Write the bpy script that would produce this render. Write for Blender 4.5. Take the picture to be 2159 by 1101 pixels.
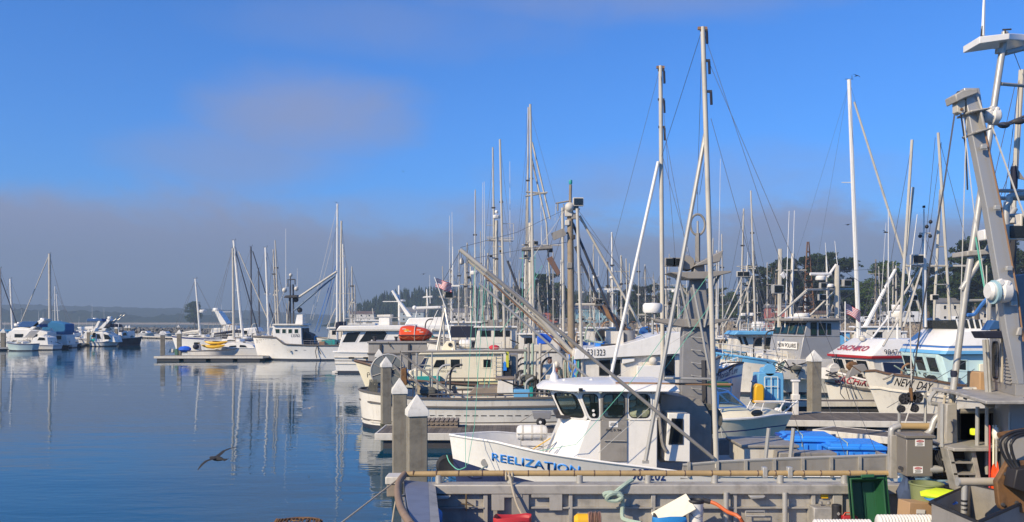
import bpy, bmesh, math, random
from mathutils import Vector as V, Matrix, noise
R = math.radians
for o in list(bpy.data.objects): bpy.data.objects.remove(o)
SC = bpy.context.scene
COL = SC.collection
random.seed(7)

# ------------------------------------------------------------------ camera
F, CX, HY, H = 1850.0, 1079.5, 676.0, 4.2      # focal length in photo pixels, principal column, horizon row, eye height
W0, H0 = 2159.0, 1101.0
cam = bpy.data.cameras.new('camera'); cam.sensor_fit = 'HORIZONTAL'; cam.sensor_width = 36.0
cam.lens = F / W0 * 36.0
cam.shift_y = (HY - H0 / 2) / W0
cam.clip_start, cam.clip_end = 0.1, 20000
co = bpy.data.objects.new('camera', cam); COL.objects.link(co)
co.location = (0, 0, H); co.rotation_euler = (R(90), 0, 0)
SC.camera = co
SC.render.resolution_x, SC.render.resolution_y = 1024, 522

# ------------------------------------------------------------------ light
SUN_AZ, SUN_EL = 50, 32          # degrees left of straight behind the camera, and up
sd = V((-math.sin(R(SUN_AZ)) * math.cos(R(SUN_EL)), -math.cos(R(SUN_AZ)) * math.cos(R(SUN_EL)), math.sin(R(SUN_EL))))
sun = bpy.data.lights.new('sun', 'SUN'); sun.energy = 5.0; sun.angle = R(0.5); sun.color = (1.0, 0.84, 0.60)
so = bpy.data.objects.new('sun', sun); COL.objects.link(so)
so.rotation_euler = (-sd).to_track_quat('-Z', 'Y').to_euler()

class NT:
    """tiny node helper"""
    def __init__(s, tree): s.t = tree
    def n(s, typ, ins=None, **kw):
        nd = s.t.nodes.new(typ)
        for k, v in kw.items(): setattr(nd, k, v)
        for k, v in (ins or {}).items():
            if isinstance(v, bpy.types.NodeSocket): s.t.links.new(v, nd.inputs[k])
            else: nd.inputs[k].default_value = v
        return nd
    def math(s, op, a, b=0.0, c=None, clamp=False):
        i = {0: a, 1: b}
        if c is not None: i[2] = c
        return s.n('ShaderNodeMath', i, operation=op, use_clamp=clamp).outputs[0]
    def mix(s, f, a, b, mode='MIX'):
        nd = s.n('ShaderNodeMix', None, data_type='RGBA', blend_type=mode)
        for k, v in ((0, f), (6, a), (7, b)):
            if isinstance(v, bpy.types.NodeSocket): s.t.links.new(v, nd.inputs[k])
            elif k == 0: nd.inputs[0].default_value = v
            else: nd.inputs[k].default_value = (*v[:3], 1)
        return nd.outputs[2]
    def ss(s, v, a, b, lo=0.0, hi=1.0):
        nd = s.n('ShaderNodeMapRange', {0: v, 1: a, 2: b, 3: lo, 4: hi}, interpolation_type='SMOOTHSTEP')
        return nd.outputs[0]
    def noise(s, vec, scale, detail=4, rough=0.55, dist=0.0):
        nd = s.n('ShaderNodeTexNoise', {'Scale': scale, 'Detail': detail, 'Roughness': rough, 'Distortion': dist})
        s.t.links.new(vec, nd.inputs['Vector']); return nd.outputs['Fac']

world = bpy.data.worlds.new('World'); SC.world = world; world.use_nodes = True
wt = world.node_tree; wt.nodes.clear(); g = NT(wt)
sky = g.n('ShaderNodeTexSky', sky_type='NISHITA', sun_disc=False, sun_elevation=R(SUN_EL),
          sun_rotation=math.atan2(sd.x, sd.y), air_density=1.0, dust_density=0.4, ozone_density=2.0)
geo = g.n('ShaderNodeTexCoord').outputs['Generated']
sep = g.n('ShaderNodeSeparateXYZ', {0: geo})
dx, dy, dz = sep.outputs
hl = g.math('SQRT', g.math('ADD', g.math('MULTIPLY', dx, dx), g.math('MULTIPLY', dy, dy)))
el = g.math('DIVIDE', dz, g.math('MAXIMUM', hl, 0.001))       # tangent of elevation
az = g.math('ARCTAN2', dx, dy)
blue = g.mix(1.0, sky.outputs[0], (0.255, 0.84, 1.66), 'MULTIPLY')
cv = g.n('ShaderNodeCombineXYZ', {0: g.math('MULTIPLY', az, 1.0), 1: g.math('MULTIPLY', el, 1.9), 2: 0.0}).outputs[0]
n1 = g.noise(cv, 3.4, 9, 0.62, 0.3)
n2 = g.noise(g.n('ShaderNodeVectorMath', {0: cv, 1: (4.3, 1.7, 9.1)}, operation='ADD').outputs[0], 6.0, 9, 0.6, 0.3)
# low fog bank: its top edge wanders
edge = g.math('ADD', 0.122, g.math('MULTIPLY', g.math('SUBTRACT', n1, 0.5), 0.22))
bank = g.ss(g.math('SUBTRACT', edge, el), -0.022, 0.04)
# one loose cloud, and thin veil high up
def puff(a0, e0, ra, re, amt):
    ua = g.math('DIVIDE', g.math('SUBTRACT', az, a0), ra); ue = g.math('DIVIDE', g.math('SUBTRACT', el, e0), re)
    q = g.math('ADD', g.math('MULTIPLY', ua, ua), g.math('MULTIPLY', ue, ue))
    q = g.math('ADD', q, g.math('MULTIPLY', g.math('SUBTRACT', n2, 0.5), 2.6))
    return g.math('MULTIPLY', g.ss(q, 1.5, -0.5), amt)
c1 = puff(-0.232, 0.232, 0.125, 0.058, 0.8)
c2 = puff(-0.30, 0.175, 0.14, 0.04, 0.55)
c3 = puff(0.13, 0.375, 0.30, 0.045, 0.5)
c5 = puff(-0.10, 0.115, 0.2, 0.035, 0.5)
c4 = g.math('MAXIMUM', puff(0.20, 0.15, 0.24, 0.05, 0.5), puff(-0.12, 0.33, 0.22, 0.04, 0.3))
top = g.math('MAXIMUM', g.math('MAXIMUM', g.math('MAXIMUM', c1, c2), c5), g.math('MAXIMUM', c3, c4))
fogc = g.mix(g.ss(el, 0.0, 0.15), (1.1, 1.4, 2.0), (2.7, 3.0, 4.6))
cldc = g.mix(n2, (2.1, 2.75, 4.7), (3.3, 3.4, 5.0))
c = g.mix(top, blue, cldc)
c = g.mix(g.math('MULTIPLY', bank, 0.93), c, fogc)
bg = g.n('ShaderNodeBackground', {'Color': c, 'Strength': 0.093})
wo = g.n('ShaderNodeOutputWorld', {0: bg.outputs[0]})
SC.view_settings.view_transform = 'Standard'; SC.view_settings.look = 'None'
SC.view_settings.exposure = 0.32; SC.view_settings.gamma = 1.0
SC.view_settings.use_curve_mapping = False
# ------------------------------------------------------------------ materials
MATS = {}
def mat(name, col, rough=0.5, metal=0.0, dirt=0.25, scale=3.0, bump=0.0, dcol=None, streak=0.0, spec=0.5, coat=0.0, bscale=None):
    """painted / worn surface: base colour broken up by grime and run-off streaks"""
    if name in MATS: return MATS[name]
    m = bpy.data.materials.new(name); m.use_nodes = True
    t = m.node_tree; t.nodes.clear(); k = NT(t)
    pos = k.n('ShaderNodeTexCoord').outputs['Object']
    na = k.noise(pos, scale, 6, 0.62)
    nb = k.noise(pos, scale * 0.23, 3, 0.5)
    d = dcol or tuple(x * 0.45 + 0.02 for x in col)
    c = k.mix(k.math('MULTIPLY', k.ss(na, 0.45, 0.75), dirt), col, d)
    c = k.mix(k.math('MULTIPLY', k.ss(nb, 0.4, 0.7), dirt * 0.5), c, tuple(x * 0.8 for x in col))
    if streak:
        mp = k.n('ShaderNodeMapping', {0: pos, 3: (7.0, 7.0, 0.55)}).outputs[0]
        ns = k.noise(mp, 1.0, 5, 0.6)
        c = k.mix(k.math('MULTIPLY', k.ss(ns, 0.52, 0.8), streak), c, (0.16, 0.11, 0.065))
    rr = k.math('ADD', rough, k.math('MULTIPLY', k.math('SUBTRACT', na, 0.5), 0.25), clamp=True)
    b = k.n('ShaderNodeBsdfPrincipled', {'Base Color': c, 'Roughness': rr, 'Metallic': metal, 'Specular IOR Level': spec, 'Coat Weight': coat})
    if bump:
        nn = k.noise(pos, bscale or scale * 5, 5, 0.6)
        bp = k.n('ShaderNodeBump', {'Strength': bump, 'Distance': 0.02, 'Height': nn})
        t.links.new(bp.outputs[0], b.inputs['Normal'])
    k.n('ShaderNodeOutputMaterial', {0: b.outputs[0]})
    MATS[name] = m; return m
def glassmat(name, col=(0.02, 0.03, 0.03), trans=0.0, rough=0.04):
    if name in MATS: return MATS[name]
    m = bpy.data.materials.new(name); m.use_nodes = True
    t = m.node_tree; t.nodes.clear(); k = NT(t)
    pos = k.n('ShaderNodeTexCoord').outputs['Object']
    na = k.noise(pos, 2.0, 3)
    b = k.n('ShaderNodeBsdfPrincipled', {'Base Color': (*col, 1), 'Roughness': k.math('ADD', rough, k.math('MULTIPLY', na, 0.05)), 'Specular IOR Level': 0.6})
    out = b.outputs[0]
    if trans:
        tr = k.n('ShaderNodeBsdfTransparent', {0: (0.78, 0.86, 0.81, 1)})
        out = k.n('ShaderNodeMixShader', {0: trans, 1: b.outputs[0], 2: tr.outputs[0]}).outputs[0]
    k.n('ShaderNodeOutputMaterial', {0: out}); MATS[name] = m; return m

WHITE = mat('white_gelcoat', (0.80, 0.775, 0.72), 0.35, dirt=0.16, streak=0.13, coat=0.25)
WHITE2 = mat('white_marine_paint', (0.72, 0.68, 0.60), 0.5, dirt=0.32, streak=0.34, scale=1.7)
CREAM = mat('cream_paint', (0.78, 0.71, 0.53), 0.45, dirt=0.15, streak=0.14)
OFFW = mat('weathered_white', (0.62, 0.58, 0.50), 0.55, dirt=0.4, streak=0.35, scale=2.5)
ALU = mat('bare_aluminium', (0.40, 0.375, 0.33), 0.55, 0.12, dirt=0.8, scale=3.6, streak=0.5, bump=0.06)
ALUD = mat('dull_aluminium', (0.29, 0.27, 0.24), 0.6, 0.1, dirt=0.55, scale=2.6, streak=0.35, bump=0.08)
ALUP = mat('aluminium_tube', (0.45, 0.435, 0.395), 0.42, 0.3, dirt=0.35, scale=4.0)
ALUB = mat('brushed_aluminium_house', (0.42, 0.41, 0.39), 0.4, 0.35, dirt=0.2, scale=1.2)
GREYP = mat('grey_deck_paint', (0.22, 0.22, 0.225), 0.6, dirt=0.3)
SPAR = mat('spar_paint', (0.52, 0.485, 0.41), 0.5, dirt=0.4, scale=1.6, streak=0.25)
SPARW = mat('white_spar', (0.72, 0.71, 0.67), 0.35, dirt=0.12)
SPARD = mat('dark_spar', (0.05, 0.055, 0.07), 0.4, dirt=0.2)
WOODSP = mat('timber_spar', (0.28, 0.22, 0.15), 0.7, dirt=0.5, scale=3, streak=0.4, bump=0.2)
WOOD = mat('weathered_wood', (0.26, 0.21, 0.16), 0.8, dirt=0.5, scale=4, bump=0.3)
BAMBOO = mat('varnished_pipe_wrap', (0.42, 0.29, 0.13), 0.5, dirt=0.4, scale=5, dcol=(0.2, 0.13, 0.06))
BROWNW = mat('varnished_trim', (0.12, 0.07, 0.04), 0.5, dirt=0.4)
BLACK = mat('black_rubber', (0.015, 0.015, 0.017), 0.6, dirt=0.3, dcol=(0.06, 0.06, 0.06))
DARK = mat('dark_gear', (0.04, 0.04, 0.045), 0.7, dirt=0.3, dcol=(0.09, 0.08, 0.07))  # near-black gear colour with paler mottling
ROPE = mat('tan_rope', (0.46, 0.40, 0.30), 0.9, dirt=0.5, scale=14, bump=0.5)
ROPEG = mat('green_rope', (0.36, 0.45, 0.36), 0.9, dirt=0.5, scale=14, bump=0.5)
LINEG = mat('teal_line', (0.13, 0.45, 0.33), 0.8)
WIRE = mat('stay_wire', (0.17, 0.17, 0.18), 0.45, 0.5)
WIREL = mat('light_line', (0.55, 0.53, 0.48), 0.7)
RED = mat('red_paint', (0.42, 0.025, 0.03), 0.45)
REDL = mat('red_lettering', (0.46, 0.07, 0.09), 0.5, dirt=0.1)
BLUEL = mat('blue_lettering', (0.05, 0.31, 0.88), 0.4, dirt=0.1)
NAVY = mat('navy_lettering', (0.015, 0.03, 0.16), 0.45, dirt=0.1)
INK = mat('black_lettering', (0.012, 0.012, 0.014), 0.45, dirt=0.1)
SKYB = mat('light_blue_paint', (0.14, 0.40, 0.66), 0.42, dirt=0.12, streak=0.08)
MIDB = mat('mid_blue_paint', (0.045, 0.16, 0.45), 0.42, dirt=0.15)
AQUA = mat('pale_aqua_paint', (0.56, 0.74, 0.72), 0.42, dirt=0.12, streak=0.12)
TEAL = mat('teal_plastic', (0.02, 0.30, 0.27), 0.45, dirt=0.3)
BLUEP = mat('blue_plastic', (0.035, 0.25, 0.78), 0.4, dirt=0.16, scale=2)
BLUEC = mat('blue_canvas', (0.02, 0.085, 0.24), 0.85, dirt=0.3)
BLUEC2 = mat('bright_blue_canvas', (0.018, 0.16, 0.34), 0.85, dirt=0.25)
NAVYC = mat('navy_canvas', (0.010, 0.014, 0.035), 0.8)
TARP = mat('blue_tarp', (0.02, 0.12, 0.62), 0.45)
YEL = mat('yellow_plastic', (0.75, 0.42, 0.015), 0.4, dirt=0.15)
HIVIS = mat('hi_vis_yellow', (0.68, 0.82, 0.02), 0.75, dirt=0.15)
ORA = mat('orange_grp', (0.72, 0.075, 0.012), 0.38, dirt=0.15, streak=0.08)
ORAH = mat('orange_hose_rubber', (0.55, 0.12, 0.03), 0.5, dirt=0.3)
GREENP = mat('green_plastic', (0.018, 0.095, 0.038), 0.45, dirt=0.3, scale=3)
RUST = mat('rusty_steel', (0.19, 0.095, 0.035), 0.75, 0.1, dirt=0.9, scale=5, dcol=(0.035, 0.022, 0.018), bump=0.25)
RUSTP = mat('rust_stained_tube', (0.30, 0.17, 0.09), 0.7, dirt=0.6, scale=4)
CARD = mat('cardboard', (0.40, 0.25, 0.13), 0.85, dirt=0.3)
CONC = mat('piling_concrete', (0.24, 0.215, 0.165), 0.85, dirt=0.75, scale=2.4, streak=0.55, bump=0.25, dcol=(0.10, 0.09, 0.07))
CAPW = mat('piling_cap_plastic', (0.72, 0.69, 0.61), 0.5, dirt=0.45, scale=7, streak=0.25)
BOTT = mat('dark_bottom_paint', (0.03, 0.035, 0.05), 0.5, dirt=0.5)
BOTB = mat('navy_bottom_paint', (0.014, 0.025, 0.085), 0.5, dirt=0.3)
DENIM = mat('denim', (0.05, 0.075, 0.14), 0.9, dirt=0.4, scale=8)
BLUEBAG = mat('blue_bag_fabric', (0.02, 0.22, 0.55), 0.6, dirt=0.3, scale=6)
REDBAG = mat('red_bag_fabric', (0.52, 0.03, 0.04), 0.6, dirt=0.3, scale=6)
HOSEW = mat('white_suction_hose', (0.72, 0.70, 0.64), 0.45, dirt=0.2)
OLIVE = mat('olive_tub_plastic', (0.20, 0.23, 0.10), 0.5, dirt=0.3)
NETM = mat('fishing_net', (0.10, 0.10, 0.085), 0.95, dirt=0.7, scale=10, dcol=(0.22, 0.2, 0.15), bump=0.7)
GUNM = mat('weathered_rail_cap', (0.12, 0.11, 0.10), 0.7, dirt=0.4)
GLASS = glassmat('tinted_glass', (0.012, 0.016, 0.018))
GLASSG = glassmat('green_window_glass', (0.012, 0.035, 0.028))
GLASST = glassmat('clear_window_glass', (0.03, 0.05, 0.045), 0.78)
GLASSB = glassmat('navy_window_cover', (0.012, 0.02, 0.06), 0, 0.35)

# ------------------------------------------------------------------ mesh building
def P(px, py, d): return V(((px - CX) * d / F, d, H - (py - HY) * d / F))
def smooth_pts(pts, n=6):
    """Catmull-Rom through the points"""
    out = []
    for i in range(len(pts) - 1):
        p0 = pts[max(i - 1, 0)]; p1 = pts[i]; p2 = pts[i + 1]; p3 = pts[min(i + 2, len(pts) - 1)]
        for j in range(n):
            t = j / n
            out.append(0.5 * ((2 * p1) + (p2 - p0) * t + (2 * p0 - 5 * p1 + 4 * p2 - p3) * t * t + (3 * p1 - p0 - 3 * p2 + p3) * t ** 3))
    out.append(pts[-1].copy()); return out
class MB:
    def __init__(s): s.v = []; s.f = []; s.m = []; s.s = []
    def add(s, vs, fs, mi=0, sm=False):
        o = len(s.v); s.v += [V(p) for p in vs]
        for f in fs: s.f.append([i + o for i in f]); s.m.append(mi); s.s.append(sm)
        return s
    def box(s, a, b, mi=0):
        x0, x1 = sorted((a[0], b[0])); y0, y1 = sorted((a[1], b[1])); z0, z1 = sorted((a[2], b[2]))
        return s.add([(x0,y0,z0),(x1,y0,z0),(x1,y1,z0),(x0,y1,z0),(x0,y0,z1),(x1,y0,z1),(x1,y1,z1),(x0,y1,z1)],
                     [(0,3,2,1),(4,5,6,7),(0,1,5,4),(1,2,6,5),(2,3,7,6),(3,0,4,7)], mi)
    def cbox(s, c, sz, mi=0, rot=None):
        o = len(s.v); s.box([-k / 2 for k in sz], [k / 2 for k in sz], mi)
        for i in range(o, len(s.v)):
            p = s.v[i]
            if rot is not None: p = rot @ p
            s.v[i] = p + V(c)
        return s
    def tube(s, pts, r, n=6, mi=0, r1=None, caps=True):
        pts = [V(p) for p in pts]; N = len(pts)
        if N < 2: return s
        if N == 2 and (pts[0] - pts[1]).length < 1e-6: return s
        up = None; vs = []
        for i, p in enumerate(pts):
            t = (pts[min(i + 1, N - 1)] - pts[max(i - 1, 0)])
            if t.length < 1e-9: t = V((0, 0, 1))
            t.normalize()
            if up is None: up = t.orthogonal().normalized()
            else:
                up = up - t * up.dot(t)
                up = up.normalized() if up.length > 1e-6 else t.orthogonal().normalized()
            w = t.cross(up)
            rr = r if r1 is None else r + (r1 - r) * i / (N - 1)
            for j in range(n):
                a = 2 * math.pi * j / n
                vs.append(p + (up * math.cos(a) + w * math.sin(a)) * rr)
        fs = [(i * n + j, i * n + (j + 1) % n, (i + 1) * n + (j + 1) % n, (i + 1) * n + j) for i in range(N - 1) for j in range(n)]
        s.add(vs, fs, mi, n > 4)
        if caps:
            o = len(s.v) - len(vs)
            s.f += [[o + j for j in range(n)][::-1], [o + (N - 1) * n + j for j in range(n)]]; s.m += [mi, mi]; s.s += [False, False]
        return s
    def loft(s, rings, mi=0, sm=False, closed=True, cap0=True, cap1=True, mrow=None):
        o = len(s.v); n = len(rings[0])
        for r in rings: s.v += [V(p) for p in r]
        for i in range(len(rings) - 1):
            for j in range(n if closed else n - 1):
                a = o + i * n + j; b = o + i * n + (j + 1) % n
                s.f.append([a, b, b + n, a + n]); s.m.append(mrow[i] if mrow else mi); s.s.append(sm)
        if cap0: s.f.append([o + j for j in range(n)][::-1]); s.m.append(mrow[0] if mrow else mi); s.s.append(False)
        if cap1: s.f.append([o + (len(rings) - 1) * n + j for j in range(n)]); s.m.append(mrow[-1] if mrow else mi); s.s.append(False)
        return s
    def prism(s, poly, y0, y1, mi=0, scale_far=1.0):
        """profile in the x-z plane pulled along y"""
        c = sum((V(p) for p in poly), V((0, 0))) / len(poly)
        a = [V((p[0], y0, p[1])) for p in poly]
        b = [V((c[0] + (p[0] - c[0]) * scale_far, y1, c[1] + (p[1] - c[1]) * scale_far)) for p in poly]
        return s.loft([a, b], mi)
    def lathe(s, prof, c=(0, 0, 0), n=14, mi=0, axis='z', sm=True):
        rings = []
        for r, z in prof:
            ring = []
            for j in range(n):
                a = 2 * math.pi * j / n; u, w = r * math.cos(a), r * math.sin(a)
                p = (u, w, z) if axis == 'z' else (z, u, w) if axis == 'x' else (w, z, u)
                ring.append(V(p) + V(c))
            rings.append(ring)
        return s.loft(rings, mi, sm)
    def ball(s, c, r, mi=0, n=10, sq=(1, 1, 1)):
        k = max(4, n // 2 + 1)
        rings = [[V((c[0] + r * sq[0] * math.sin(math.pi * i / k) * math.cos(2 * math.pi * j / n), c[1] + r * sq[1] * math.sin(math.pi * i / k) * math.sin(2 * math.pi * j / n), c[2] - r * sq[2] * math.cos(math.pi * i / k))) for j in range(n)] for i in range(k + 1)]
        rings[0] = [p + V((0, 0, 0)) for p in rings[0]]
        return s.loft(rings, mi, True, cap0=False, cap1=False)
    def build(s, name, mats, parent=None, bevel=0.0, fix=True):
        me = bpy.data.meshes.new(name)
        me.from_pydata([tuple(p) for p in s.v], [], s.f)
        if not isinstance(mats, (list, tuple)): mats = [mats]
        for m in mats: me.materials.append(m)
        me.polygons.foreach_set('material_index', s.m); me.polygons.foreach_set('use_smooth', s.s)
        if fix:
            bm = bmesh.new(); bm.from_mesh(me); bmesh.ops.recalc_face_normals(bm, faces=bm.faces); bm.to_mesh(me); bm.free()
        me.set_sharp_from_angle(angle=R(38)); me.update()
        o = bpy.data.objects.new(name, me); COL.objects.link(o)
        if parent is not None: o.parent = parent
        if bevel:
            b = o.modifiers.new('bevel', 'BEVEL'); b.width = bevel; b.segments = 2; b.limit_method = 'ANGLE'; b.angle_limit = R(35)
        return o
def tag(o, label=None, cat=None, group=None, kind=None):
    if label: o['label'] = label
    if cat: o['category'] = cat
    if group: o['group'] = group
    if kind: o['kind'] = kind
    return o
class Thing:
    """an Empty at the base of a thing; pixel points of the photograph are carried onto the thing's long vertical plane"""
    def __init__(s, name, label, cat, px, d, ang=0, group=None, z=0.0):
        s.e = bpy.data.objects.new(name, None); COL.objects.link(s.e)
        s.e.location = ((px - CX) * d / F, d, z); s.e.rotation_euler = (0, 0, R(ang))
        tag(s.e, label, cat, group)
        s.o = V(s.e.location); s.a = R(ang); s.z0 = z
        s.h = V((math.cos(s.a), math.sin(s.a), 0)); s.n = V((-math.sin(s.a), math.cos(s.a), 0))
        s.sc = d / F
    def l(s, px, py, off=0.0):
        r = V(((px - CX) / F, 1.0, -(py - HY) / F)); c = V((0, 0, H))
        k = (s.o + s.n * off - c).dot(s.n) / r.dot(s.n)
        q = c + r * k - s.o
        return V((q.dot(s.h), off, q.z))
    def pts(s, ps, off=None):
        out = []
        for p in ps:
            if isinstance(p, V): out.append(p)
            elif len(p) == 2: out.append(s.l(p[0], p[1], off or 0.0))
            else: out.append(s.l(*p))
        return out
    def tube(s, name, m, r, *ps, parent=None, r1=None, n=6, curve=0):
        q = s.pts(ps)
        if curve: q = smooth_pts(q, curve)
        return MB().tube(q, r, n, r1=r1).build(name, m, parent or s.e)
    def tubes(s, name, m, r, lines, parent=None, n=4):
        b = MB()
        for ln in lines: b.tube(s.pts(ln), r, n, caps=False)
        return b.build(name, m, parent or s.e, fix=False)
    def slab(s, name, m, prof, y0, y1, parent=None, bevel=0.015, far=1.0):
        q = s.pts(prof, y0)
        return MB().prism([(p.x, p.z) for p in q], y0, y1, scale_far=far).build(name, m, parent or s.e, bevel)
    def pbox(s, name, m, x0, y0, x1, y1, o0, o1, parent=None, bevel=0.012):
        a = s.l(x0, y0, o0); b = s.l(x1, y1, o0)
        return MB().box(a, (b.x, o1, b.z)).build(name, m, parent or s.e, bevel)
    def win(s, parent, ps, off=None, gm=None, fm=None, fw=0.035, name='window', out=0.012):
        """a pane with its frame, standing just proud of the wall it sits in"""
        q = s.pts(ps, off)
        return window(parent, q, gm or GLASS, fm or BLACK, fw, name, out)
    def rect(s, x0, y0, x1, y1): return [(x0, y1), (x1, y1), (x1, y0), (x0, y0)]
def window(parent, q, gm, fm, fw=0.035, name='window', out=0.012, eye=None):
    c = sum(q, V((0, 0, 0))) / len(q)
    nrm = V((0, 0, 0))
    for i in range(len(q)): nrm += (q[i] - c).cross(q[(i + 1) % len(q)] - c)
    nrm.normalize()
    if eye is not None:
        if nrm.dot(eye) < 0: nrm = -nrm
    elif nrm.y > 0: nrm = -nrm
    inn = []
    for p in q:
        dv = c - p; inn.append(p + dv * min(0.4, fw * 1.4 / max(dv.length, 0.01)))
    n = len(q); b = MB()
    # frame
    f0 = [p + nrm * 0.002 for p in q]; f1 = [p + nrm * (out + 0.008) for p in q]
    i1 = [p + nrm * (out + 0.008) for p in inn]; i0 = [p + nrm * out for p in inn]
    b.loft([f0, f1, i1, i0], 0, cap0=False, cap1=False)
    b.add(i0, [list(range(n))], 1)
    return b.build(name, [fm, gm], parent)
def text(parent, s, A, B, h, m, name='lettering', ysurf=None, up=None, ext=0.004, shear=0.0, bold=0.0, fit=True, out=0.012):
    """raised letters from A to B (local points of the parent), height h"""
    cu = bpy.data.curves.new('letters', 'FONT'); cu.body = s; cu.size = 1.0; cu.extrude = 0.0; cu.shear = shear; cu.offset = bold; cu.resolution_u = 3
    to = bpy.data.objects.new('letters', cu); COL.objects.link(to)
    bpy.context.view_layer.update()
    me = bpy.data.meshes.new_from_object(to.evaluated_get(bpy.context.evaluated_depsgraph_get()))
    bpy.data.objects.remove(to)
    xs = [v.co.x for v in me.vertices]; ys = [v.co.y for v in me.vertices]
    x0, x1 = min(xs), max(xs); y0, y1 = min(ys), max(ys)
    A, B = V(A), V(B); ex = B - A; ez = (up or V((0, 0, 1))) * h
    nr = ex.cross(ez).normalized()
    if nr.y > 0 and ysurf is None and up is None: nr = -nr
    for v in me.vertices:
        p = A + ex * ((v.co.x - x0) / (x1 - x0)) + ez * ((v.co.y - y0) / (y1 - y0))
        if ysurf: p.y = -ysurf(p.x, p.z) - out
        else: p = p + nr * out
        v.co = p
    me.name = name; me.materials.clear(); me.materials.append(m)
    o = bpy.data.objects.new(name, me); COL.objects.link(o); o.parent = parent
    sm = o.modifiers.new('thickness', 'SOLIDIFY'); sm.thickness = ext; sm.offset = 0
    return o
def lerp_list(l, t):
    if t <= l[0][0]: return l[0][1]
    for i in range(len(l) - 1):
        if t <= l[i + 1][0]:
            a, b = l[i], l[i + 1]; u = (t - a[0]) / (b[0] - a[0]); return a[1] + (b[1] - a[1]) * u
    return l[-1][1]
def hull(T, sheer, stem, B, tr=0.85, mats=None, boot=None, bul=0.6, rows=None, rnd=False, gun=None, deckm=None, fine=0.45, gunr=0.04, name='hull', sternx=None, fl=1.7, wlw=0.9, capr=True):
    """sheer: pixel points bow -> stern (bow on the centre line, the rest on the near rail); stem: pixel column of the stem at the water.
    rows: fractions between boot line and sheer with a material index each"""
    mats = mats or [WHITE, BOTT]; rows = rows or [(1.0, 0)]
    q = [T.l(p[0], p[1], 0 if i == 0 else -B * 0.42) for i, p in enumerate(sheer)]
    xb, xe = q[0].x, q[-1].x; L = abs(xb - xe); sg = 1 if xb > xe else -1
    sl = [(abs(p.x - xb) / L, p.z - T.l(0, 0).z * 0) for p in q]
    zoff = 0.0
    zwb = T.l(stem, HY + F * H / T.e.location.y, 0).x
    xse = T.l(sternx, HY + F * H / T.e.location.y, -B * .42).x if sternx else xe + sg * 0.15
    boot = boot or [(0, 0.16), (1, 0.12)]
    zs = lambda t: lerp_list(sl, t)
    def hb(t):
        f = 1 - (1 - min(t / fine, 1)) ** 2.3
        if t > fine: f = 1 + (tr - 1) * ((t - fine) / (1 - fine)) ** 1.8
        if rnd and t > 0.86: f *= math.sqrt(max(0.02, 1 - ((t - 0.86) / 0.14) ** 2))
        return max(B / 2 * f, 0.03)
    def wb(t):
        f = 1 - (1 - min(t / (fine * 1.35), 1)) ** 1.9
        k = tr if t > fine else 1
        if t > fine: f *= 1 + (tr - 1) * ((t - fine) / (1 - fine)) ** 1.8
        if rnd and t > 0.86: f *= math.sqrt(max(0.02, 1 - ((t - 0.86) / 0.14) ** 2))
        return max(B / 2 * f * wlw, 0.02)
    def X(t, z, Z): 
        a = zwb + (xse - zwb) * t; b = xb + (xe - xb) * t; u = min(max(z / Z, -0.3), 1.0)
        return a + (b - a) * u
    def Yh(t, z, Z):
        u = min(max(z / Z, 0), 1); return wb(t) + (hb(t) - wb(t)) * u ** fl
    N = 30; ts = [(i / N) ** 1.35 for i in range(N + 1)]
    if rnd: ts = sorted(set(ts + [0.9, 0.93, 0.955, 0.975, 0.99, 0.997, 1.0]))
    fr = [0.0]; mi = [1, 1]
    for a, b in rows:
        k = 2 if a - fr[-1] > 0.25 else 1
        st = fr[-1]
        for j in range(1, k + 1): fr.append(st + (a - st) * j / k); mi.append(b)
    b_ = MB()
    def section(t, sd):
        Z = zs(t); bt = lerp_list(boot, t); ring = []
        ring.append(V((X(t, -0.45, Z), sd * wb(t) * 0.45, -0.45)))
        ring.append(V((X(t, 0, Z), sd * wb(t), 0.0)))
        for f in fr:
            z = bt + (Z - bt) * f; ring.append(V((X(t, z, Z), sd * Yh(t, z, Z), z)))
        return ring
    for sd in (-1, 1):
        b_.loft([section(t, sd) for t in ts], 0, True, closed=False, cap0=False, cap1=False)
        nrow = len(fr) + 1
        for i in range(len(ts) - 1):
            for j in range(nrow): b_.m[-(len(ts) - 1) * nrow + i * nrow + j] = mi[j]
    # transom and stem closing strips
    for t in (0.0, 1.0):
        a, c = section(t, -1), section(t, 1)
        for j in range(len(a) - 1): b_.add([a[j], c[j], c[j + 1], a[j + 1]], [(0, 1, 2, 3)], mi[j])
    # bulwark inside and deck
    dk = MB()
    for i in range(len(ts) - 1):
        row = []
        for t in (ts[i], ts[i + 1]):
            Z = zs(t); y = max(hb(t) - 0.07, 0.015); x = X(t, Z, Z) - sg * (0.1 if t < 0.02 else 0)
            zd = Z - min(bul, Z * 0.85)
            yd = max(Yh(t, zd, Z) - 0.09, 0.012)
            row.append((x, hb(t), Z, y, zd, yd, X(t, zd, Z) - sg * 0.1 * (t < .02)))
        a, c = row
        for sd in (-1, 1):
            b_.add([(a[0], sd * a[1], a[2]), (c[0], sd * c[1], c[2]), (c[0], sd * c[3], c[2]), (a[0], sd * a[3], a[2])], [(0, 1, 2, 3)], 0)
            b_.add([(a[0], sd * a[3], a[2]), (c[0], sd * c[3], c[2]), (c[6], sd * c[5], c[4]), (a[6], sd * a[5], a[4])], [(0, 1, 2, 3)], 0)
        dk.add([(a[6], -a[5], a[4]), (c[6], -c[5], c[4]), (c[6], c[5], c[4]), (a[6], a[5], a[4])], [(0, 1, 2, 3)], 0)
    # transom inner wall
    c = row[1]
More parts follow.
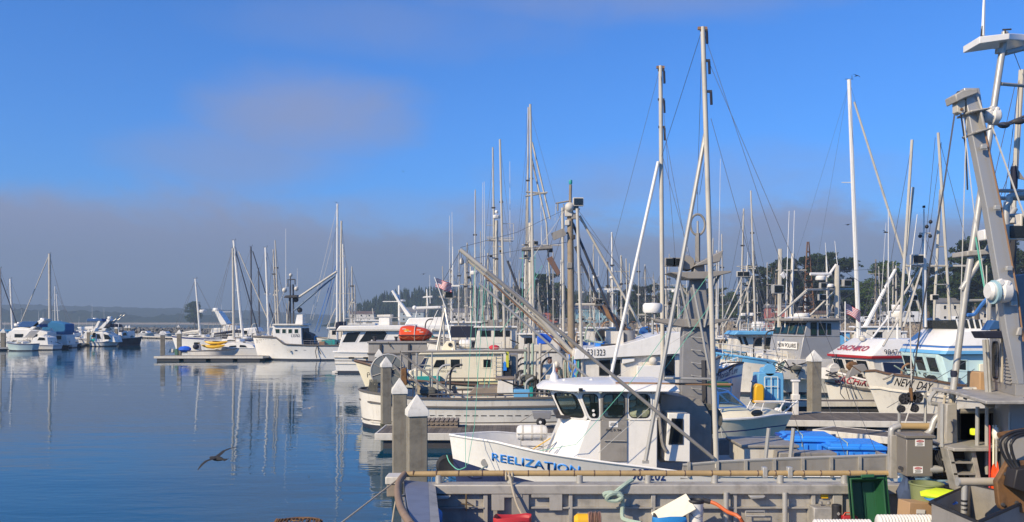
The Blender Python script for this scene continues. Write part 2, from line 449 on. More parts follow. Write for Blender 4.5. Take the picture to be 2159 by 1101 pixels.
    b_.add([(c[0] + sg * .06, -c[3], c[2]), (c[0] + sg * .06, c[3], c[2]), (c[6] + sg * .06, c[5], c[4]), (c[6] + sg * .06, -c[5], c[4])], [(0, 1, 2, 3)], 0)
    ho = b_.build(name, mats, T.e)
    dk.build('deck', deckm or GREYP, T.e)
    if capr:
        gl = [V((X(t, zs(t), zs(t)), -hb(t), zs(t) + 0.01)) for t in ts]; gr = [V((p.x, -p.y, p.z)) for p in gl]
        MB().tube(gl + gr[::-1], gunr, 5).build('gunwale_rail', gun or GUNM, T.e)
    def ysurf(x, z):
        t = 0.5
        for _ in range(12):
            Z = zs(t); u = min(max(z / Z, 0), 1)
            a0 = zwb + (xb - zwb) * u; a1 = xse + (xe - xse) * u
            t = min(max((x - a0) / (a1 - a0), 0), 1)
        return Yh(t, z, zs(t))
    T.hb, T.zs, T.xb, T.xe, T.ysurf, T.sg, T.hull, T.X = hb, zs, xb, xe, ysurf, sg, ho, X
    T.L = L
    return ho
def strake(T, f0, r=0.03, m=None, name='rub_rail', t0=0.0, t1=1.0, drop=None):
    """rail along both sides at a fraction of the freeboard (or a drop below the sheer)"""
    for sd in (-1, 1):
        q = []
        for i in range(25):
            t = t0 + (t1 - t0) * i / 24; Z = T.zs(t); z = Z - drop if drop else Z * f0
            x = T.X(t, z, Z); q.append(V((x, sd * (T.ysurf(x, z) + r * 0.3), z)))
        MB().tube(q, r, 5).build(name, m or GUNM, T.e)
def copy_tree(o, parent=None):
    kids = list(o.children); c = o.copy(); COL.objects.link(c)
    if parent: c.parent = parent
    for ch in kids: copy_tree(ch, c)
    return c
# ------------------------------------------------------------------ setting: water, land, far shore
def setting(o): o['kind'] = 'structure'; return o
def water_mat():
    m = bpy.data.materials.new('harbour_water'); m.use_nodes = True
    t = m.node_tree; t.nodes.clear(); k = NT(t)
    pos = k.n('ShaderNodeTexCoord').outputs['Object']
    def lay(sx, sy, rot, det, off):
        mp = k.n('ShaderNodeMapping', {0: pos, 1: off, 2: (0, 0, R(rot)), 3: (sx, sy, 1)}).outputs[0]
        return k.noise(mp, 1.0, det, 0.5)
    a = lay(0.55, 1.5, 8, 2, (3, 1, 0)); b = lay(1.9, 4.2, -14, 2, (7, 5, 0)); c = lay(0.12, 0.30, 20, 1, (1, 9, 0))
    patch = k.ss(lay(0.035, 0.07, 12, 3, (2, 2, 0)), 0.35, 0.68, 0.45, 1.3)
    hgt = k.math('ADD', k.math('MULTIPLY', a, 0.010), k.math('ADD', k.math('MULTIPLY', b, 0.0032), k.math('MULTIPLY', c, 0.03)))
    hgt = k.math('MULTIPLY', hgt, patch)
    bp = k.n('ShaderNodeBump', {'Strength': 1.0, 'Distance': 1.0, 'Height': hgt})
    bs = k.n('ShaderNodeBsdfPrincipled', {'Base Color': (0.005, 0.055, 0.095, 1), 'Roughness': 0.03, 'IOR': 1.34, 'Normal': bp.outputs[0]})
    k.n('ShaderNodeOutputMaterial', {0: bs.outputs[0]}); return m
WATER = water_mat()
setting(MB().add([(-6000, -300, 0), (6000, -300, 0), (6000, 12000, 0), (-6000, 12000, 0)], [(0, 1, 2, 3)]).build('water', WATER, fix=False))
EARTH = mat('shore_earth', (0.20, 0.165, 0.10), 0.95, dirt=0.6, scale=0.15, dcol=(0.07, 0.085, 0.03), bump=0.3)
SAND = mat('spit_sand', (0.36, 0.29, 0.20), 0.95, dirt=0.6, scale=0.03, dcol=(0.14, 0.12, 0.05))
ASPH = mat('lot_asphalt', (0.06, 0.06, 0.062), 0.9, dirt=0.4, scale=0.4)
ROCK = mat('rip_rap_rock', (0.25, 0.205, 0.15), 0.9, dirt=0.6, scale=0.7, dcol=(0.10, 0.085, 0.065), bump=0.4)
ROCKG = mat('breakwater_rock', (0.15, 0.145, 0.135), 0.9, dirt=0.6, scale=0.7, dcol=(0.06, 0.06, 0.055), bump=0.4)
LEAFC = mat('cypress_foliage', (0.022, 0.040, 0.014), 0.8, dirt=0.6, scale=0.5, dcol=(0.012, 0.022, 0.010), spec=0.2)
LEAFG = mat('broadleaf_foliage', (0.050, 0.085, 0.018), 0.75, dirt=0.6, scale=0.5, dcol=(0.022, 0.045, 0.010), spec=0.2)
LEAFF = mat('far_conifer_foliage', (0.020, 0.036, 0.018), 0.9, dirt=0.5, scale=0.05, spec=0.1)
BARK = mat('bark', (0.11, 0.085, 0.06), 0.9, dirt=0.5)

shore = [(2420, 120), (2159, 150), (1900, 178), (1720, 195), (1500, 235), (1250, 300), (1000, 370), (840, 430), (745, 520), (700, 700), (690, 900)]
SH = [P(px, HY, d) for px, d in shore]
SH = [V((p.x, p.y, 0)) for p in SH]
SHs = smooth_pts(SH, 6)
def land_row(off, z, jit=0.0):
    out = []
    for i, p in enumerate(SHs):
        a = SHs[max(i - 1, 0)]; b = SHs[min(i + 1, len(SHs) - 1)]; t = (b - a).normalized(); n = V((t.y, -t.x, 0))
        if n.y < 0 and n.x < 0: n = -n
        q = p + n * off; q.z = z + jit * (noise.noise(q * 0.02) ); out.append(q)
    return out
rows = [land_row(-1, -1), land_row(0, 0.2), land_row(8, 3.0), land_row(14, 3.3), land_row(60, 3.6), land_row(110, 5, 2), land_row(220, 9, 6), land_row(400, 14, 8), land_row(900, 16, 8)]
b = MB(); b.loft(rows, 0, True, closed=False, cap0=False, cap1=False)
setting(b.build('ground', EARTH))
lot = [land_row(15, 3.36), land_row(42, 3.56)]
lot = [r[2:34] for r in lot]
setting(MB().loft(lot, 0, False, closed=False, cap0=False, cap1=False).build('parking_lot', ASPH))
def rocks(name, rowpts, n, smin, smax, seed, m):
    rnd = random.Random(seed); b = MB()
    ico = bmesh.new(); bmesh.ops.create_icosphere(ico, subdivisions=1, radius=1); ico.verts.ensure_lookup_table()
    vs = [v.co.copy() for v in ico.verts]; fs = [[v.index for v in f.verts] for f in ico.faces]; ico.free()
    for _ in range(n):
        c = rowpts(rnd); s = rnd.uniform(smin, smax); rot = Matrix.Rotation(rnd.random() * 6, 3, V((rnd.random(), rnd.random(), rnd.random() + .1)).normalized())
        sq = V((rnd.uniform(.7, 1.3), rnd.uniform(.6, 1.1), rnd.uniform(.5, .9)))
        b.add([c + rot @ V((p.x * sq.x, p.y * sq.y, p.z * sq.z)) * s * rnd.uniform(.75, 1.15) for p in vs], fs, 0)
    o = b.build(name, m, fix=False); o['kind'] = 'stuff'; return o
def rr(rnd):
    i = rnd.randint(0, 40); k = rnd.random(); p = SHs[i].lerp(SHs[i + 1], k)
    a, b_ = SHs[i], SHs[i + 1]; t = (b_ - a).normalized(); n = V((t.y, -t.x, 0))
    u = rnd.random(); q = p + n * (u * 9 - 0.3); q.z = u * 3.1 + 0.1; return q
tag(rocks('rip_rap', rr, 2600, 0.45, 1.1, 3, ROCK), 'brown rip rap boulders sloping down from the parking lot to the water', 'rocks')
def br(rnd):
    u = rnd.random(); px = 255 + u * 270; d = 300 - u * 60 + rnd.gauss(0, 2.5)
    q = P(px, HY, d); q.z = max(0.0, 1.5 - abs(rnd.gauss(0, 1)) * 0.8); return q
tag(rocks('breakwater', br, 750, 0.4, 1.0, 4, ROCKG), 'low grey rock breakwater beyond the far floats', 'breakwater')
# sand spit with low scrub, far across the bay
b = MB(); A = []; 
for i in range(41):
    px = -700 + i * 30.5; d0 = 1080
    A.append(px)
rowsS = []
for off, z in ((0, -0.2), (12, 0.8), (45, 1.5), (110, 1.2), (200, -0.5)):
    rowsS.append([V((P(px, HY, 1080 + off).x, 1080 + off + 12 * noise.noise(V((px * .01, off * .1, 0))), z if px < 470 else z * max(0, 1 - (px - 470) / 60) - .2)) for px in A])
setting(MB().loft(rowsS, 0, True, closed=False, cap0=False, cap1=False).build('sand_spit', SAND))
# hills in the fog
def ridge(name, pxs, d, prof, depth, seed, m, rough):
    rws = []
    for k in range(9):
        u = k / 8; row = []
        for i in range(len(pxs)):
            px = pxs[i]; zz = prof(px) * math.sin(min(1, u * 1.25) * math.pi / 2)
            y = d + depth * u
            row.append(V(((px - CX) / F * (d + depth * u * 0.3), y, -1 + zz + zz * (.02 * rough * noise.noise(V((px * .05 + seed, u * 7, 0))) + .012 * rough * noise.noise(V((px * .22 + seed, u * 9, 3)))))))
        rws.append(row)
    return setting(MB().loft(rws, 0, True, closed=False, cap0=False, cap1=False).build(name, m))
def pf(pts):
    return lambda px: lerp_list(pts, px)
hillL = pf([(-900, 110), (-200, 96), (60, 88), (200, 80), (330, 74), (450, 68), (560, 62), (660, 56), (760, 48), (900, 40)])
ridge('hill', [-900 + i * 5 for i in range(370)], 1750, pf([(-900, 50), (-200, 44), (60, 38), (200, 34), (330, 33), (450, 28), (560, 22), (760, 12), (900, 8)]), 400, 2, LEAFF, 7)
ridge('wooded_shore', [-900 + i * 4 for i in range(350)], 1250, pf([(-900, 26), (0, 21), (200, 17), (260, 9), (330, 14), (420, 12), (500, 7)]), 120, 3, LEAFF, 14)
hillR = pf([(660, 4), (720, 12), (750, 21), (800, 26), (900, 28), (1000, 28), (1200, 25), (1500, 20), (2400, 20)])
ridge('wooded_hill', [660 + i * 20 for i in range(90)], 640, hillR, 220, 5, LEAFF, 3)

# ------------------------------------------------------------------ trees
def leaf_clump(b, c, r, n, rnd, ls, flat=0.6, mi=0):
    for _ in range(n):
        dv = V((rnd.gauss(0, 1), rnd.gauss(0, 1), rnd.gauss(0, 1))); dv.normalize()
        p = c + V((dv.x * r, dv.y * r, dv.z * r * flat)) * rnd.uniform(0.45, 1.0)
        u = V((rnd.gauss(0, 1), rnd.gauss(0, 1), rnd.gauss(0, .6))).normalized(); w = u.orthogonal().normalized()
        w = (Matrix.Rotation(rnd.random() * 6.28, 3, u) @ w); s = ls * rnd.uniform(.6, 1.4)
        b.add([p - u * s - w * s * .45, p + u * s - w * s * .3, p + u * s * .8 + w * s * .5, p - u * s * .7 + w * s * .4], [(0, 1, 2, 3)], mi)
def tree(px, d, base, top, wpx, kind, label, seed, group='trees behind the parking lot'):
    rnd = random.Random(seed)
    x = (px - CX) * d / F; z1 = H - (top - HY) * d / F; hgt = z1 - base; w = wpx * d / F
    nm = {'cypress': 'cypress_tree', 'broad': 'broadleaf_tree', 'pine': 'pine_tree'}[kind]
    e = bpy.data.objects.new(nm, None); COL.objects.link(e); e.location = (x, d, base); tag(e, label, 'tree', group)
    tb = MB(); b = MB()
    lean = V((rnd.uniform(-.06, .06) * hgt, 0, 0))
    tp = [V((0, 0, -0.5)), V((lean.x * .3, 0, hgt * .35)), V((lean.x * .7, 0, hgt * .65)), V((lean.x, 0, hgt * .9))]
    tb.tube(smooth_pts(tp, 4), hgt * .026, 7, r1=hgt * .005)
    if kind == 'cypress':            # wind-flattened tiers of foliage on long limbs
        nl = 36
        for i in range(nl):
            u = 0.22 + 0.78 * (i / (nl - 1)); a = rnd.random() * 6.28
            reach = w * 0.5 * (0.45 + 0.7 * math.sin(math.pi * min(1, (u - .1) / 1.02)) ** 0.8) * rnd.uniform(.6, 1.15)
            p0 = V((lean.x * u, 0, hgt * u * .86)); p1 = p0 + V((math.cos(a) * reach, math.sin(a) * reach, hgt * rnd.uniform(.03, .12)))
            tb.tube([p0, p0.lerp(p1, .5) + V((0, 0, hgt * .012)), p1], hgt * .007, 5, r1=hgt * .002)
            for k in range(5):
                c = p0.lerp(p1, 0.35 + 0.16 * k) + V((rnd.gauss(0, .02), rnd.gauss(0, .02), rnd.uniform(0, .03))) * hgt
                leaf_clump(b, c, hgt * rnd.uniform(.055, .10), 60, rnd, hgt * .017, .5)
    else:
        nl = 44
        for i in range(nl):
            u = 0.18 + 0.80 * (i / (nl - 1)); a = rnd.random() * 6.28
            env = math.sin(math.pi * (0.12 + 0.84 * u) ** 1.1) ** .7 if kind == 'broad' else (1.02 - u) ** .8
            reach = w * 0.48 * env * rnd.uniform(.45, 1.1)
            p0 = V((lean.x * u, 0, hgt * u * .9)); p1 = p0 + V((math.cos(a) * reach, math.sin(a) * reach, hgt * rnd.uniform(-.01, .07)))
            tb.tube([p0, p1], hgt * .006, 5, r1=hgt * .002)
            for k in range(4):
                c = p0.lerp(p1, 0.3 + 0.23 * k) + V((rnd.gauss(0, .03), rnd.gauss(0, .03), rnd.gauss(0, .02))) * hgt
                leaf_clump(b, c, hgt * rnd.uniform(.06, .11), 56, rnd, hgt * .018, .75)
    tb.build('trunk', BARK, e); b.build('crown', LEAFG if kind == 'broad' else LEAFC, e, fix=False)
TREES = [
 (1632, 262, 548, 115, 'cypress', 'dark cypress with flat tiers leftmost of the tall group behind the grey wheelhouse boat'),
 (1695, 270, 530, 130, 'cypress', 'tallest dark cypress of the group, behind the brown lattice mast'),
 (1762, 262, 536, 105, 'cypress', 'dark cypress with spiky top just left of the tall sailboat mast'),
 (1598, 268, 588, 60, 'cypress', 'low dark cypress at the left foot of the tall cypress group'),
 (1862, 250, 545, 100, 'broad', 'rounded dark green tree between the tall sailboat mast and the flag boat poles'),
 (1822, 262, 590, 62, 'broad', 'small rounded tree tucked left of the rounded dark green tree'),
 (1957, 235, 560, 70, 'cypress', 'narrow cypress behind the mast topped with lights'),
 (2000, 232, 580, 85, 'broad', 'broad green tree behind the pale aqua boat poles'),
 (2060, 215, 492, 92, 'cypress', 'tall ragged cypress beside the near gantry pole at right'),
 (2112, 212, 500, 110, 'cypress', 'large dark cypress behind the crane boom at the right edge'),
 (2165, 220, 520, 120, 'cypress', 'dark cypress cut by the right edge of the view'),
 (1545, 300, 612, 70, 'broad', 'low round tree left of the cypress group, behind the twin poles'),
 (1500, 310, 605, 65, 'cypress', 'low dark cypress behind the ring antenna mast'),
 (1435, 330, 600, 80, 'broad', 'bushy dark tree behind the grey steel mast platform'),
 (1362, 330, 597, 70, 'cypress', 'dark cypress left of the white radar dome'),
 (1140, 330, 572, 80, 'cypress', 'dark ragged cypress behind the central cluster of masts'),
 (1178, 345, 592, 58, 'broad', 'bushy tree just right of the ragged cypress behind the masts'),
 (1100, 350, 605, 45, 'cypress', 'small dark cypress left of the ragged one behind the masts'),
 (1250, 350, 612, 60, 'broad', 'low bushy tree behind the brown rusty boom'),
 (1310, 340, 610, 60, 'cypress', 'low dark cypress right of the brown rusty boom'),
]
TREES += [(1655, 285, 566, 120, 'broad', 'dark bushy tree filling the gap behind the tall cypress group'), (1730, 290, 560, 120, 'broad', 'dark bushy tree behind the right half of the cypress group'), (1800, 285, 585, 90, 'broad', 'dark tree behind the tall white sailboat mast'), (1905, 265, 575, 90, 'cypress', 'dark cypress right of the rounded tree'),
 (1580, 300, 622, 80, 'broad', 'low dark trees behind the square floodlights'), (1470, 330, 620, 80, 'broad', 'low dark trees behind the steel mast'), (1210, 360, 618, 60, 'broad', 'low dark tree behind the bare timber mast'), (1060, 370, 622, 60, 'broad', 'low dark tree at the right end of the wooded hill'),
 (2030, 240, 555, 90, 'broad', 'dark bushy tree behind the gantry pole base'), (1395, 345, 615, 60, 'broad', 'low dark tree behind the pole struts'), (1280, 365, 628, 60, 'cypress', 'low ragged cypress behind the teal house'), (1340, 370, 626, 50, 'broad', 'small dark tree behind the raised strut')]
def gz(d, px): return 4.0
for i, (px, d, top, w, kind, lab) in enumerate(TREES): tree(px, d, 3.4, top, w, kind, lab, 100 + i)
tree(411, 700, -0.5, 632, 40, 'broad', 'lone dark tree at the end of the far spit under the fog', 91, None)
# the far wood on the hill: one mass of conifers
rnd = random.Random(11); b = MB()
for i in range(1100):
    px = rnd.uniform(715, 1560); u = rnd.random(); d = 650 + 215 * u
    zz = hillR(px) * math.sin(min(1, (d - 640) / 220 * 1.25) * math.pi / 2) - 1.5
    x = (px - CX) / F * (640 + (d - 640) * .3); hg = rnd.uniform(5.5, 10.5); w = hg * rnd.uniform(.17, .30)
    for k in range(4):
        z0 = zz + hg * (0.1 + .22 * k); z2 = z0 + hg * .34; r = w * (1 - .2 * k)
        ring = [V((x + r * rnd.uniform(.6, 1.25) * math.cos(a * 1.047), d + r * math.sin(a * 1.047), z0 + rnd.uniform(-.5, .5))) for a in range(6)]
        b.add(ring + [V((x + rnd.uniform(-.3, .3), d, z2))], [(a, (a + 1) % 6, 6) for a in range(6)])
tag(b.build('far_wood', LEAFF, fix=False), 'dark conifer wood on the hill behind the harbour', 'wood', kind='stuff')

rnd = random.Random(17); b = MB()
for i in range(420):
    px = rnd.uniform(1330, 2230); d = rnd.uniform(285, 320) - max(0, px - 1500) * .09; c = V(((px - CX) * d / F, d, 3.6 + abs(rnd.gauss(0, 1)) * (3.4 if px > 1560 else 2.2)))
    leaf_clump(b, c, rnd.uniform(1.2, 2.3), 50, rnd, .42, .8, i % 2)
tag(b.build('shore_scrub', [LEAFC, LEAFG], fix=False), 'dark bushes growing between and behind the houses along the shore', 'bushes', kind='stuff')
# ------------------------------------------------------------------ houses and vehicles along the shore
def house(px, d, y0, wpx, hpx, rpx, wm, rm, label, nwin=3, z=None, ang=0):
    x = (px - CX) * d / F; base = 3.3; s = d / F
    w, h, r = wpx * s, H - (y0 - HY) * s - base - rpx * s, rpx * s
    e = bpy.data.objects.new('house', None); COL.objects.link(e); e.location = (x, d, base); e.rotation_euler = (0, 0, R(ang)); tag(e, label, 'house')
    dp = w * .6
    wl = MB().box((-w / 2, 0, -1), (w / 2, dp, h)).build('wall', wm, e)
    ov = .35
    MB().loft([[V((-w/2-ov, -ov, h-.05)), V((-w/2-ov, dp/2, h+r)), V((-w/2-ov, dp+ov, h-.05))], [V((w/2+ov, -ov, h-.05)), V((w/2+ov, dp/2, h+r)), V((w/2+ov, dp+ov, h-.05))]]).build('roof', rm, e)
    nr = 2 if h > 4.5 else 1
    for k in range(nr):
        for i in range(nwin):
            cx = -w / 2 + w * (i + .5) / nwin; ww = min(1.1, w / nwin * .3); z0 = h * (k + .35) / nr
            window(wl, [V((cx - ww/2, 0, z0)), V((cx + ww/2, 0, z0)), V((cx + ww/2, 0, z0 + 1.1)), V((cx - ww/2, 0, z0 + 1.1))], GLASS, WHITE, .06)
HW = mat('house_white', (0.62, 0.60, 0.56), .7, dirt=.2, scale=.6); HB = mat('house_grey_blue', (0.34, 0.40, 0.44), .7, dirt=.2, scale=.6)
HR = mat('house_red', (0.42, 0.13, 0.10), .7, dirt=.2, scale=.6); HT = mat('house_teal', (0.24, 0.42, 0.48), .7, dirt=.2, scale=.6); HTAN = mat('house_tan', (0.45, 0.38, 0.28), .7, dirt=.2, scale=.6)
RFG = mat('roof_grey', (0.16, 0.16, 0.17), .85, dirt=.4, scale=.8); RFB = mat('roof_brown', (0.14, 0.09, 0.07), .85, dirt=.4, scale=.8)
house(868, 470, 648, 50, 12, 10, HB, RFG, 'grey blue house with dark roof behind the orange life capsule')
house(962, 440, 650, 60, 14, 8, HW, RFG, 'white long house with grey roof behind the flag at centre left')
house(1036, 400, 651, 52, 12, 12, HB, RFG, 'grey house with pointed roof just left of the central masts')
house(762, 560, 656, 50, 10, 6, HW, RFB, 'pale low building at the left end of the wooded hill')
house(1255, 330, 643, 90, 14, 8, HT, RFG, 'teal blue house behind the brown rusty boom', 4)
house(1150, 350, 650, 60, 12, 8, HR, RFB, 'dark red house behind the bare timber mast')
house(1420, 320, 645, 70, 10, 10, HW, RFG, 'white house behind the white radar dome')
house(1640, 250, 642, 44, 20, 6, HR, RFG, 'red flat building behind the grey wheelhouse', 2)
house(1718, 255, 655, 58, 12, 6, HTAN, RFB, 'tan low building right of the red one')
house(2003, 218, 628, 42, 30, 10, HW, RFG, 'white two storey house behind the pale aqua boat', 2)
house(2090, 215, 636, 50, 26, 10, HW, RFG, 'white house behind the near gantry at right', 2)
house(1560, 300, 650, 70, 12, 8, HB, RFG, 'blue grey house left of the red building', 3)

def car(px, d, z, L, col, kind, label, ang=0):
    x = (px - CX) * d / F; W = 1.85 if kind != 'camper' else 2.3
    nm = {'suv': 'parked_suv', 'pickup': 'pickup_truck', 'van': 'parked_van', 'camper': 'motorhome', 'sedan': 'parked_car'}[kind]
    e = bpy.data.objects.new(nm, None); COL.objects.link(e); e.location = (x, d, z); e.rotation_euler = (0, 0, R(ang))
    tag(e, label, {'suv': 'car', 'pickup': 'truck', 'van': 'van', 'camper': 'motorhome', 'sedan': 'car'}[kind], 'vehicles parked above the rip rap')
    h = L / 2
    prof = {'sedan': [(-h, .35), (h, .35), (h, .75), (h*.86, .88), (h*.45, .92), (h*.15, 1.42), (-h*.5, 1.42), (-h*.82, .98), (-h, .95)],
            'suv': [(-h, .4), (h, .4), (h, .9), (h*.9, 1.05), (h*.5, 1.1), (h*.28, 1.75), (-h*.92, 1.75), (-h, 1.1)],
            'pickup': [(-h, .5), (h, .5), (h, 1.0), (h*.9, 1.12), (h*.5, 1.15), (h*.3, 1.8), (-h*.12, 1.8), (-h*.16, 1.15), (-h, 1.15)],
            'van': [(-h, .4), (h, .4), (h, .95), (h*.8, 1.2), (h*.6, 2.1), (-h*.97, 2.15), (-h, 1.2)],
            'camper': [(-h, .45), (h, .45), (h, 1.1), (h*.85, 1.35), (h*.72, 1.9), (h*.95, 2.1), (h*.95, 2.9), (-h, 3.0)]}[kind]
    bd = MB().prism(prof, 0, W).build('body', col, e, .06)
    zt = max(p[1] for p in prof); z0, z1 = (zt - .58, zt - .12) if kind != 'camper' else (1.55, 2.1)
    xs = {'sedan': [(-.5, -.12), (-.06, .2)], 'suv': [(-.86, -.38), (-.33, 0), (.05, .36)], 'pickup': [(-.1, .08), (.12, .34)], 'van': [(-.85, -.3), (-.2, .2), (.3, .6)], 'camper': [(-.75, -.45), (-.2, .1), (.6, .76)]}[kind]
    for a, c in xs:
        window(bd, [V((a*h, 0, z0)), V((c*h, 0, z0)), V((c*h*.94, 0, z1)), V((a*h*.94, 0, z1))], GLASS, BLACK, .04)
    for wx in (-.62, .64):
        for y in (0.1, W - .1):
            wh = MB().lathe([(0, -.11), (.34, -.11), (.34, .11), (0, .11)], (wx*h, y, .34), 14, 0, 'y').build('wheel', BLACK, e)
            MB().lathe([(0, -.125), (.2, -.125), (.2, .125), (0, .125)], (wx*h, y, .34), 10, 0, 'y').build('rim', ALUP, wh)
CW = mat('car_white', (0.72, 0.72, 0.70), .25, dirt=.1, coat=.5); CS = mat('car_silver', (0.42, 0.43, 0.44), .3, .4, dirt=.1, coat=.5); CD = mat('car_dark', (0.03, 0.035, 0.045), .25, dirt=.1, coat=.5); CB = mat('car_blue', (0.05, 0.10, 0.22), .25, dirt=.1, coat=.5)
for a in [(1842, 208, 3.42, 5.0, CW, 'suv', 'white estate car with roof rack parked above the rocks right of the tall mast'),
          (1866, 214, 3.45, 5.8, CW, 'van', 'white high van parked behind the estate car'),
          (1925, 206, 3.42, 6.4, CW, 'camper', 'white motorhome parked behind the pale aqua boat poles'),
          (1895, 216, 3.45, 6.6, CW, 'camper', 'second white motorhome partly behind the tilted white pole'),
          (2017, 200, 3.42, 5.4, CW, 'pickup', 'white pickup parked below the white two storey house'),
          (2046, 204, 3.42, 4.6, CS, 'sedan', 'silver car beside the white pickup at right'),
          (1780, 212, 3.42, 4.6, CD, 'sedan', 'dark car parked left of the flag on the white boat'),
          (1752, 216, 3.42, 4.7, CB, 'suv', 'dark blue car parked behind the grey wheelhouse roof'),
          (1975, 204, 3.42, 4.6, CB, 'sedan', 'dark blue car left of the white pickup'),
          (1600, 244, 3.5, 4.8, CD, 'suv', 'dark car parked above the light blue topped cabin'),
          (1555, 250, 3.5, 4.8, CS, 'sedan', 'silver car parked behind the twin poles')]:
    car(*a)
# ------------------------------------------------------------------ haze
HZ = bpy.data.materials.new('sea_haze'); HZ.use_nodes = True; HZ.node_tree.nodes.clear(); k = NT(HZ.node_tree)
pv = k.n('ShaderNodeVolumePrincipled', {'Color': (0.46, 0.59, 0.74, 1), 'Density': 0.00048, 'Anisotropy': 0.0})
ho = k.n('ShaderNodeOutputMaterial'); HZ.node_tree.links.new(pv.outputs[0], ho.inputs['Volume'])
hz = MB().box((-3200, -120, -1.2), (2600, 3000, 165)).build('haze', HZ); hz['kind'] = 'stuff'
# ------------------------------------------------------------------ pilings, floats, small fittings
WEED = mat('waterline_weed', (.045, .05, .028), .9, dirt=.8, scale=6, bump=.6, dcol=(.16, .14, .10))
def piling(px, d, ptop, w, label, zb=-1.5, grp='square concrete pilings with white pointed caps', cap=None, ang=12):
    z = H - (ptop - HY) * d / F; x = (px - CX) * d / F
    e = bpy.data.objects.new('piling', None); COL.objects.link(e); e.location = (x, d, 0); e.rotation_euler = (0, 0, R(ang)); tag(e, label, 'piling', grp)
    h = w / 2; ch = w * 1.0; cs = w * .58
    MB().box((-h, -h, zb), (h, h, z - ch * .85)).build('post', CONC, e, .02)
    r0 = [V((sx * h * 1.13, sy * h * 1.13, z - ch * 1.1)) for sx, sy in ((-1,-1),(1,-1),(1,1),(-1,1))]
    r1 = [V((p.x * .98, p.y * .98, z - ch * .8)) for p in r0]; MB().box((-h - .012, -h - .012, zb), (h + .012, h + .012, .34)).build('weed_band', WEED, e, .02); r2 = [V((p.x * .05, p.y * .05, z)) for p in r0]
    MB().loft([r0, r1, r2]).build('cap', CAPW, e, .008)
PL = [(879, 17.0, 832, .37, 'nearest concrete piling, beside the bow with blue lettering'), (842.5, 21.0, 797, .34, 'second nearest piling, just left of the widest one'),
      (814, 33, 752, .36, 'slim piling standing in front of the net reel'), (799, 43, 736, .36, 'piling with cap overlapping the grey steel barge, behind the net reel'),
      (784, 60, 716, .42, 'piling at the left end of the grey steel barge'), (1716.5, 37, 738, .44, 'lone piling on the walkway between the grey wheelhouse and the red lettered boat'),
      (343, 95, 697, .46, 'piling at the tip of the small boat float with outboards'), (378, 98, 695, .44, 'piling behind the blue tarp on the small boat float'),
      (7, 124, 693, .55, 'piling at the far left edge beside the white sloop'), (63, 128, 700, .5, 'dark piling behind the bow rails of the pale green sloop'), (108.5, 130, 691, .55, 'piling in front of the bright blue canvas enclosure'),
      (149.5, 140, 690, .55, 'piling right of the bright blue canvas enclosure'), (142, 150, 687, .45, 'short far piling cap peeking beside the blue canvas'), (187, 146, 694, .5, 'piling in front of the twin arch cruiser bow'),
      (220, 148, 696, .5, 'piling under the leaning radar arch'), (245.5, 156, 687, .5, 'piling at the stern of the cruiser with two outrigger poles'), (266, 170, 686, .5, 'left one of two far pilings close together'),
      (272.5, 172, 686, .5, 'right one of two far pilings close together'), (376, 210, 685, .6, 'thin far piling seen by the far breakwater')]
for i, a in enumerate(PL): piling(*a, ang=[14, 10, 18, 8][i % 4])

PLANK = bpy.data.materials.new('dock_planks'); PLANK.use_nodes = True
_t = PLANK.node_tree; _t.nodes.clear(); _k = NT(_t)
_p = _k.n('ShaderNodeTexCoord').outputs['Object']; _s = _k.n('ShaderNodeSeparateXYZ', {0: _p})
_fx = _k.math('DIVIDE', _s.outputs[0], 0.15); _id = _k.math('FLOOR', _fx); _fr = _k.math('FRACT', _fx)
_wn = _k.n('ShaderNodeTexWhiteNoise', {'W': _id}, noise_dimensions='1D').outputs[0]
_c = _k.mix(_wn, (0.085, 0.07, 0.055), (0.16, 0.13, 0.10)); _nn = _k.noise(_p, 3.0, 5)
_c = _k.mix(_k.ss(_nn, .4, .75, 0, .5), _c, (0.22, 0.19, 0.15)); _c = _k.mix(_k.ss(_fr, .10, .02), _c, (0.02, 0.018, 0.015))
_b = _k.n('ShaderNodeBsdfPrincipled', {'Base Color': _c, 'Roughness': .85}); _k.n('ShaderNodeOutputMaterial', {0: _b.outputs[0]})
def dock(corners, z, label, cat='dock', edge=True, name='dock_float', th=0.22):
    """wooden float: planked top, pale rub edge, dark flotation below"""
    a, c = V(corners[0]), V(corners[1]); w = corners[2]          # centre line ends and width
    t = (c - a); L = t.length; ang = math.atan2(t.y, t.x)
    e = bpy.data.objects.new(name, None); COL.objects.link(e); e.location = (a.x, a.y, 0); e.rotation_euler = (0, 0, ang); tag(e, label, cat)
    MB().box((0, -w/2, z - .06), (L, w/2, z)).build('deck_planks', PLANK, e)
    b = MB(); k = .07
    b.box((-k, -w/2 - k, z - th), (L + k, -w/2, z + .012)); b.box((-k, w/2, z - th), (L + k, w/2 + k, z + .012)); b.box((-k, -w/2, z - th), (0, w/2, z + .012)); b.box((L, -w/2, z - th), (L + k, w/2, z + .012))
    b.build('rub_edge', OFFW if edge else WOOD, e, .015)
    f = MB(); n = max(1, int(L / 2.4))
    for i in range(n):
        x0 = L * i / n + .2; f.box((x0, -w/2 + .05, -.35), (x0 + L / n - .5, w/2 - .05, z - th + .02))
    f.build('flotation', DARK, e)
    return e
def G(px, py, z=0.5):
    d = F * (H - z) / (py - HY); return V(((px - CX) * d / F, d, 0))
dock((P(806, HY, 29.9), P(1240, HY, 29.9), 2.3), .5, 'grey planked finger float between the long white boat and the blue lettered one')
dock((P(1395, HY, 34.5), P(2250, HY, 33.0), 3.0), .5, 'grey planked walkway running behind the blue lidded totes')
dock((P(1655, HY, 40.5), P(1860, HY, 40.5), 1.1), .5, 'narrow finger float below the red lettered white hull')
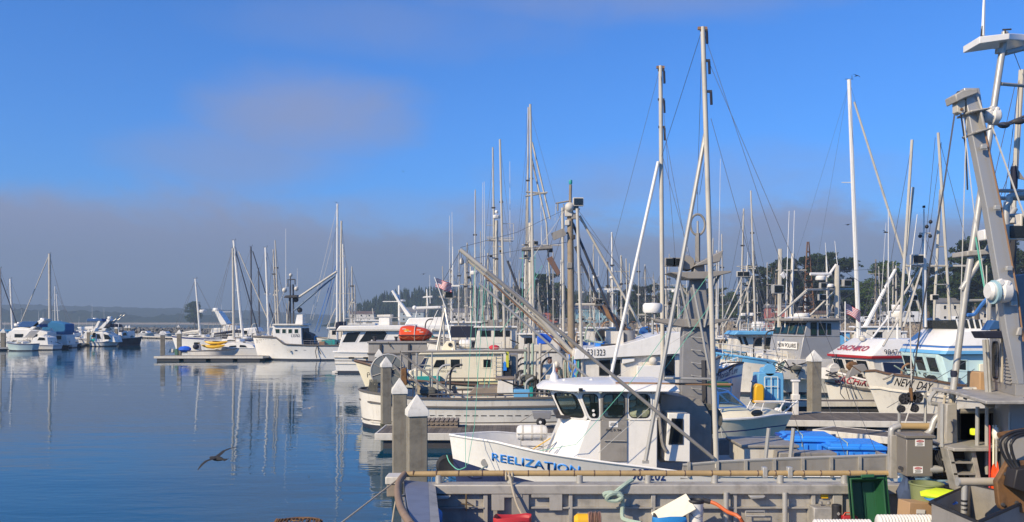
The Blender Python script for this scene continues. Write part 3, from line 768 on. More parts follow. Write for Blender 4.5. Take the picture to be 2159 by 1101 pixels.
dock((P(1740, HY, 30.2), P(1900, HY, 28.2), 1.3), .5, 'short float with bright white edge right of the small cuddy boat')
dock((P(336, HY, 93.0), P(560, HY, 93.0), 2.4), .45, 'long low float with a skiff and outboards at its left end')
dock((P(-60, HY, 122), P(20, HY, 124), 2.2), .45, 'float at the left edge of the harbour')
dock((P(86, HY, 128), P(113, HY, 140), 2.0), .45, 'short finger float below the blue canvas enclosure')
dock((P(157, HY, 139), P(172, HY, 150), 2.0), .45, 'small finger float with pale end left of the twin arch cruiser')
dock((P(290, HY, 215), P(450, HY, 190), 2.0), .45, 'far float in front of the grey rock breakwater')
def on(e_or_t, name, mesh_b, m): return mesh_b.build(name, m, e_or_t)
# pallet on the finger float
def pallet():
    p = G(934, 898, .5); e = bpy.data.objects.new('wooden_pallet', None); COL.objects.link(e); e.location = (p.x, p.y, .5); tag(e, 'stacked wooden pallets lying on the grey finger float', 'pallet')
    for s in range(2):
        b = MB(); z = s * .125
        for i in range(3): b.box((-.55, -.45 + i * .4, z), (.55, -.35 + i * .4, z + .09))
        for i in range(7): b.box((-.57 + i * .165, -.5, z + .09), (-.57 + i * .165 + .12, .5, z + .115))
        b.build('pallet_boards', WOOD, e)
pallet()
def pedestal(px, py, hpx, d, label):
    x = (px - CX) * d / F; s = d / F; e = bpy.data.objects.new('power_pedestal', None); COL.objects.link(e); e.location = (x, d, .5); tag(e, label, 'power pedestal', 'white power pedestals on the walkway')
    h = hpx * s
    MB().box((-.11, -.09, 0), (.11, .09, h)).build('post', WHITE2, e, .02)
    MB().box((-.15, -.13, h * .45), (.15, .13, h * .62)).build('socket_box', WHITE2, e, .02)
    MB().box((-.16, -.12, h), (.16, .12, h + .08)).build('lamp_cap', WHITE, e, .02)
pedestal(1677, 886, 70, 34.4, 'white power pedestal standing right of the small cuddy boat')
pedestal(1592, 886, 45, 39.0, 'white power pedestal beside the yellow fibreglass box')
# ---- fittings shared by boats (all add parts to a thing)
def radome(T, px, py, off, r=.3, h=.2, m=None, name='radar_dome', parent=None):
    c = T.l(px, py, off)
    return MB().lathe([(0, -h/2), (r*.9, -h/2), (r, -h*.3), (r, h*.25), (r*.85, h*.45), (0, h/2)], c, 18).build(name, m or WHITE, parent or T.e)
def openarray(T, px, py, off, L=1.2, m=None):
    c = T.l(px, py, off); b = MB().cbox(c, (L, .1, .09)); b.lathe([(0, -.22), (.14, -.22), (.16, -.1), (.1, -.04), (0, -.04)], c, 12)
    return b.build('radar_scanner', m or WHITE, T.e, .015)
def whip(T, x0, y0, x1, y1, off=0, r=.012, m=None): return T.tube('whip_antenna', m or SPARW, r, (x0, y0, off), (x1, y1, off), r1=r * .5, n=5)
def flood(T, px, py, off, s=.3, m=None, name='floodlight'):
    c = T.l(px, py, off); b = MB(); b.cbox(c, (s, s * .5, s * .8)); b.cbox(c + V((0, -s * .27, 0)), (s * .84, .03, s * .62), 1)
    return b.build(name, [m or ALUD, GLASS], T.e, .01)
def ladder(T, x0, x1, y0, y1, off, n=7, m=None, r=.018, parent=None, name='ladder'):
    b = MB(); a, c, d_, e_ = T.l(x0, y0, off), T.l(x0, y1, off), T.l(x1, y0, off), T.l(x1, y1, off)
    b.tube([a, c], r, 5); b.tube([d_, e_], r, 5)
    for i in range(n): u = (i + .5) / n; b.tube([a.lerp(c, u), d_.lerp(e_, u)], r * .8, 5)
    return b.build(name, m or ALUP, parent or T.e)
FR = mat('flag_red', (0.50, 0.03, 0.05), .8, dirt=.1); FW = mat('flag_white', (0.74, 0.72, 0.70), .8, dirt=.1); FB = mat('flag_navy', (0.02, 0.03, 0.13), .8, dirt=.1)
def flag(T, a, w, h, off, droop=.35, name='national_flag', m=0):
    """thirteen stripes and a starred canton, blowing from the top of its staff"""
    o = T.l(a[0], a[1], off); b = MB(); nx = 20
    def pt(u, v):
        return o + V((w * u, 0.16 * w * math.sin(u * 7 + v * 1.5) * u, -h * v - droop * w * u ** 1.3 + .05 * h * math.sin(u * 8)))
    for j in range(13):
        for i in range(nx):
            mi = 2 if (i < 8 and j < 7) else (0 if j % 2 == 0 else 1)
            b.add([pt(i/nx, j/13), pt((i+1)/nx, j/13), pt((i+1)/nx, (j+1)/13), pt(i/nx, (j+1)/13)], [(0, 1, 2, 3)], mi)
    for j in range(5):
        for i in range(6):
            c = pt((i + .7) / nx * 1.2, (j + .8) / 13 * 1.22); s = h * .017
            for q in (-.006, .006): b.add([c + V((-s, q, -s)), c + V((s, q, -s)), c + V((s, q, s)), c + V((-s, q, s))], [(0, 1, 2, 3)], 1)
    return b.build(name, [FR, FW, FB], T.e, fix=False)
def capsule(T, x0, y0, x1, y1, off, m=WHITE, name='life_raft_canister', parent=None, seam=True, group=None):
    a, c = T.l(x0, y0, off), T.l(x1, y1, off); L = abs(c.x - a.x); r = abs(a.z - c.z) / 2; cc = (a + c) / 2
    pr = [(0, -L/2), (r*.55, -L/2), (r*.86, -L*.46), (r, -L*.36), (r, L*.36), (r*.86, L*.46), (r*.55, L/2), (0, L/2)]
    o = MB().lathe(pr, cc, 20, 0, 'x').build(name, m, parent or T.e)
    b = MB()
    for u in (-.3, 0, .3): b.lathe([(r*1.0, u*L-.025), (r*1.03, u*L-.02), (r*1.03, u*L+.02), (r*1.0, u*L+.025)], cc, 20, 0, 'x')
    b.build('strap', OFFW, o)
    MB().box((cc.x - L*.49, cc.y - r*1.05, cc.z - .015), (cc.x + L*.49, cc.y + r*1.05, cc.z + .02)).build('seam', OFFW, o, .01)
    return o
def rails(T, line, hgt, off, r=.018, m=None, np=6, name='hand_rail', mid=True):
    q = T.pts(line, off); b = MB(); b.tube([p + V((0, 0, hgt)) for p in q], r, 5)
    if mid: b.tube([p + V((0, 0, hgt * .5)) for p in q], r * .7, 5)
    for i in range(np):
        u = i / (np - 1) * (len(q) - 1); k = min(int(u), len(q) - 2); p = q[k].lerp(q[k + 1], u - k); b.tube([p, p + V((0, 0, hgt))], r * .9, 5)
    return b.build(name, m or ALUP, T.e)
def wallwin(parent, q, gm, fm, fu=.12, fv=.12, name='window', gas=True):
    """a wall panel a..d (bl, br, tr, tl) with a round-cornered pane let into it, see-through"""
    def bl(u, v): return q[0] * (1-u) * (1-v) + q[1] * u * (1-v) + q[2] * u * v + q[3] * (1-u) * v
    n = (q[1] - q[0]).cross(q[3] - q[0]).normalized()
    N = 32; out, inn, gk = [], [], []
    for i in range(N):
        a = 2 * math.pi * (i + .5) / N; c, s = math.cos(a), math.sin(a); k = max(abs(c), abs(s))
        out.append(bl(.5 + .5 * c / k, .5 + .5 * s / k))
        e = (abs(c) ** 5 + abs(s) ** 5) ** .2
        gk.append(bl(.5 + (.5 - fu) * c / e, .5 + (.5 - fv) * s / e)); inn.append(bl(.5 + (.5 - fu * 1.45) * c / e, .5 + (.5 - fv * 1.45) * s / e))
    b = MB()
    b.loft([[p - n * .02 for p in out], [p + n * .02 for p in out], [p + n * .02 for p in gk], [p - n * .02 for p in gk]], 0, cap0=False, cap1=False)
    for i in range(N): b.add([out[i] - n * .02, out[(i+1) % N] - n * .02, gk[(i+1) % N] - n * .02, gk[i] - n * .02], [(0, 1, 2, 3)], 0)
    b.loft([[p + n * .026 for p in gk], [p + n * .03 for p in inn], [p - n * .015 for p in inn]], 1, cap0=False, cap1=False)
    b.loft([[p + n * .02 for p in gk], [p + n * .026 for p in gk]], 1, cap0=False, cap1=False)
    b.add(inn, [list(range(N))], 2)
    return b.build(name, [fm, BLACK, gm], parent)
# ------------------------------------------------------------------ the white boat with the blue name
def reel():
    T = Thing('fishing_boat', 'white fishing boat with big blue name on the bow, faceted cabin and raised trolling poles', 'fishing boat', 1400, 20.5)
    B = 3.4
    hull(T, [(948, 918), (1040, 940), (1140, 956), (1250, 969), (1350, 981), (1440, 993), (1500, 1000), (1885, 1003)], 968, B, tr=.96,
         mats=[WHITE, BOTB, GREYP], boot=[(0, .98), (.1, .76), (.2, .6), (.45, .42), (1, .25)], bul=.55, rows=[(.5, 0), (1, 0)], gun=WHITE, gunr=.03, fine=.42, deckm=GREYP)
    ys = T.ysurf
    s = T.sc * .93
    def onh(px, py, k=-1.2): return T.l(px, py, k)
    A, Bp = onh(1036, 977, -1.05), onh(1222, 1000.5, -1.5)
    d = V((.018, 0, -.018))
    text(T.e, 'REELIZATION', A + d, Bp + d, .185, SKYB, 'name_shadow', ys, bold=.004, out=.006)
    text(T.e, 'REELIZATION', A, Bp, .185, BLUEL, 'name_lettering', ys, bold=.004, out=.014)
    text(T.e, '987202', onh(1331, 1013, -1.6), onh(1402, 1013, -1.6), .26, NAVY, 'number_lettering', ys, bold=.0)
    # bow port and fairlead
    c = onh(1021, 983, -1.0); c.y = -ys(c.x, c.z) - .01
    MB().lathe([(.045, -.02), (.09, -.02), (.095, .01), (.05, .02)], c, 16, 0, 'y').build('hawse_ring', ALUP, T.e)
    MB().lathe([(0, 0), (.05, 0), (.05, .012), (0, .012)], c + V((0, -.012, 0)), 14, 0, 'y').build('hawse_hole', BLACK, T.e)
    # cabin
    hw = 1.05
    x = lambda px, py, o: T.l(px, py, o).x
    zk = T.l(1242, 886, -hw).z; ze = T.l(1217, 826, -hw).z; zb = T.l(1300, 978, -hw).z - .12
    xa = x(1386, 900, -hw)
    lv = [(zb, x(1207, 965, -hw), x(1146, 965, -.5)), (zk, x(1242, 886, -hw), x(1187, 876, -.5)), (ze, x(1217, 826, -hw), x(1160, 823, -.5))]
    def ring(z, xs, xf): return [V((xa, -hw, z)), V((xs, -hw, z)), V((xf, -.5, z)), V((xf, .5, z)), V((xs, hw, z)), V((xa, hw, z))]
    rg = [ring(*a) for a in lv]
    cab = MB().loft(rg[:2], 0, cap0=True, cap1=True).build('cabin', WHITE, T.e, .02)
    k, t = rg[1], rg[2]
    wallwin(cab, [k[2], k[1], t[1], t[2]], GLASST, WHITE, .06, .06)
    wallwin(cab, [k[3], k[2], t[2], t[3]], GLASST, WHITE, .07, .06)
    wallwin(cab, [k[4], k[3], t[3], t[4]], GLASST, WHITE, .06, .06)
    # near side: panels by column, pixel columns at the knuckle and eave
    def side(c0, c1, o, fu=.09, top0=None, top1=None):
        a = V((x(c0, 886, -hw), o, zk)); b_ = V((x(c1, 886, -hw), o, zk)); c_ = V((x(top1 or c1, 826, -hw), o, ze)); d_ = V((x(top0 or c0, 826, -hw), o, ze))
        q = [a, b_, c_, d_] if o < 0 else [b_, a, d_, c_]
        wallwin(cab, q, GLASST, WHITE, fu, .07)
    for o in (-hw, hw):
        side(1242, 1266, o, .1, 1217, 1266); side(1322, 1374, o, .06); 
        if o > 0: side(1266, 1322, o)
    for o in (-hw, hw):
        q = [V((x(1374, 886, -hw), o, zk)), V((xa, o, zk)), V((xa, o, ze)), V((x(1374, 826, -hw), o, ze))]
        MB().add(q + [p + V((0, .04 if o < 0 else -.04, 0)) for p in q], [(0, 1, 2, 3), (4, 5, 6, 7), (0, 1, 5, 4), (1, 2, 6, 5), (2, 3, 7, 6), (3, 0, 4, 7)]).build('cabin_corner', WHITE, cab)
    wallwin(cab, [V((xa, -hw, zk)), V((xa, hw, zk)), V((xa, hw, ze)), V((xa, -hw, ze))], GLASST, WHITE, .2, .1)
    # door
    dz0 = T.l(1290, 973, -hw).z; dq = [V((x(1265.5, 900, -hw), -hw - .012, dz0)), V((x(1322, 900, -hw), -hw - .012, dz0)), V((x(1322, 900, -hw), -hw - .012, zk)), V((x(1265.5, 900, -hw), -hw - .012, zk))]
    dr = MB().prism([(p.x, p.z) for p in dq], -hw - .035, -hw - .003).build('door', ALUD, T.e, .008)
    wallwin(dr, [dq[3] + V((0, -.005, 0)), dq[2] + V((0, -.005, 0)), V((dq[2].x, -hw - .017, ze)), V((dq[0].x, -hw - .017, ze))], GLASST, ALUD, .08, .07, 'door_window')
    T.tube('handle', ALUP, .012, (1273, 929, -hw - .07), (1318, 930, -hw - .07), parent=dr)
    dy = -hw - .04
    notice = MB().box(T.l(1284, 901, dy), T.l(1303, 888, dy) + V((0, .006, 0))).build('notice', WHITE, dr)
    text(dr, 'F/G R 94', T.l(1278, 909, dy), T.l(1309, 909, dy), .05, INK, 'door_lettering')
    b = MB()
    for i, (u0, u1) in enumerate(((1288, 1299), (1286, 1301), (1287, 1298))): b.box(T.l(u0, 893 + i * 2.5, dy - .004), T.l(u1, 892 + i * 2.5, dy - .004) + V((0, .003, 0)))
    b.build('notice_print', INK, dr)
    for px, py, r in ((1252, 875, .035), (1251, 866, .03)): MB().lathe([(0, -.004), (r, -.004), (r, .004), (0, .004)], T.l(px, py, -hw - .035), 14, 0, 'y').build('sticker', WHITE, cab)
    # things inside the cabin
    MB().box((x(1172, 880, -.5), -.7, zk), (x(1262, 880, -.5), .8, zk + .06)).build('dashboard', DARK, cab)
    MB().cbox(V((x(1253, 870, 0), -.5, zk + .2)), (.3, .12, .26)).cbox(V((x(1292, 870, 0), -.55, zk + .17)), (.34, .14, .24)).build('instrument_box', BLACK, cab, .02)
    MB().ball(V((x(1345, 880, 0), -.6, zk + .1)), .26, sq=(1.4, .9, .7)).build('folded_oilskins', OFFW, cab)
    # roof with sloping fascia
    zt = ze + .16
    def rr(z, o, px_s, px_f, xaft, fo): return [V((xaft, -o, z)), V((x(px_s, 826, -o), -o, z)), V((x(px_f, 820, -fo), -fo, z)), V((x(px_f, 820, -fo), fo, z)), V((x(px_s, 826, -o), o, z)), V((xaft, o, z))]
    xr = x(1434, 826, -1.25)
    rb = MB(); rb.loft([rr(ze + .005, 1.24, 1203, 1134, xr, .45), rr(ze + .03, 1.25, 1201, 1132, xr, .45), rr(zt, 1.12, 1213, 1147, xr - .08, .4), rr(zt + .05, .8, 1245, 1190, xr - .3, .3)])
    rf = rb.build('roof', WHITE, T.e, .012)
    T.tube('roof_edge_board', BROWNW, .02, (1200, 806, -.4), (1295, 809, -.9), parent=rf); T.tube('roof_pole', RUSTP, .028, (1298, 808, -1.0), (1545, 811, -1.1))
    flood(T, 1224.5, 822, -1.28, .09, DARK, 'deck_light')
    MB().lathe([(0, -.02), (.11, -.02), (.09, .1), (.035, .2), (.02, .38), (0, .4)], T.l(1168, 801, .1), 12).build('horn_mushroom', WHITE, rf)
    for px in (1190, 1247): MB().lathe([(0, 0), (.05, 0), (.05, .06), (0, .09)], T.l(px, 806, -.3), 10).build('roof_vent', WHITE, rf)
    # aft house behind the cabin
    T.slab('aft_locker', WHITE, [(1402, 972), (1455, 975), (1455, 873), (1409, 871)], -1.0, .2)
    T.win(T.e, [(1409, 937), (1440, 937), (1440, 883), (1416, 882)], -1.0, GLASS, BLACK, .03, 'locker_window')
    T.slab('engine_casing', ALUD, [(1392, 975), (1500, 975), (1500, 880), (1478, 842), (1392, 830)], -.4, .9)
    T.tube('exhaust_pipe', ALUD, .04, (1388, 852, -1.02), (1396, 930, -1.02), (1405, 952, -1.02), curve=4)
    MB().lathe([(0, -.09), (.34, -.09), (.36, -.05), (.2, -.05), (.2, .05), (.36, .05), (.34, .09), (0, .09)], T.l(1490, 884, -.2), 20, 0, 'y').build('net_reel', NETM, T.e)
    # liferaft on its cradle
    cr = T.tubes('raft_cradle', ALUP, .013, [[(1098, 927, -.55), (1098, 952, -.55)], [(1145, 929, -.55), (1145, 955, -.55)], [(1098, 952, -.55), (1145, 955, -.55)], [(1098, 940, -.15), (1145, 942, -.15)], [(1098, 927, -.15), (1098, 952, -.15)], [(1145, 929, -.15), (1145, 955, -.15)], [(1098, 928, -.55), (1098, 928, -.15)], [(1145, 929, -.55), (1145, 929, -.15)], [(1110, 940, -.55), (1135, 953, -.55)]], n=5)
    capsule(T, 1089, 896, 1154, 929, -.35)
    T.tube('boat_hook', YEL, .014, (1124, 947, -.7), (1161, 924, -.7)); T.tubes('bow_tackle', ALUP, .012, [[(1130, 950, -.8), (1160, 936, -.8)], [(1150, 952, -.8), (1175, 931, -.8)]])
    # steel mast with two platforms
    mo = .55
    m0 = [T.l(px, py, mo) for px, py in ((1430, 960), (1500, 960), (1494, 700), (1481, 553), (1463, 553), (1437, 700))]
    mast = MB().prism([(p.x, p.z) for p in m0], mo - .18, mo + .18).build('mast', GREYP, T.e, .02)
    T.slab('spreader_wing', ALUD, [(1371, 672), (1547, 673), (1520, 680), (1480, 690), (1440, 690), (1385, 679)], mo - .3, mo + .3)
    T.slab('radar_platform', ALUD, [(1413, 574), (1542, 571), (1542, 575), (1490, 588), (1450, 588)], mo - .45, mo + .45)
    T.tubes('mast_brace', ALUP, .03, [[(1455, 690, mo - .3), (1430, 580, mo - .4)], [(1485, 690, mo - .3), (1508, 580, mo - .4)], [(1520, 575, mo), (1482, 640, mo)], [(1418, 576, mo), (1462, 640, mo)], [(1461, 600, mo - .35), (1497, 790, mo - .35)]], n=6)
    T.slab('tilted_panel', ALUD, [(1462, 562), (1470, 556), (1526, 527), (1518, 552)], mo - .35, mo + .2)
    for px in (1413, 1428): flood(T, px, 553, mo - .3, .26)
    MB().lathe([(0, -.2), (.16, -.2), (.2, 0), (.16, .2), (0, .2)], T.l(1447, 555, mo), 14, 0, 'y').build('horn_speaker', ALUD, T.e)
    T.tube('antenna_post', ALUD, .06, (1471, 552, mo), (1471, 492, mo)); T.tube('antenna_spike', ALUP, .025, (1471, 492, mo), (1471, 466, mo))
    c = T.l(1471, 474, mo); MB().tube([c + V((.175 * math.cos(a * .2618), 0, .25 * math.sin(a * .2618))) for a in range(25)], .028, 6).build('ring_antenna', ALUD, T.e)
    T.tube('radar_post', ALUP, .03, (1376, 662, .3), (1376, 705, .3)); radome(T, 1376, 649, .3, .235, .235)
    T.tube('radome_bracket', ALUP, .025, (1345, 664, .3), (1376, 664, .3))
    for a, c_ in (((1470, 860), (1505, 858)), ((1470, 800), (1500, 800))): pass
    for i in range(7):
        y = 710 + i * 27; p = T.l(1458, y, mo - .2); q = T.l(1476, y + 2, mo - .2); MB().tube([p, p + V((0, -.12, -.01)), q + V((0, -.12, -.01)), q], .014, 5).build('mast_step', ALUP, mast)
    T.tube('lifting_ram', DARK, .06, (1484, 760, -.2), (1486, 850, -.2)); T.slab('crutch_bar', ALUP, [(1402, 800), (1503, 802), (1503, 797), (1402, 795)], -1.2, -1.12)
    T.slab('green_tray', GREENP, [(1496, 817), (1542, 817), (1536, 806), (1500, 806)], -.8, -.4)
    # trolling poles and struts
    for nm, a, c_, r in (('trolling_pole', (1481.5, 57, -1.62), (1511, 986, -1.62), .052), ('trolling_pole', (1392.5, 139, 1.5), (1398, 850, 1.5), .052)):
        T.tube(nm, SPAR, r, a, c_, n=10, r1=r * 1.15)
    T.tube('pole_strut', ALUP, .046, (1487, 283, -1.5), (1361, 972, -1.5), n=8); T.tube('pole_strut', SPARW, .042, (1388, 341, 1.4), (1284, 812, 1.4), n=8)
    T.tube('boom', ALUD, .038, (1026, 572, -1.72), (1504, 966, -1.72), n=8)
    f = MB().cbox(T.l(1361, 974, -1.5), (.14, .1, .06)).build('strut_foot', ALUP, T.e)
    for px, py, o in ((1490, 66, -1.62), (1495, 130, -1.62), (1499, 195, -1.62), (1400, 150, 1.5), (1400, 212, 1.5), (1401, 270, 1.5)):
        T.tube('shock_cord', NAVYC, .028, (px, py, o), (px + 1, py + 26, o), n=6)
        a = T.l(px - 6, py - 2, o); MB().cbox(a, (.16, .05, .05)).build('pole_bracket', DARK, T.e)
    for px, py, o in ((1481, 60, -1.62), (1392.5, 142, 1.5)): MB().cbox(T.l(px, py, o), (.2, .06, .06)).build('pole_head', RUSTP, T.e)
    T.tubes('rigging', WIRE, .006, [[(1481, 60, -1.6), (1470, 410, .3)], [(1481, 60, -1.6), (1782, 960, -1.6)], [(1494, 130, -1.6), (1850, 960, -1.6)], [(1499, 250, -1.6), (1700, 966, -1.6)],
        [(1392, 142, 1.5), (1425, 560, .5)], [(1392, 142, 1.5), (1180, 950, 1.4)], [(1481, 60, -1.6), (1395, 330, 1.4)], [(1400, 270, 1.5), (1450, 540, .5)], [(1471, 405, .55), (1471, 450, .55)], [(1397, 330, 1.5), (1471, 600, .5)], [(1492, 300, -1.6), (1475, 410, .5)]])
    T.tubes('halyard', LINEG, .008, [[(1001, 560, -1.4), (981, 920, -1.0), (982, 985, -1.3)], [(1022, 590, -1.4), (1000, 900, -1.0), (986, 980, -1.3)], [(1508, 560, -1.5), (1335, 800, -1.4), (1215, 937, -1.3), (1130, 952, -1.2)], [(1500, 640, -1.5), (1400, 780, -1.4)]])
    T.tube('stay', WIREL, .006, (1380, 850, -1.5), (1262, 955, -1.5), n=4); T.tube('stay', WIREL, .006, (1470, 690, .3), (1290, 800, .3), n=4)
    T.tube('mooring_line', ROPEG, .02, (1022, 984, -1.1), (1012, 992, -1.3), (996, 1003, -2.0), curve=4)
    T.tube('bow_line', LINEG, .012, (942, 960, -.1), (948, 975, -.3), (965, 990, -.5), (982, 985, -.7), curve=5)
    MB().lathe([(.12, -.09), (.2, -.1), (.27, 0), (.2, .1), (.12, .09)], T.l(943, 982, .3), 16, 0, 'y').build('bow_fender_tyre', BLACK, T.e)
    # aluminium stern bulwark with stiffeners
    yb = -1.66
    def bul(o, name='stern_bulwark'):
        q = [T.l(px, py, -1.66) for px, py in ((1434, 1010), (1880, 1008), (1880, 962), (1640, 970), (1520, 976), (1440, 983))]
        p = MB().prism([(v.x, v.z) for v in q], o, o + .03).build(name, ALUD, T.e, .006)
        sg = -1 if o < 0 else 1; e = o if o < 0 else o + .03
        for i in range(8):
            px = 1452 + i * 60; a = T.l(px, 1006, -1.66); c_ = T.l(px, 974 - (px - 1440) * .03, -1.66); MB().box((a.x - .03, e, a.z), (c_.x + .03, e + sg * .05, c_.z)).build('stiffener', ALU, p)
        MB().tube([V((q[i].x, o + .015, q[i].z + .02)) for i in (2, 3, 4, 5)], .035, 6).build('top_pipe', ALUP, p)
        return p
    bul(-1.66); bul(1.6)
    xs = T.l(1880, 980, -1.66).x; za = T.l(1880, 1008, -1.66).z; zc = T.l(1880, 962, -1.66).z
    MB().box((xs - .03, -1.62, za), (xs, 1.59, zc)).build('stern_bulwark', ALUD, T.e)
    for px, py in ((1619, 903), (1671, 903)): T.tube('stanchion', ALUP, .045, (px + 2, py, -1.55), (px - 8, 995, -1.55), n=8)
    T.slab('deck_box', OFFW, [(1570, 985), (1682, 985), (1682, 945), (1570, 945)], -.9, .5)
    T.slab('deck_box_lid', ALUD, [(1564, 945), (1686, 945), (1686, 939), (1564, 939)], -.95, .55)
    T.slab('hatch_cover', ALUD, [(1640, 990), (1770, 990), (1765, 955), (1644, 955)], -1.4, -.95)
    return T
RE = reel()
def tote(px0, py0, px1, py1, py2, d, label, off=.6, m=BLUEP):
    """insulated fish tote with a lid"""
    T = Thing('fish_tote', label, 'fish tote', (px0 + px1) / 2, d, -6, 'blue insulated fish totes on the stern deck', z=0)
    a = T.l(px0, py1, -off); c = T.l(px1, py0, -off); z2 = T.l(px0, py2, -off).z
    w0 = c.x - a.x
    def rg(z, k, dy=0): return [V((a.x + k, -off + k, z)), V((c.x - k, -off + k, z)), V((c.x - k, off - k, z)), V((a.x + k, off - k, z))]
    MB().loft([rg(z2, .07), rg(a.z, .03)]).build('tub', m, T.e, .03)
    MB().loft([rg(a.z, -.02), rg(a.z + .07, -.02), rg(a.z + .08, .06), rg(a.z + .13, .10)]).build('lid', m, T.e, .02)
    b = MB()
    for i in range(4):
        u = a.x + w0 * (i + .5) / 4; b.box((u - .05, -off + .0, z2 + .05), (u + .05, -off + .05, a.z - .05))
    b.build('rib', m, T.e, .01)
    T.tube('lid_rope', ROPEG, .012, V((a.x + w0 * .3, -off - .03, a.z - .1)), V((a.x + w0 * .33, -off + .1, a.z + .15)), V((a.x + w0 * .4, off - .1, a.z + .15)))
tote(1656, 922, 1772, 932, 985, 20.9, 'blue lidded fish tote standing left and behind on the stern deck')
tote(1748, 938, 1874, 949, 990, 20.2, 'blue lidded fish tote standing right and nearer on the stern deck')
# ------------------------------------------------------------------ the aluminium work boat in front
def near():
    D0 = 14.0
    T = Thing('work_boat', 'bare aluminium work boat in the foreground with crane boom, gantry and pipe rail', 'work boat', 1400, D0)
    L = T.l
    zc = L(1400, 1016, .2).z; zf = L(1400, 1042, -.06).z; zd = .74
    xl, xr = L(905, 1020, .1).x, L(2450, 1020, .1).x
    xo = L(846, 1016, .2).x
    # hull shell, open on top
    oA = [(xo, .22), (xr, .22), (xr, -5.2), (L(850, 1101, -3.3).x, -5.2), (L(850, 1101, -3.3).x, -3.3)]
    def ring(z, k): return [V((p[0], p[1], z)) for p in oA]
    ins = [(xl, .06), (xr - .1, .06), (xr - .1, -5.05), (L(912, 1101, -3.3).x, -5.05), (L(912, 1101, -3.3).x, -3.3)]
    MB().loft([ring(-.4, 0), ring(.25, 0), ring(zf - .05, 0), [V((p[0], p[1], zf)) for p in ins], [V((p[0], p[1], zd)) for p in ins]], 0, cap1=False, mrow=[1, 0, 0, 0, 0]).build('hull', [ALUD, BOTT], T.e)
    MB().add([V((p[0], p[1], zd + .004)) for p in ins], [(0, 1, 2, 3, 4)]).build('deck', GREYP, T.e)
    # sloped end coaming at left
    a0, a1 = L(851, 1012, .15), L(906, 1017, .15); b0, b1 = L(866, 1112, -3.3), L(918, 1112, -3.3)
    MB().add([a0, a1, b1, b0] + [p - V((0, 0, .5)) for p in (a0, a1, b1, b0)], [(0,1,2,3),(4,7,6,5),(0,4,5,1),(1,5,6,2),(2,6,7,3),(3,7,4,0)]).build('end_coaming', mat('blue_grey_paint', (.16, .18, .24), .5, dirt=.4), T.e, .01)
    MB().add([a1 + V((-.02, 0, .012)), a1 + V((.09, -.03, -.02)), b1 + V((.06, 0, -.0)), b1 + V((-.06, 0, .012))] , [(0, 1, 2, 3)]).build('coaming_edge', ALU, T.e)
    # far bulwark: cap, wall, ribs, ledge
    MB().box((xl - .02, -.07, zf - .005), (xr, .235, zc)).build('bulwark_cap', ALU, T.e, .018)
    wall = MB().box((xl, .04, zd), (xr - .1, .055, zf)).build('bulwark', ALU, T.e)
    for px, w in ((1024, 9), (1203, 8), (1377, 9), (1549, 8), (1714, 8), (1765, 20), (1905, 12)):
        c = L(px, 1050, 0); h = w * .5 * D0 / F; MB().box((c.x - h, -.035, zd), (c.x + h, .04, zf - .002)).build('rib', ALU, wall, .006)
    for i, (p0, p1) in enumerate(((912, 1020), (1120, 1199), (1207, 1373), (1381, 1545), (1553, 1710))):
        MB().box((L(p0, 1070, 0).x, -.05, L(1300, 1071, 0).z), (L(p1, 1070, 0).x, .04, L(1300, 1068.5, 0).z)).build('ledge', ALU, wall)
    for px in (1087, 1163):           # slotted bracket plates
        w = 36 * D0 / F; c = L(px - 18 if px < 1100 else px - 10, 1050, -.04); s = 1 if px < 1100 else -1
        z0, z1, z2 = L(px, 1075, 0).z, L(px, 1040, 0).z, L(px, 1095, 0).z
        x0 = c.x - w * .9; x1 = c.x + w * .9
        if s > 0: pf_ = [(x0, z0), (x0 + w * .75, z0), (x0 + w * .75, z1 - .06), (x1, z1 - .06), (x1, z1), (x0, z1)]
        else: pf_ = [(x1, z0), (x1 - w * .75, z0), (x1 - w * .75, z1 - .06), (x0, z1 - .06), (x0, z1), (x1, z1)]
        MB().prism(pf_, -.06, -.03).build('bracket_plate', ALU, wall, .006)
    MB().box((L(1079, 1050, 0).x, -.05, zd), (L(1115, 1050, 0).x, .035, zf - .004)).build('hull_patch_plate', ALUD, wall, .005)
    for px in (1531, 1655): T.tube('air_pipe', ALUP, .042, (px, 1038, -.1), (px, 1112, -.1), n=10)
    for px, py in ((934, 1047), (1594, 1046)):
        c = L(px, py, -.06); MB().prism([(c.x - .13, c.z + .02), (c.x + .13, c.z + .02), (c.x + .09, c.z - .02), (c.x - .10, c.z - .03)], -.16, 0).build('fold_down_cleat', ALUP, wall, .01)
    b = MB(); b.tube(T.pts([(983, 1042, -.1), (983, 1077, -.1)]), .014, 6); b.tube(T.pts([(972, 1062, -.1), (998, 1066, -.1)]), .012, 6); b.tube(T.pts([(983, 1058, -.1), (983, 1058, .04)]), .012, 6)
    b.build('wing_bolt', mat('bronze', (.22, .16, .09), .5, .6), wall)
    b = MB(); a = L(1572, 1078, -.08); c = L(1612, 1088, -.08); b.tube([a, V((c.x, a.y, a.z)), c, V((a.x, a.y, c.z)), a], .012, 5); b.build('step_ring', ALUP, wall)
    MB().box(L(1732, 1051, -.0), L(1746, 1043, -.0) + V((0, .036, 0))).build('warning_plate', YEL, wall)
    T.slab('control_box', ALU, [(1716, 1112), (1757, 1112), (1757, 1071), (1716, 1071)], -.3, .03)
    for px in (1730, 1747): MB().lathe([(0, 0), (.012, 0), (.012, .05), (.035, .06), (.03, .1), (0, .11)], L(px, 1071, -.15), 10).build('control_knob', ALUD, T.e)
    # pipe rail on short posts, wrapped
    zr = L(1400, 998, .1).z
    q = [L(853, 1000, .12), L(1000, 998, .12), L(1400, 998, .12), L(1888, 998, .12)]
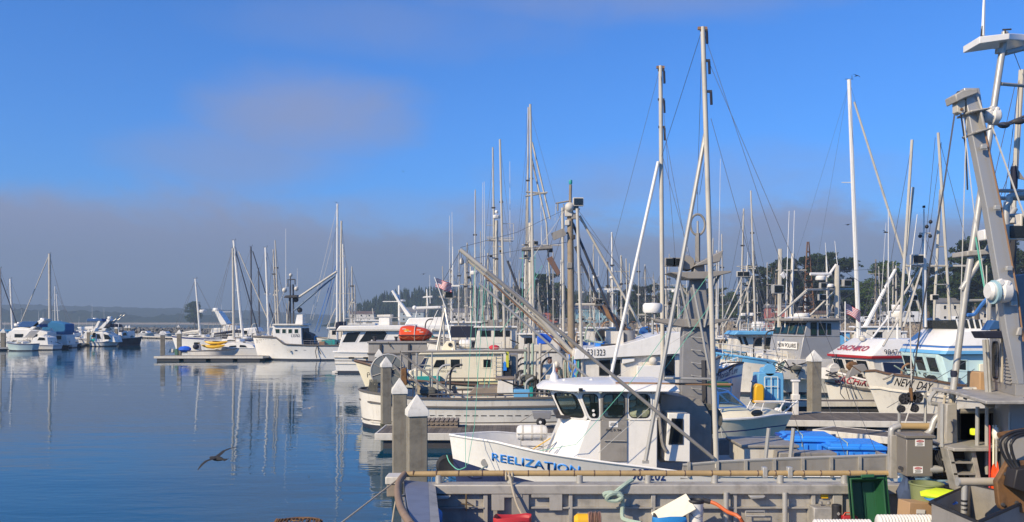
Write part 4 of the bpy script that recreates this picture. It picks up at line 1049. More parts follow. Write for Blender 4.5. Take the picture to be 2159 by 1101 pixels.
    rail = MB().tube(q, .046, 12).build('pipe_rail', BAMBOO, T.e)
    for i in range(22):
        px = 872 + i * 48 + 9 * math.sin(i * 3.1); c = L(px, 998, .12); MB().lathe([(.046, -.012), (.053, 0), (.046, .012)], c, 12, 0, 'x').build('rail_lashing', BROWNW, rail)
    for px in (925, 1076, 1222, 1366, 1507, 1645, 1780): c = L(px, 1008, .12); MB().tube([V((c.x, c.y, zc - .01)), V((c.x, c.y, zr - .03))], .055, 10).build('rail_post', ALUP, T.e)
    for px in (1614, 1667): MB().box(L(px - 5, 1008, .06), L(px + 5, 986, .06) + V((0, .12, 0))).build('rail_clamp', ALUP, T.e, .01)
    T.tube('end_rail', mat('scuffed_brown_pipe', (.25, .17, .11), .7, dirt=.6, scale=5), .055, (853, 1000, .12), (841, 1018, -.3), (839, 1040, -1.0), (846, 1072, -2.1), (868, 1108, -3.3), n=10, curve=5)
    for k, (px, py, o) in enumerate(((848, 1052, 0), (806, 1030, .5))):
        pass
    T.slab('fender_board', OFFW, [(812, 1022), (842, 1022), (842, 1006), (812, 1006)], .1, .5)
    T.slab('fender_block', WOOD, [(815, 1048), (843, 1048), (843, 1023), (815, 1023)], .12, .48)
    T.tubes('mooring_line', ROPE, .014, [[(849, 1003, .1), (722, 1101, -2.0), (640, 1160, -3.0)]], n=6)
    T.tube('lashing_line', ROPE, .015, (838, 1050, -1.3), (856, 1046, -.9), (880, 1060, -.5), (902, 1068, -.2), curve=5); T.tube('hanging_line', ROPE, .014, (836, 1048, -1.2), (831, 1075, -1.2), (826, 1110, -1.2), curve=4)
    T.tube('rail_rope', ROPE, .022, (1072, 1003, .05), (1076, 1010, -.05), (1083, 1040, -.14), (1093, 1070, -.2), (1112, 1103, -.3), curve=6)
    c = L(1074, 1003, .12); b = MB()
    for k in range(3): b.lathe([(.06, -.02), (.085, 0), (.06, .02)], c + V((-.05 + k * .05, 0, 0)), 12, 0, 'x')
    b.build('rope_turns', ROPE, T.e)
    T.tube('knotted_rope', ROPEG, .035, (1333, 1012, 0), (1318, 1022, -.1), (1303, 1034, -.15), (1285, 1048, -.2), (1274, 1042, -.22), (1290, 1039, -.24), (1311, 1047, -.26), (1300, 1056, -.24), (1280, 1053, -.22), (1288, 1042, -.28), (1309, 1042, -.22), (1313, 1062, -.15), (1312, 1085, -.2), (1318, 1096, -.3), (1352, 1104, -.5), curve=5, n=7)
    # gate of bent pipe at right, steel cabinet
    T.tube('bent_rail', ALUP, .05, (1888, 1003, .1), (1879, 990, .1), (1879, 915, .1), (1884, 903, .1), (1898, 898, .1), n=10, curve=5)
    T.tube('wrapped_rail', BAMBOO, .056, (1898, 899, .1), (1962, 899, .1), n=12); T.tube('bent_rail', ALUP, .05, (1950, 917, .05), (1962, 908, .05), (1970, 886, .05), (1983, 872, .05), n=10, curve=5)
    MB().box(L(1878, 1009, -.0), L(1893, 918, 0) + V((0, .1, 0))).build('gate_post', ALU, T.e, .01)
    cx0, cx1 = L(1911, 960, -.55).x, L(1967, 960, -.55).x; ca, cb = L(1911, 1005, -.55).z, L(1911, 924, -.55).z
    xl2 = L(1893, 960, -.15).x
    tan = mat('tan_steel_cabinet', (.25, .22, .18), .45, .3, dirt=.35, scale=2)
    cab = MB().loft([[V((cx0, -.55, z)), V((cx1, -.55, z)), V((cx1 + .05, 0, z)), V((xl2, -.1, z))] for z in (ca, cb)]).build('steel_cabinet', tan, T.e, .012)
    MB().loft([[V((cx0 - .03, -.58, z)), V((cx1 + .03, -.58, z)), V((cx1 + .08, .03, z)), V((xl2 - .03, -.1, z))] for z in (cb, cb + .04)]).build('cabinet_lid', tan, cab, .006)
    for px, py in ((1940, 934), (1936, 991)):
        c = L(px, py, -.56); lb = MB().box((c.x - .072, -.556, c.z - .052), (c.x + .072, -.551, c.z + .052)).build('warning_label', WHITE, cab)
        MB().lathe([(0, -.002), (.05, -.002), (.05, .002), (0, .002)], (0, 0, 0), 18, 0, 'y').build('red_oval', RED, lb).matrix_local = Matrix.Translation((c.x, -.559, c.z + .025)) @ Matrix.Diagonal((1.15, 1, .34, 1))
        b = MB()
        for k in range(3): b.box((c.x - .05 + .008 * (k % 2), -.558, c.z - .012 - k * .014), (c.x + .05 - .012 * ((k + 1) % 2), -.5565, c.z - .006 - k * .014))
        b.build('small_print', INK, lb)
        text(lb, 'DANGER', V((c.x - .04, -.5605, c.z + .019)), V((c.x + .04, -.5605, c.z + .019)), .012, WHITE, 'danger_lettering', out=.002, ext=.001)
    MB().lathe([(0, -.03), (.03, -.03), (.03, .03), (0, .03)], L(1899, 987, -.4), 10, 0, 'y').build('cabinet_latch', DARK, cab)
    # gallows frame with blocks
    T.tubes('block_frame', ALUP, .028, [[(1896, 918, .3), (1896, 851, .3), (1951, 851, .3), (1951, 905, .3)], [(1930, 826, .3), (1951, 826, .3), (1951, 851, .3)]], n=6)
    for px, py, r in ((1907, 841, .085), (1920, 838, .085), (1933, 838, .09), (1900, 862, .06), (1928, 861, .065)):
        c = L(px, py, .22); bk = MB().lathe([(r * .25, -.03), (r, -.03), (r * .85, 0), (r, .03), (r * .25, .03)], c, 16, 0, 'y').build('block', BLACK, T.e)
        b = MB()
        for k in range(3): b.cbox(c + V((0, -.035, 0)), (r * 1.7, .01, r * .22), rot=Matrix.Rotation(k * 1.047, 3, 'Y'))
        b.build('sheave_spokes', DARK, bk)
    T.tubes('block_line', WIREL, .01, [[(1918, 640, .2), (1922, 820, .2)], [(1922, 850, .2), (1904, 905, .1)], [(1920, 838, .2), (1912, 862, .2)]], n=5)
    T.tube('block_shackle', RUST, .03, (1920, 818, .2), (1922, 845, .2))
    # raised platform with steps
    MB().box((L(1970, 940, -.3).x, -.9, L(1970, 946, -.6).z), (L(2085, 940, -.3).x, .1, L(1970, 946, -.6).z + .05)).build('platform', ALU, T.e, .01)
    for a, c, w in (((1995, 946), (2016, 1035), 10), ((2044, 946), (2062, 1035), 10)):
        q = T.pts([a, (a[0] + w, a[1]), (c[0] + w, c[1]), c], -.75); MB().prism([(p.x, p.z) for p in q], -.78, -.55).build('step_rail', ALU, T.e, .006)
    for i in range(3):
        y = 974 + i * 24; a = L(2006 + i * 5, y, -.78); c = L(2052 + i * 5, y, -.78); MB().box((a.x, -.78, a.z - .025), (c.x, -.45, a.z)).build('step', ALUD, T.e)
    for px, y0, y1 in ((1987, 852, 942), (2061, 858, 940), (2081, 856, 1000)): T.tube('platform_post', ALUP, .03, (px, y0, -.6), (px - 1, y1, -.6), n=8)
    T.slab('control_pedestal', ALU, [(1994, 935), (2020, 935), (2018, 850), (1996, 852)], -.3, .0)
    T.tube('cross_tube', ALUD, .04, (2024, 867, -.2), (2094, 866, -.2), n=8); T.tube('pedestal_handle', WIRE, .012, (2006, 888, -.32), (2010, 900, -.34), (2010, 910, -.34), (2006, 912, -.32), curve=4)
    T.slab('engine_box', DARK, [(2024, 935), (2092, 935), (2092, 870), (2024, 870)], .0, .5)
    T.slab('hydraulic_manifold', mat('oily_machinery', (.10, .085, .07), .5, .4, dirt=.7, scale=9), [(1966, 1000), (1996, 1003), (1994, 952), (1968, 952)], -.35, .0)
    for i in range(5): T.tube('hydraulic_hose', BLACK, .018, (1968 + i * 5, 950, -.4), (1974 + i * 5, 968 + 4 * i, -.5), (1984 - i * 2, 985, -.5), (1972 + i * 4, 1004, -.45), curve=5)
    MB().lathe([(0, -.1), (.06, -.1), (.065, 0), (.05, .1), (0, .1)], L(1972, 990, -.5), 12, 0, 'x').build('solenoid', ALUP, T.e)
    radome(T, 2055, 910, -.3, .07, .1, HIVIS, 'yellow_beacon')
    MB().ball(L(2100, 914, -.9), .085, sq=(.7, .7, 1.3)).build('white_fender', WHITE, T.e)
    # pile of gear against the bulwark that is fixed: hose reel pipe etc
    T.tube('open_pipe', mat('tan_pipe', (.42, .37, .29), .6, dirt=.4), .058, (2020, 1016, -2.0), (2106, 1016, -2.0), n=14)
    c = L(2019.5, 1016, -2.0); MB().lathe([(.035, -.012), (.062, -.012), (.062, .01), (.035, .01)], c, 16, 0, 'x').build('pipe_end', ALUP, T.e)
    T.tube('pipe_stand', ALUP, .04, (2034, 1022, -2.0), (2032, 1082, -2.0), n=10)
    for k in range(3): c = L(2033, 1056 + k * 9, -2.0); MB().lathe([(.041, -.015), (.046, 0), (.041, .015)], c, 12).build('black_band', BLACK, T.e)
    # deck house side and wing
    ag = mat('grey_house_aluminium', (.30, .29, .275), .5, .35, dirt=.25)  # plain mid grey aluminium for deck house and wheelhouse
    x0 = L(2096, 950, -1.2).x
    def house(nm, m, f, n, z0, z1, w=1.6, lean=0.0):
        pf, pn = L(f[0], 800, f[1]), L(n[0], 800, n[1]); dv = V((pf.x - pn.x, pf.y - pn.y, 0)).normalized(); rt = V((dv.y, -dv.x, 0)) if dv.y > 0 else V((-dv.y, dv.x, 0))
        c = lambda z, k: [V((pn.x + k, pn.y, z)), V((pf.x + k, pf.y, z)), V((pf.x + k, pf.y, z)) + rt * w, V((pn.x + k, pn.y, z)) + rt * w]
        return MB().loft([c(z0, 0), c(z1, lean)]).build(nm, m, T.e, .01), pf, pn
    zt = L(2003, 824, -.4).z
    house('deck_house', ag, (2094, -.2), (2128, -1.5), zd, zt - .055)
    T.tube('house_corner_weld', ALUP, .012, (2128, 1060, -1.51), (2128, 870, -1.51))
    q = [L(2000, 826, -.5), L(2330, 858, -2.6)]
    zt = L(2003, 824, -.4).z
    MB().loft([[V((L(2003, 824, -.4).x, -.5, z)), V((L(2062, 842, -1.9).x, -2.1, z)), V((L(2400, 842, -2.1).x, -2.1, z)), V((L(2400, 842, .6).x, .6, z)), V((L(2003, 824, -.4).x, .2, z))] for z in (zt - .05, zt)]).build('upper_deck', ALU, T.e, .012)
    T.slab('gusset', ALUD, [(2050, 836), (2100, 843), (2098, 862), (2084, 860)], -.75, -.7)
    # wheelhouse with louvre and window
    wz0, wz1 = zt - .002, L(2110, 700, -.8).z
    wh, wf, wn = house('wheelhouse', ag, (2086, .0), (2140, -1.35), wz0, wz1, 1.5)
    wq = lambda u, v: V((wf.x + (wn.x - wf.x) * u, wf.y + (wn.y - wf.y) * u, wz0 + (wz1 - wz0) * v))
    wallwin(wh, [wq(.14, .16), wq(.5, .16), wq(.5, .88), wq(.14, .88)][::1], GLASS, ag, .1, .05)
    for i in range(13):
        v = .2 + i * .055; a_, c_ = wq(.62, v), wq(.9, v); nn = V((-(wf.y - wn.y), wf.x - wn.x, 0)).normalized()
        if nn.x > 0: nn = -nn
        MB().loft([[p, p + nn * .03 + V((0, 0, -.02)), p + V((0, 0, .035))] for p in (a_, c_)]).build('louvre', ALUD, wh)
    T.slab('visor', NAVYC, [(2072, 699), (2330, 694), (2330, 712), (2080, 714)], -1.3, -.95); T.slab('canvas_roll', BLUEC, [(2082, 697), (2118, 694), (2116, 678), (2096, 675)], -1.2, -1.0); T.slab('machinery_casing', mat('grimy_machinery', (.05, .045, .04), .7, dirt=.7, scale=6, dcol=(.12,.09,.06)), [(1966, 1012), (2096, 1012), (2096, 868), (2022, 866), (2022, 935), (1966, 948)], .0, .1)
    MB().lathe([(0, .16), (.04, .15), (.075, .06), (.13, 0), (.13, -.02), (0, -.02)], L(2113, 707, -1.0), 16).build('bell', mat('dull_brass', (.25, .21, .12), .5, .6), T.e)
    T.tube('bell_rope', ROPE, .016, (2113, 710, -1.0), (2113, 770, -1.0), (2112, 806, -1.0))
    for px in (2078, 2084): T.tube('visor_post', ALUP, .03, (px - 3, 716, -.6), (px + 3, 830, -.6), n=8)
    T.tube('visor_line', WIREL, .01, (2080, 560, -.6), (2082, 820, -.6)); 
    for px in (2086, 2103): T.tube('roof_post', ALUP, .03, (px, 620, -.4), (px, 694, -.4), n=8)
    T.slab('tan_locker', CARD, [(2066, 826), (2088, 826), (2088, 785), (2066, 785)], -.2, .2)
    T.tube('wing_rail', ALUP, .035, (1962, 853, .1), (1960, 842, .1), (1972, 826, .1), (1990, 822, .1), (2068, 820, -.1), n=8, curve=4)
    T.tube('wing_rail', ALUP, .03, (2034, 842, -.1), (2048, 818, -.1)); T.tube('wing_rail', ALUP, .035, (1962, 850, .1), (2000, 856, .1), n=8)
    for i in range(3):
        px = (1996, 2010, 2064)[i]; c = L(px, 822 + i, .0); MB().ball(c, .06, n=8).build('knot', ROPE, T.e)
        T.tube('tied_rope', ROPE, .02, (px, 822, -.05), (px - 5, 845, -.15), (px + 2, 868, -.15), curve=4) if i < 2 else None
    T.tube('hanging_rope', ROPE, .02, (1991, 845, -.2), (1985, 880, -.2), (1992, 925, -.25), curve=5); T.tube('hanging_rope', ROPE, .018, (1999, 852, -.2), (2003, 870, -.22), (1998, 884, -.2), curve=5)
    # gantry
    T.tube('gantry_leg', ALUP, .052, (2006, 852, -.1), (2038, 600, -.1), (2067, 413, -.1), (2119, 68, -.1), n=12)
    MB().lathe([(.054, -.05), (.058, 0), (.054, .05)], L(2012, 788, -.1), 12).build('band', NAVYC, T.e)
    T.tube('gantry_leg', ALUP, .052, (2170, 852, .9), (2215, 413, .9), (2275, 68, .9), n=12)
    T.tube('gantry_brace', ALUP, .045, (2026, 612, -.1), (2094, 508, -.1), (2140, 440, .0), n=10); T.tube('gantry_cross_tube', ALUP, .045, (2119, 112, -.1), (2275, 72, .9), n=10); T.tube('gantry_cross_tube', ALUP, .03, (2110, 177, -.1), (2262, 190, .9), n=8)
    T.slab('gantry_lug', ALUP, [(2102, 112), (2116, 112), (2116, 100), (2103, 101)], -.14, -.06)
    a = [L(px, py, o) for px, py, o in ((2065, 92, -.3), (2128, 83, -.3), (2165, 86, .1), (2330, 100, .4))]; b = MB()
    t0 = [L(2065, 77, -.3), L(2128, 70, -.3), L(2165, 72, .1), L(2330, 80, .4)]
    b.loft([[a[i], t0[i], t0[i] + V((0, .5, 0)), a[i] + V((0, .5, 0))] for i in range(4)]); b.build('antenna_shelf', WHITE, T.e, .01)
    whip(T, 2072, 76, 2076, -40, -.25, .03); T.tube('antenna_clamp', DARK, .022, (2070, 76, -.25), (2072, 55, -.25)); T.tubes('anemometer', DARK, .014, [[(2119, 70, -.2), (2119, 62, -.2)], [(2114, 63, -.2), (2132, 62, -.2)]], n=5)
    T.slab('gantry_platform', ALU, [(2040, 540), (2100, 536), (2100, 524), (2040, 529)], -.2, .3); T.tube('gantry_step', ALUP, .02, (2034, 634, -.1), (2082, 633, -.1)); 
    # crane boom: tapered box beam
    s = .07
    def br(px0, px1, py, o): a_, c_ = L(px0, py, o), L(px1, py, o); return [V((a_.x, o - s, a_.z)), V((c_.x, o - s, c_.z)), V((c_.x, o + s, c_.z)), V((a_.x, o + s, a_.z))]
    boom = MB().loft([br(2027, 2060, 188, -1.9), br(2045, 2077, 290, -1.9), br(2075, 2109, 440, -1.9), br(2102, 2137, 600, -1.9), br(2117, 2146, 700, -1.9), br(2140, 2154, 810, -1.9)]).build('crane_boom', ALUB, T.e, .012)
    T.tube('boom_pipe', RUSTP, .012, (2066, 230, -2.03), (2112, 440, -2.03), (2146, 620, -2.03), (2158, 720, -2.03), parent=boom)
    for px, py in ((2074, 310), (2102, 438), (2127, 566), (2136, 640)): MB().cbox(L(px, py, -2.05), (.08, .05, .06)).build('pipe_clamp', ALUP, boom, .006)
    T.slab('boom_tip', ALU, [(2014, 199), (2030, 190), (2062, 186), (2064, 196), (2032, 208), (2018, 215)], -2.05, -1.75)
    c = L(2021.5, 226, -1.9); MB().prism([(c.x - .06, c.z + .09), (c.x + .06, c.z + .09), (c.x + .055, c.z - .08), (c.x, c.z - .11), (c.x - .055, c.z - .08)], -1.97, -1.83).build('tip_block', mat('cream_cast', (.5, .46, .38), .5, dirt=.3), T.e, .01)
    MB().lathe([(0, -.085), (.02, -.085), (.02, .085), (0, .085)], V((c.x, -1.9, c.z - .05)), 10, 0, 'y').build('block_pin', RUST, T.e)
    MB().tube([V((c.x + .03 * math.cos(k), -1.9, c.z + .15 + .06 * math.sin(k))) for k in [i * .63 for i in range(11)]], .016, 6).build('shackle', DARK, T.e)
    def winch(px, py, o, m, sz, nm='boom_winch'):
        c = L(px, py, o); b = MB(); b.lathe([(0, -sz), (sz * .6, -sz), (sz * .75, -sz * .8), (sz * .7, -sz * .2), (sz * .95, 0), (sz * .9, sz * .6), (sz * .5, sz * .9), (0, sz)], c, 16, 0, 'x')
        w = b.build(nm, m, T.e); b = MB()
        for k in range(6): b.cbox(c + V((sz * .3 * math.cos(k * 2.4) , -sz * .6 * abs(math.sin(k)) , sz * .7 * math.sin(k * 1.7))), (sz * .5, sz * .5, sz * .35), rot=Matrix.Rotation(k, 3, 'Y'))
        b.build('winch_casing', m, w, .01); return w
    cast = mat('white_winch_paint', (.68, .66, .62), .5, dirt=.4, scale=6)
    winch(2090, 245, -1.9, cast, .13); winch(2108, 614, -2.05, cast, .17)
    MB().lathe([(.13, -.02), (.165, -.02), (.165, .02), (.13, .02)], L(2096, 616, -2.05), 18, 0, 'x').build('drum_band', mat('faded_blue', (.3, .45, .5), .6), T.e)
    T.slab('winch_flange', ALU, [(2047, 232), (2088, 226), (2088, 230), (2048, 237)], -2.1, -1.7); T.slab('winch_flange', ALU, [(2058, 276), (2092, 268), (2092, 272), (2060, 281)], -2.1, -1.7); T.slab('winch_side', ALU, [(2066, 232), (2071, 232), (2082, 273), (2076, 276)], -2.08, -1.72)
    T.slab('boom_lug', ALU, [(2143, 708), (2156, 708), (2156, 690), (2148, 690)], -2.06, -2.02)
    T.tubes('boom_wire', WIREL, .012, [[(2060, 200, -2.0), (2075, 245, -2.0)], [(2092, 268, -2.0), (2165, 470, -2.0)]], n=5)
    T.tubes('boom_fall', WIRE, .012, [[(2013, 240, -1.9), (1990, 395, -1.9), (1960, 560, -1.5), (1921, 820, .2)], [(2026, 240, -1.9), (2036, 310, -1.6), (2040, 400, -1.2)]], n=5)
    T.tubes('light_fall', WIREL, .007, [[(2030, 240, -1.9), (2053, 440, -1.9), (2078, 610, -1.9)], [(2038, 240, -1.9), (2024, 700, -1.5)]], n=5)
    T.tube('teal_fall', LINEG, .012, (2057, 500, -1.9), (2078, 620, -1.9)); T.tube('blue_hose', MIDB, .03, (2040, 664, -.2), (2055, 662, -.2), (2072, 640, -.3), (2100, 610, -.4), curve=5)
    T.slab('dark_ram_housing', GREYP, [(2130, 585), (2180, 575), (2180, 700), (2140, 700)], -1.6, -1.2); flood(T, 2140, 490, -1.7, .27, OFFW); flood(T, 2168, 470, -1.7, .3, OFFW)
    for i, (y0, dy_) in enumerate(((402, 4), (418, 4), (455, -2))): T.tube('roof_rack_tube', ALUP, .03, (2100, y0, -.6), (2300, y0 + dy_, -.6), n=8)
    T.tube('roof_hoop', ALUP, .05, (2121, 560, -.8), (2121, 450, -.8), (2128, 425, -.8), (2145, 412, -.8), (2300, 408, -.8), n=10, curve=5)
    T.tube('exhaust_stack', DARK, .05, (2135, 470, -.4), (2135, 700, -.4)); T.slab('white_loudhailer', WHITE, [(2076, 506), (2084, 506), (2083, 483), (2075, 484)], -.5, -.3)
    T.tube('fore_mast', SPAR, .05, (2154, 148, 1.5), (2138, 400, 1.5), (2132, 560, 1.5), n=8)
    MB().lathe([(.055, -.2), (.06, 0), (.055, .2)], L(2138, 375, 1.5), 10).build('mast_boot', NAVYC, T.e); 
    q = T.pts([(2143, 352), (2162, 380), (2143, 376)], 1.5); MB().add(q + [p + V((0, .02, 0)) for p in q], [(0, 1, 2), (5, 4, 3), (0, 1, 4, 3), (1, 2, 5, 4), (2, 0, 3, 5)]).build('pennant', ALUD, T.e)
    T.tubes('mast_cable', WIRE, .02, [[(2096, 262, -1.4), (2120, 264, -1.2), (2165, 250, -1.0)], [(2118, 262, -1.2), (2165, 243, -1.0)]], n=5)
    for px, py in ((2116, 264), (2148, 256)): MB().ball(L(px, py, -1.2), .06, sq=(1.6, .7, .8), n=8).build('turnbuckle', DARK, T.e)
    T.tubes('rigging', WIRE, .006, [[(2140, 180, 1.5), (2095, 380, 1.0)], [(2150, 160, 1.5), (2110, 480, 1.0)], [(2122, 70, -.1), (2152, 148, 1.4)], [(2100, 440, .6), (2137, 340, 1.4)]])
    T.tubes('house_line', WIREL, .01, [[(2132, 400, 1.2), (2108, 470, 0)], [(2126, 430, 1.2), (2095, 520, 0)]], n=5)
    # rust stained plate with bolts and hoses
    pl = T.slab('rusty_plate', RUST, [(2101, 1016), (2128, 970), (2200, 975), (2200, 1088), (2112, 1075), (2106, 1064)], -2.35, -2.25)
    for px, py in ((2114, 1064), (2143, 1060), (2142, 1067), (2120, 1000), (2150, 985)): MB().lathe([(0, -.03), (.022, -.03), (.028, -.01), (.028, 0), (0, 0)], L(px, py, -2.35), 8, 0, 'y').build('bolt', DARK, pl)
    T.slab('drive_motor', mat('greasy_motor', (.035, .03, .028), .5, .3, dirt=.6), [(2136, 1030), (2200, 1050), (2200, 985), (2144, 990)], -2.6, -2.36)
    for k in range(3): T.tube('hydraulic_hose', BLACK, .02, (2200, 904 + 5 * k, -2.3), (2140 + k * 6, 910 + 4 * k, -2.4), (2112 + 11 * k, 926 + 3 * k, -2.45), (2110 + 11 * k, 945, -2.45), (2125 + 8 * k, 975, -2.45), (2150 + 4 * k, 1005, -2.5), n=9, curve=6)
    T.tube('rusty_pipe', RUST, .04, (2200, 902, -2.0), (2105, 918, -2.0), n=8)
    # open bin with rubber rim in the near corner
    b0, b1, b2, b3 = L(1964, 1058, -2.2), L(2046, 1047, -1.0), L(2175, 1090, -2.0), L(2062, 1112, -3.4)
    for p in (b0, b1, b2, b3): p.z = b0.z
    b = MB(); rim = [b0, b1, b2, b3]; cc = sum(rim, V((0, 0, 0))) / 4
    inn = [p.lerp(cc, .05) for p in rim]
    b.loft([[V((p.x, p.y, zd)) for p in rim], rim, inn, [V((p.x, p.y, zd + .25)) for p in inn]], cap0=False); b.build('hatch_bin', ALUD, T.e)
    MB().tube(rim + [rim[0]], .025, 6).build('bin_gasket', BLACK, T.e)
    return T
NB = near()
# ---- loose gear on the deck of the work boat
def gear(name, label, cat, px, py, off, z=None, ang=0):
    d = 14.0 + off; e = bpy.data.objects.new(name, None); COL.objects.link(e)
    p = P(px, py, d); e.location = (p.x, d, p.z if z is None else z); e.rotation_euler = (0, 0, R(ang)); tag(e, label, cat); return e
ZD = .745
def s_(off): return (14.0 + off) / F
# bucket
e = gear('bucket', 'white plastic bucket with a black lid on the work boat deck', 'bucket', 1467, 1101, -.5, ZD)
h = P(0, 1060, 13.5).z - ZD
MB().lathe([(0, 0), (.095, 0), (.115, h * .95), (.122, h), (0, h)], (0, 0, 0), 20).build('body', HOSEW, e); MB().lathe([(.05, h), (.125, h), (.13, h + .03), (.118, h + .05), (.11, h + .02), (0, h + .02)], (0, 0, 0), 20).build('lid', BLACK, e)
MB().tube([V((.12 * math.cos(a), -.12 * abs(math.sin(a)) - .01, h * .9 - .14 * abs(math.sin(a)))) for a in [i * math.pi / 10 for i in range(11)]], .005, 5).build('handle', WIRE, e)
# green crate standing on end
e = gear('fish_crate', 'green plastic crate standing on its end against the bulwark', 'crate', 1840, 1101, -.58, ZD)
w, hh, dp = .52, P(0, 1008, 13.45).z - ZD, .32
b = MB(); t = .03
def fr(k, y, z0, z1): return [V((-w/2 + k, y, z0)), V((w/2 - k, y, z0)), V((w/2 - k, y, z1)), V((-w/2 + k, y, z1))]
b.loft([fr(.06, dp, .08, hh - .06), fr(0, 0, 0, hh), fr(t, -.0, t, hh - t), fr(.06 + t, dp - t, .08 + t, hh - .06 - t)], cap0=True, cap1=True)
cr = b.build('body', GREENP, e, .008); MB().loft([fr(-.03, -.03, -.02, hh + .03), fr(-.03, .03, -.02, hh + .03), fr(.02, .03, .02, hh - .02), fr(.02, -.03, .02, hh - .02)], cap0=False, cap1=False).build('rim', GREENP, e, .006)
for x in (-.17, 0, .17): MB().box((x - .012, dp - t - .03, .12), (x + .012, dp - t + .002, hh - .1)).build('rib', GREENP, e)
MB().box((-.1, -.06, hh + .0), (.1, -.02, hh + .05)).build('handle', GREENP, e, .01)
e.rotation_euler = (R(-6), R(-3), R(-6))
# orange hose
e = gear('rubber_hose', 'orange rubber hose coiled on deck with one end on a valve', 'hose', 1600, 1101, -.7, ZD)
o = V(e.location); q = [P(1497, 1058, 13.7) - o, P(1512, 1064, 13.6) - o, P(1535, 1080, 13.4) - o, P(1560, 1092, 13.2) - o]
for k in range(3):
    for i in range(14): a = i / 14 * 6.283; q.append(V((.22 + .42 * math.cos(a + 2.6), -.1 + .3 * math.sin(a + 2.6), .16 + .045 * k + .02 * math.sin(a * 3 + k))))
MB().tube(smooth_pts(q, 3), .03, 8).build('hose', ORAH, e); MB().tube([q[0] + V((-.12, 0, .03)), q[0]], .04, 8).build('valve', DARK, e)
# bags, spool, cardboard, suction hose, cloths
def bag(px0, px1, py, off, m, label, name='duffel_bag', txt=None):
    d = 14 + off; w = (px1 - px0) * d / F; z1 = P(0, py, d).z; e = gear(name, label, 'bag', (px0 + px1) / 2, 1101, off, ZD); hh = z1 - ZD; b = MB()
    rings = []
    for i in range(7):
        u = i / 6; k = 1 + .06 * math.sin(u * 9); rings.append([V((w / 2 * k * math.copysign(abs(math.cos(a)) ** .6, math.cos(a)) + .02 * math.sin(a * 5 + i), .16 * k * math.copysign(abs(math.sin(a)) ** .6, math.sin(a)), hh * u + .015 * math.sin(a * 3 + i * 2))) for a in [j * .3927 for j in range(16)]])
    b.loft(rings, 0, True, cap1=False); b.loft([rings[-1], [V((p.x * .9, p.y * .8, p.z - .02)) for p in rings[-1]], [V((p.x * .8, p.y * .7, p.z - .1)) for p in rings[-1]]], 1, True, cap0=False); b.build('body', [m, BLACK if not txt else RED], e)
    if txt: text(e, txt, V((-.05, -.17, hh - .105)), V((.2, -.17, hh - .09)), .05, INK, 'lettering')
    return e
bag(1042, 1119, 1088, -.55, REDBAG, 'red and white life vest bag at the foot of the bulwark', txt='JACKETS')
bag(1377, 1446, 1086, -.6, BLUEBAG, 'bright blue printed bag under a tilted cream board')
e = gear('cream_board', 'cream plastic board tilted across the blue bag', 'board', 1420, 1078, -.55)
MB().cbox((0, 0, 0), (.62, .34, .025), rot=Matrix.Rotation(R(-29), 3, 'Y') @ Matrix.Rotation(R(38), 3, 'X')).build('board', CREAM, e, .008)
e = gear('rope_spool', 'yellow float wound with thin tan line on deck', 'float', 1238, 1098, -.6)
MB().lathe([(0, -.2), (.07, -.2), (.11, -.15), (.11, .0), (.12, .12), (.12, .16), (0, .18)], (0, 0, 0), 16, 0, 'x').build('float_body', YEL, e)
b = MB()
for k in range(9): b.lathe([(.11, -.012), (.135 + .006 * (k % 3), 0), (.11, .012)], (.02 + k * .022, 0, 0), 16, 0, 'x')
b.build('wound_line', mat('brown_line', (.28, .16, .13), .9, dirt=.6, scale=20), e)
e = gear('cardboard_box', 'torn brown cardboard box behind the ribbed white hose', 'box', 1933, 1085, -.9)
MB().cbox((0, 0, .06), (.44, .3, .28), rot=Matrix.Rotation(R(9), 3, 'Z') @ Matrix.Rotation(R(4), 3, 'Y')).build('carton', CARD, e, .006); MB().cbox((.2, -.1, .2), (.16, .2, .01), rot=Matrix.Rotation(R(35), 3, 'Y')).build('flap', CARD, e)
MB().cbox((-.02, -.17, .08), (.14, .004, .06), rot=Matrix.Rotation(R(4), 3, 'Y') @ Matrix.Rotation(R(9), 3, 'Z')).build('packing_tape', HOSEW, e)
def ribbed(px0, px1, py, off, label):
    d = 14 + off; e = gear('suction_hose', label, 'hose', (px0 + px1) / 2, py, off); L_ = (px1 - px0) * d / F; pr = [(0, -L_/2)]; n = int(L_ / .045)
    for i in range(n): u = -L_/2 + L_ * i / n; pr += [(.105, u), (.13, u + L_/n*.35), (.13, u + L_/n*.65)]
    pr += [(.105, L_/2), (.07, L_/2), (0, L_/2 - .03)]
    MB().lathe(pr, (0, 0, -.13), 18, 0, 'x').build('hose', HOSEW, e)
ribbed(1850, 1964, 1085, -1.3, 'white ribbed suction hose lying at right below the cardboard box'); ribbed(1716, 1836, 1095, -1.4, 'white ribbed suction hose lying left of the other one')
def cloth(name, px0, py0, px1, py1, off, m, label, cat='cloth', dep=.25, seed=0):
    d = 14 + off; e = gear(name, label, cat, (px0 + px1) / 2, (py0 + py1) / 2, off); w = (px1 - px0) * d / F; hh = (py1 - py0) * d / F; b = MB(); nx, ny = 14, 12; rnd = random.Random(seed)
    rings = []
    for j in range(ny + 1):
        u = j / ny; r = math.sin(math.pi * (.06 + .88 * u)) ** .5
        rings.append([V((w / 2 * r * math.cos(a) * (1 + .25 * noise.noise(V((math.cos(a) * 1.7 + seed, u * 2.5, math.sin(a))))), dep * r * math.sin(a), hh * (.5 - u) + .3 * hh * noise.noise(V((math.cos(a) * 2, u * 3, seed * 3 + math.sin(a) * 2))))) for a in [k * 6.283 / nx for k in range(nx)]])
    b.loft(rings, 0, True); b.build('fabric', m, e); return e
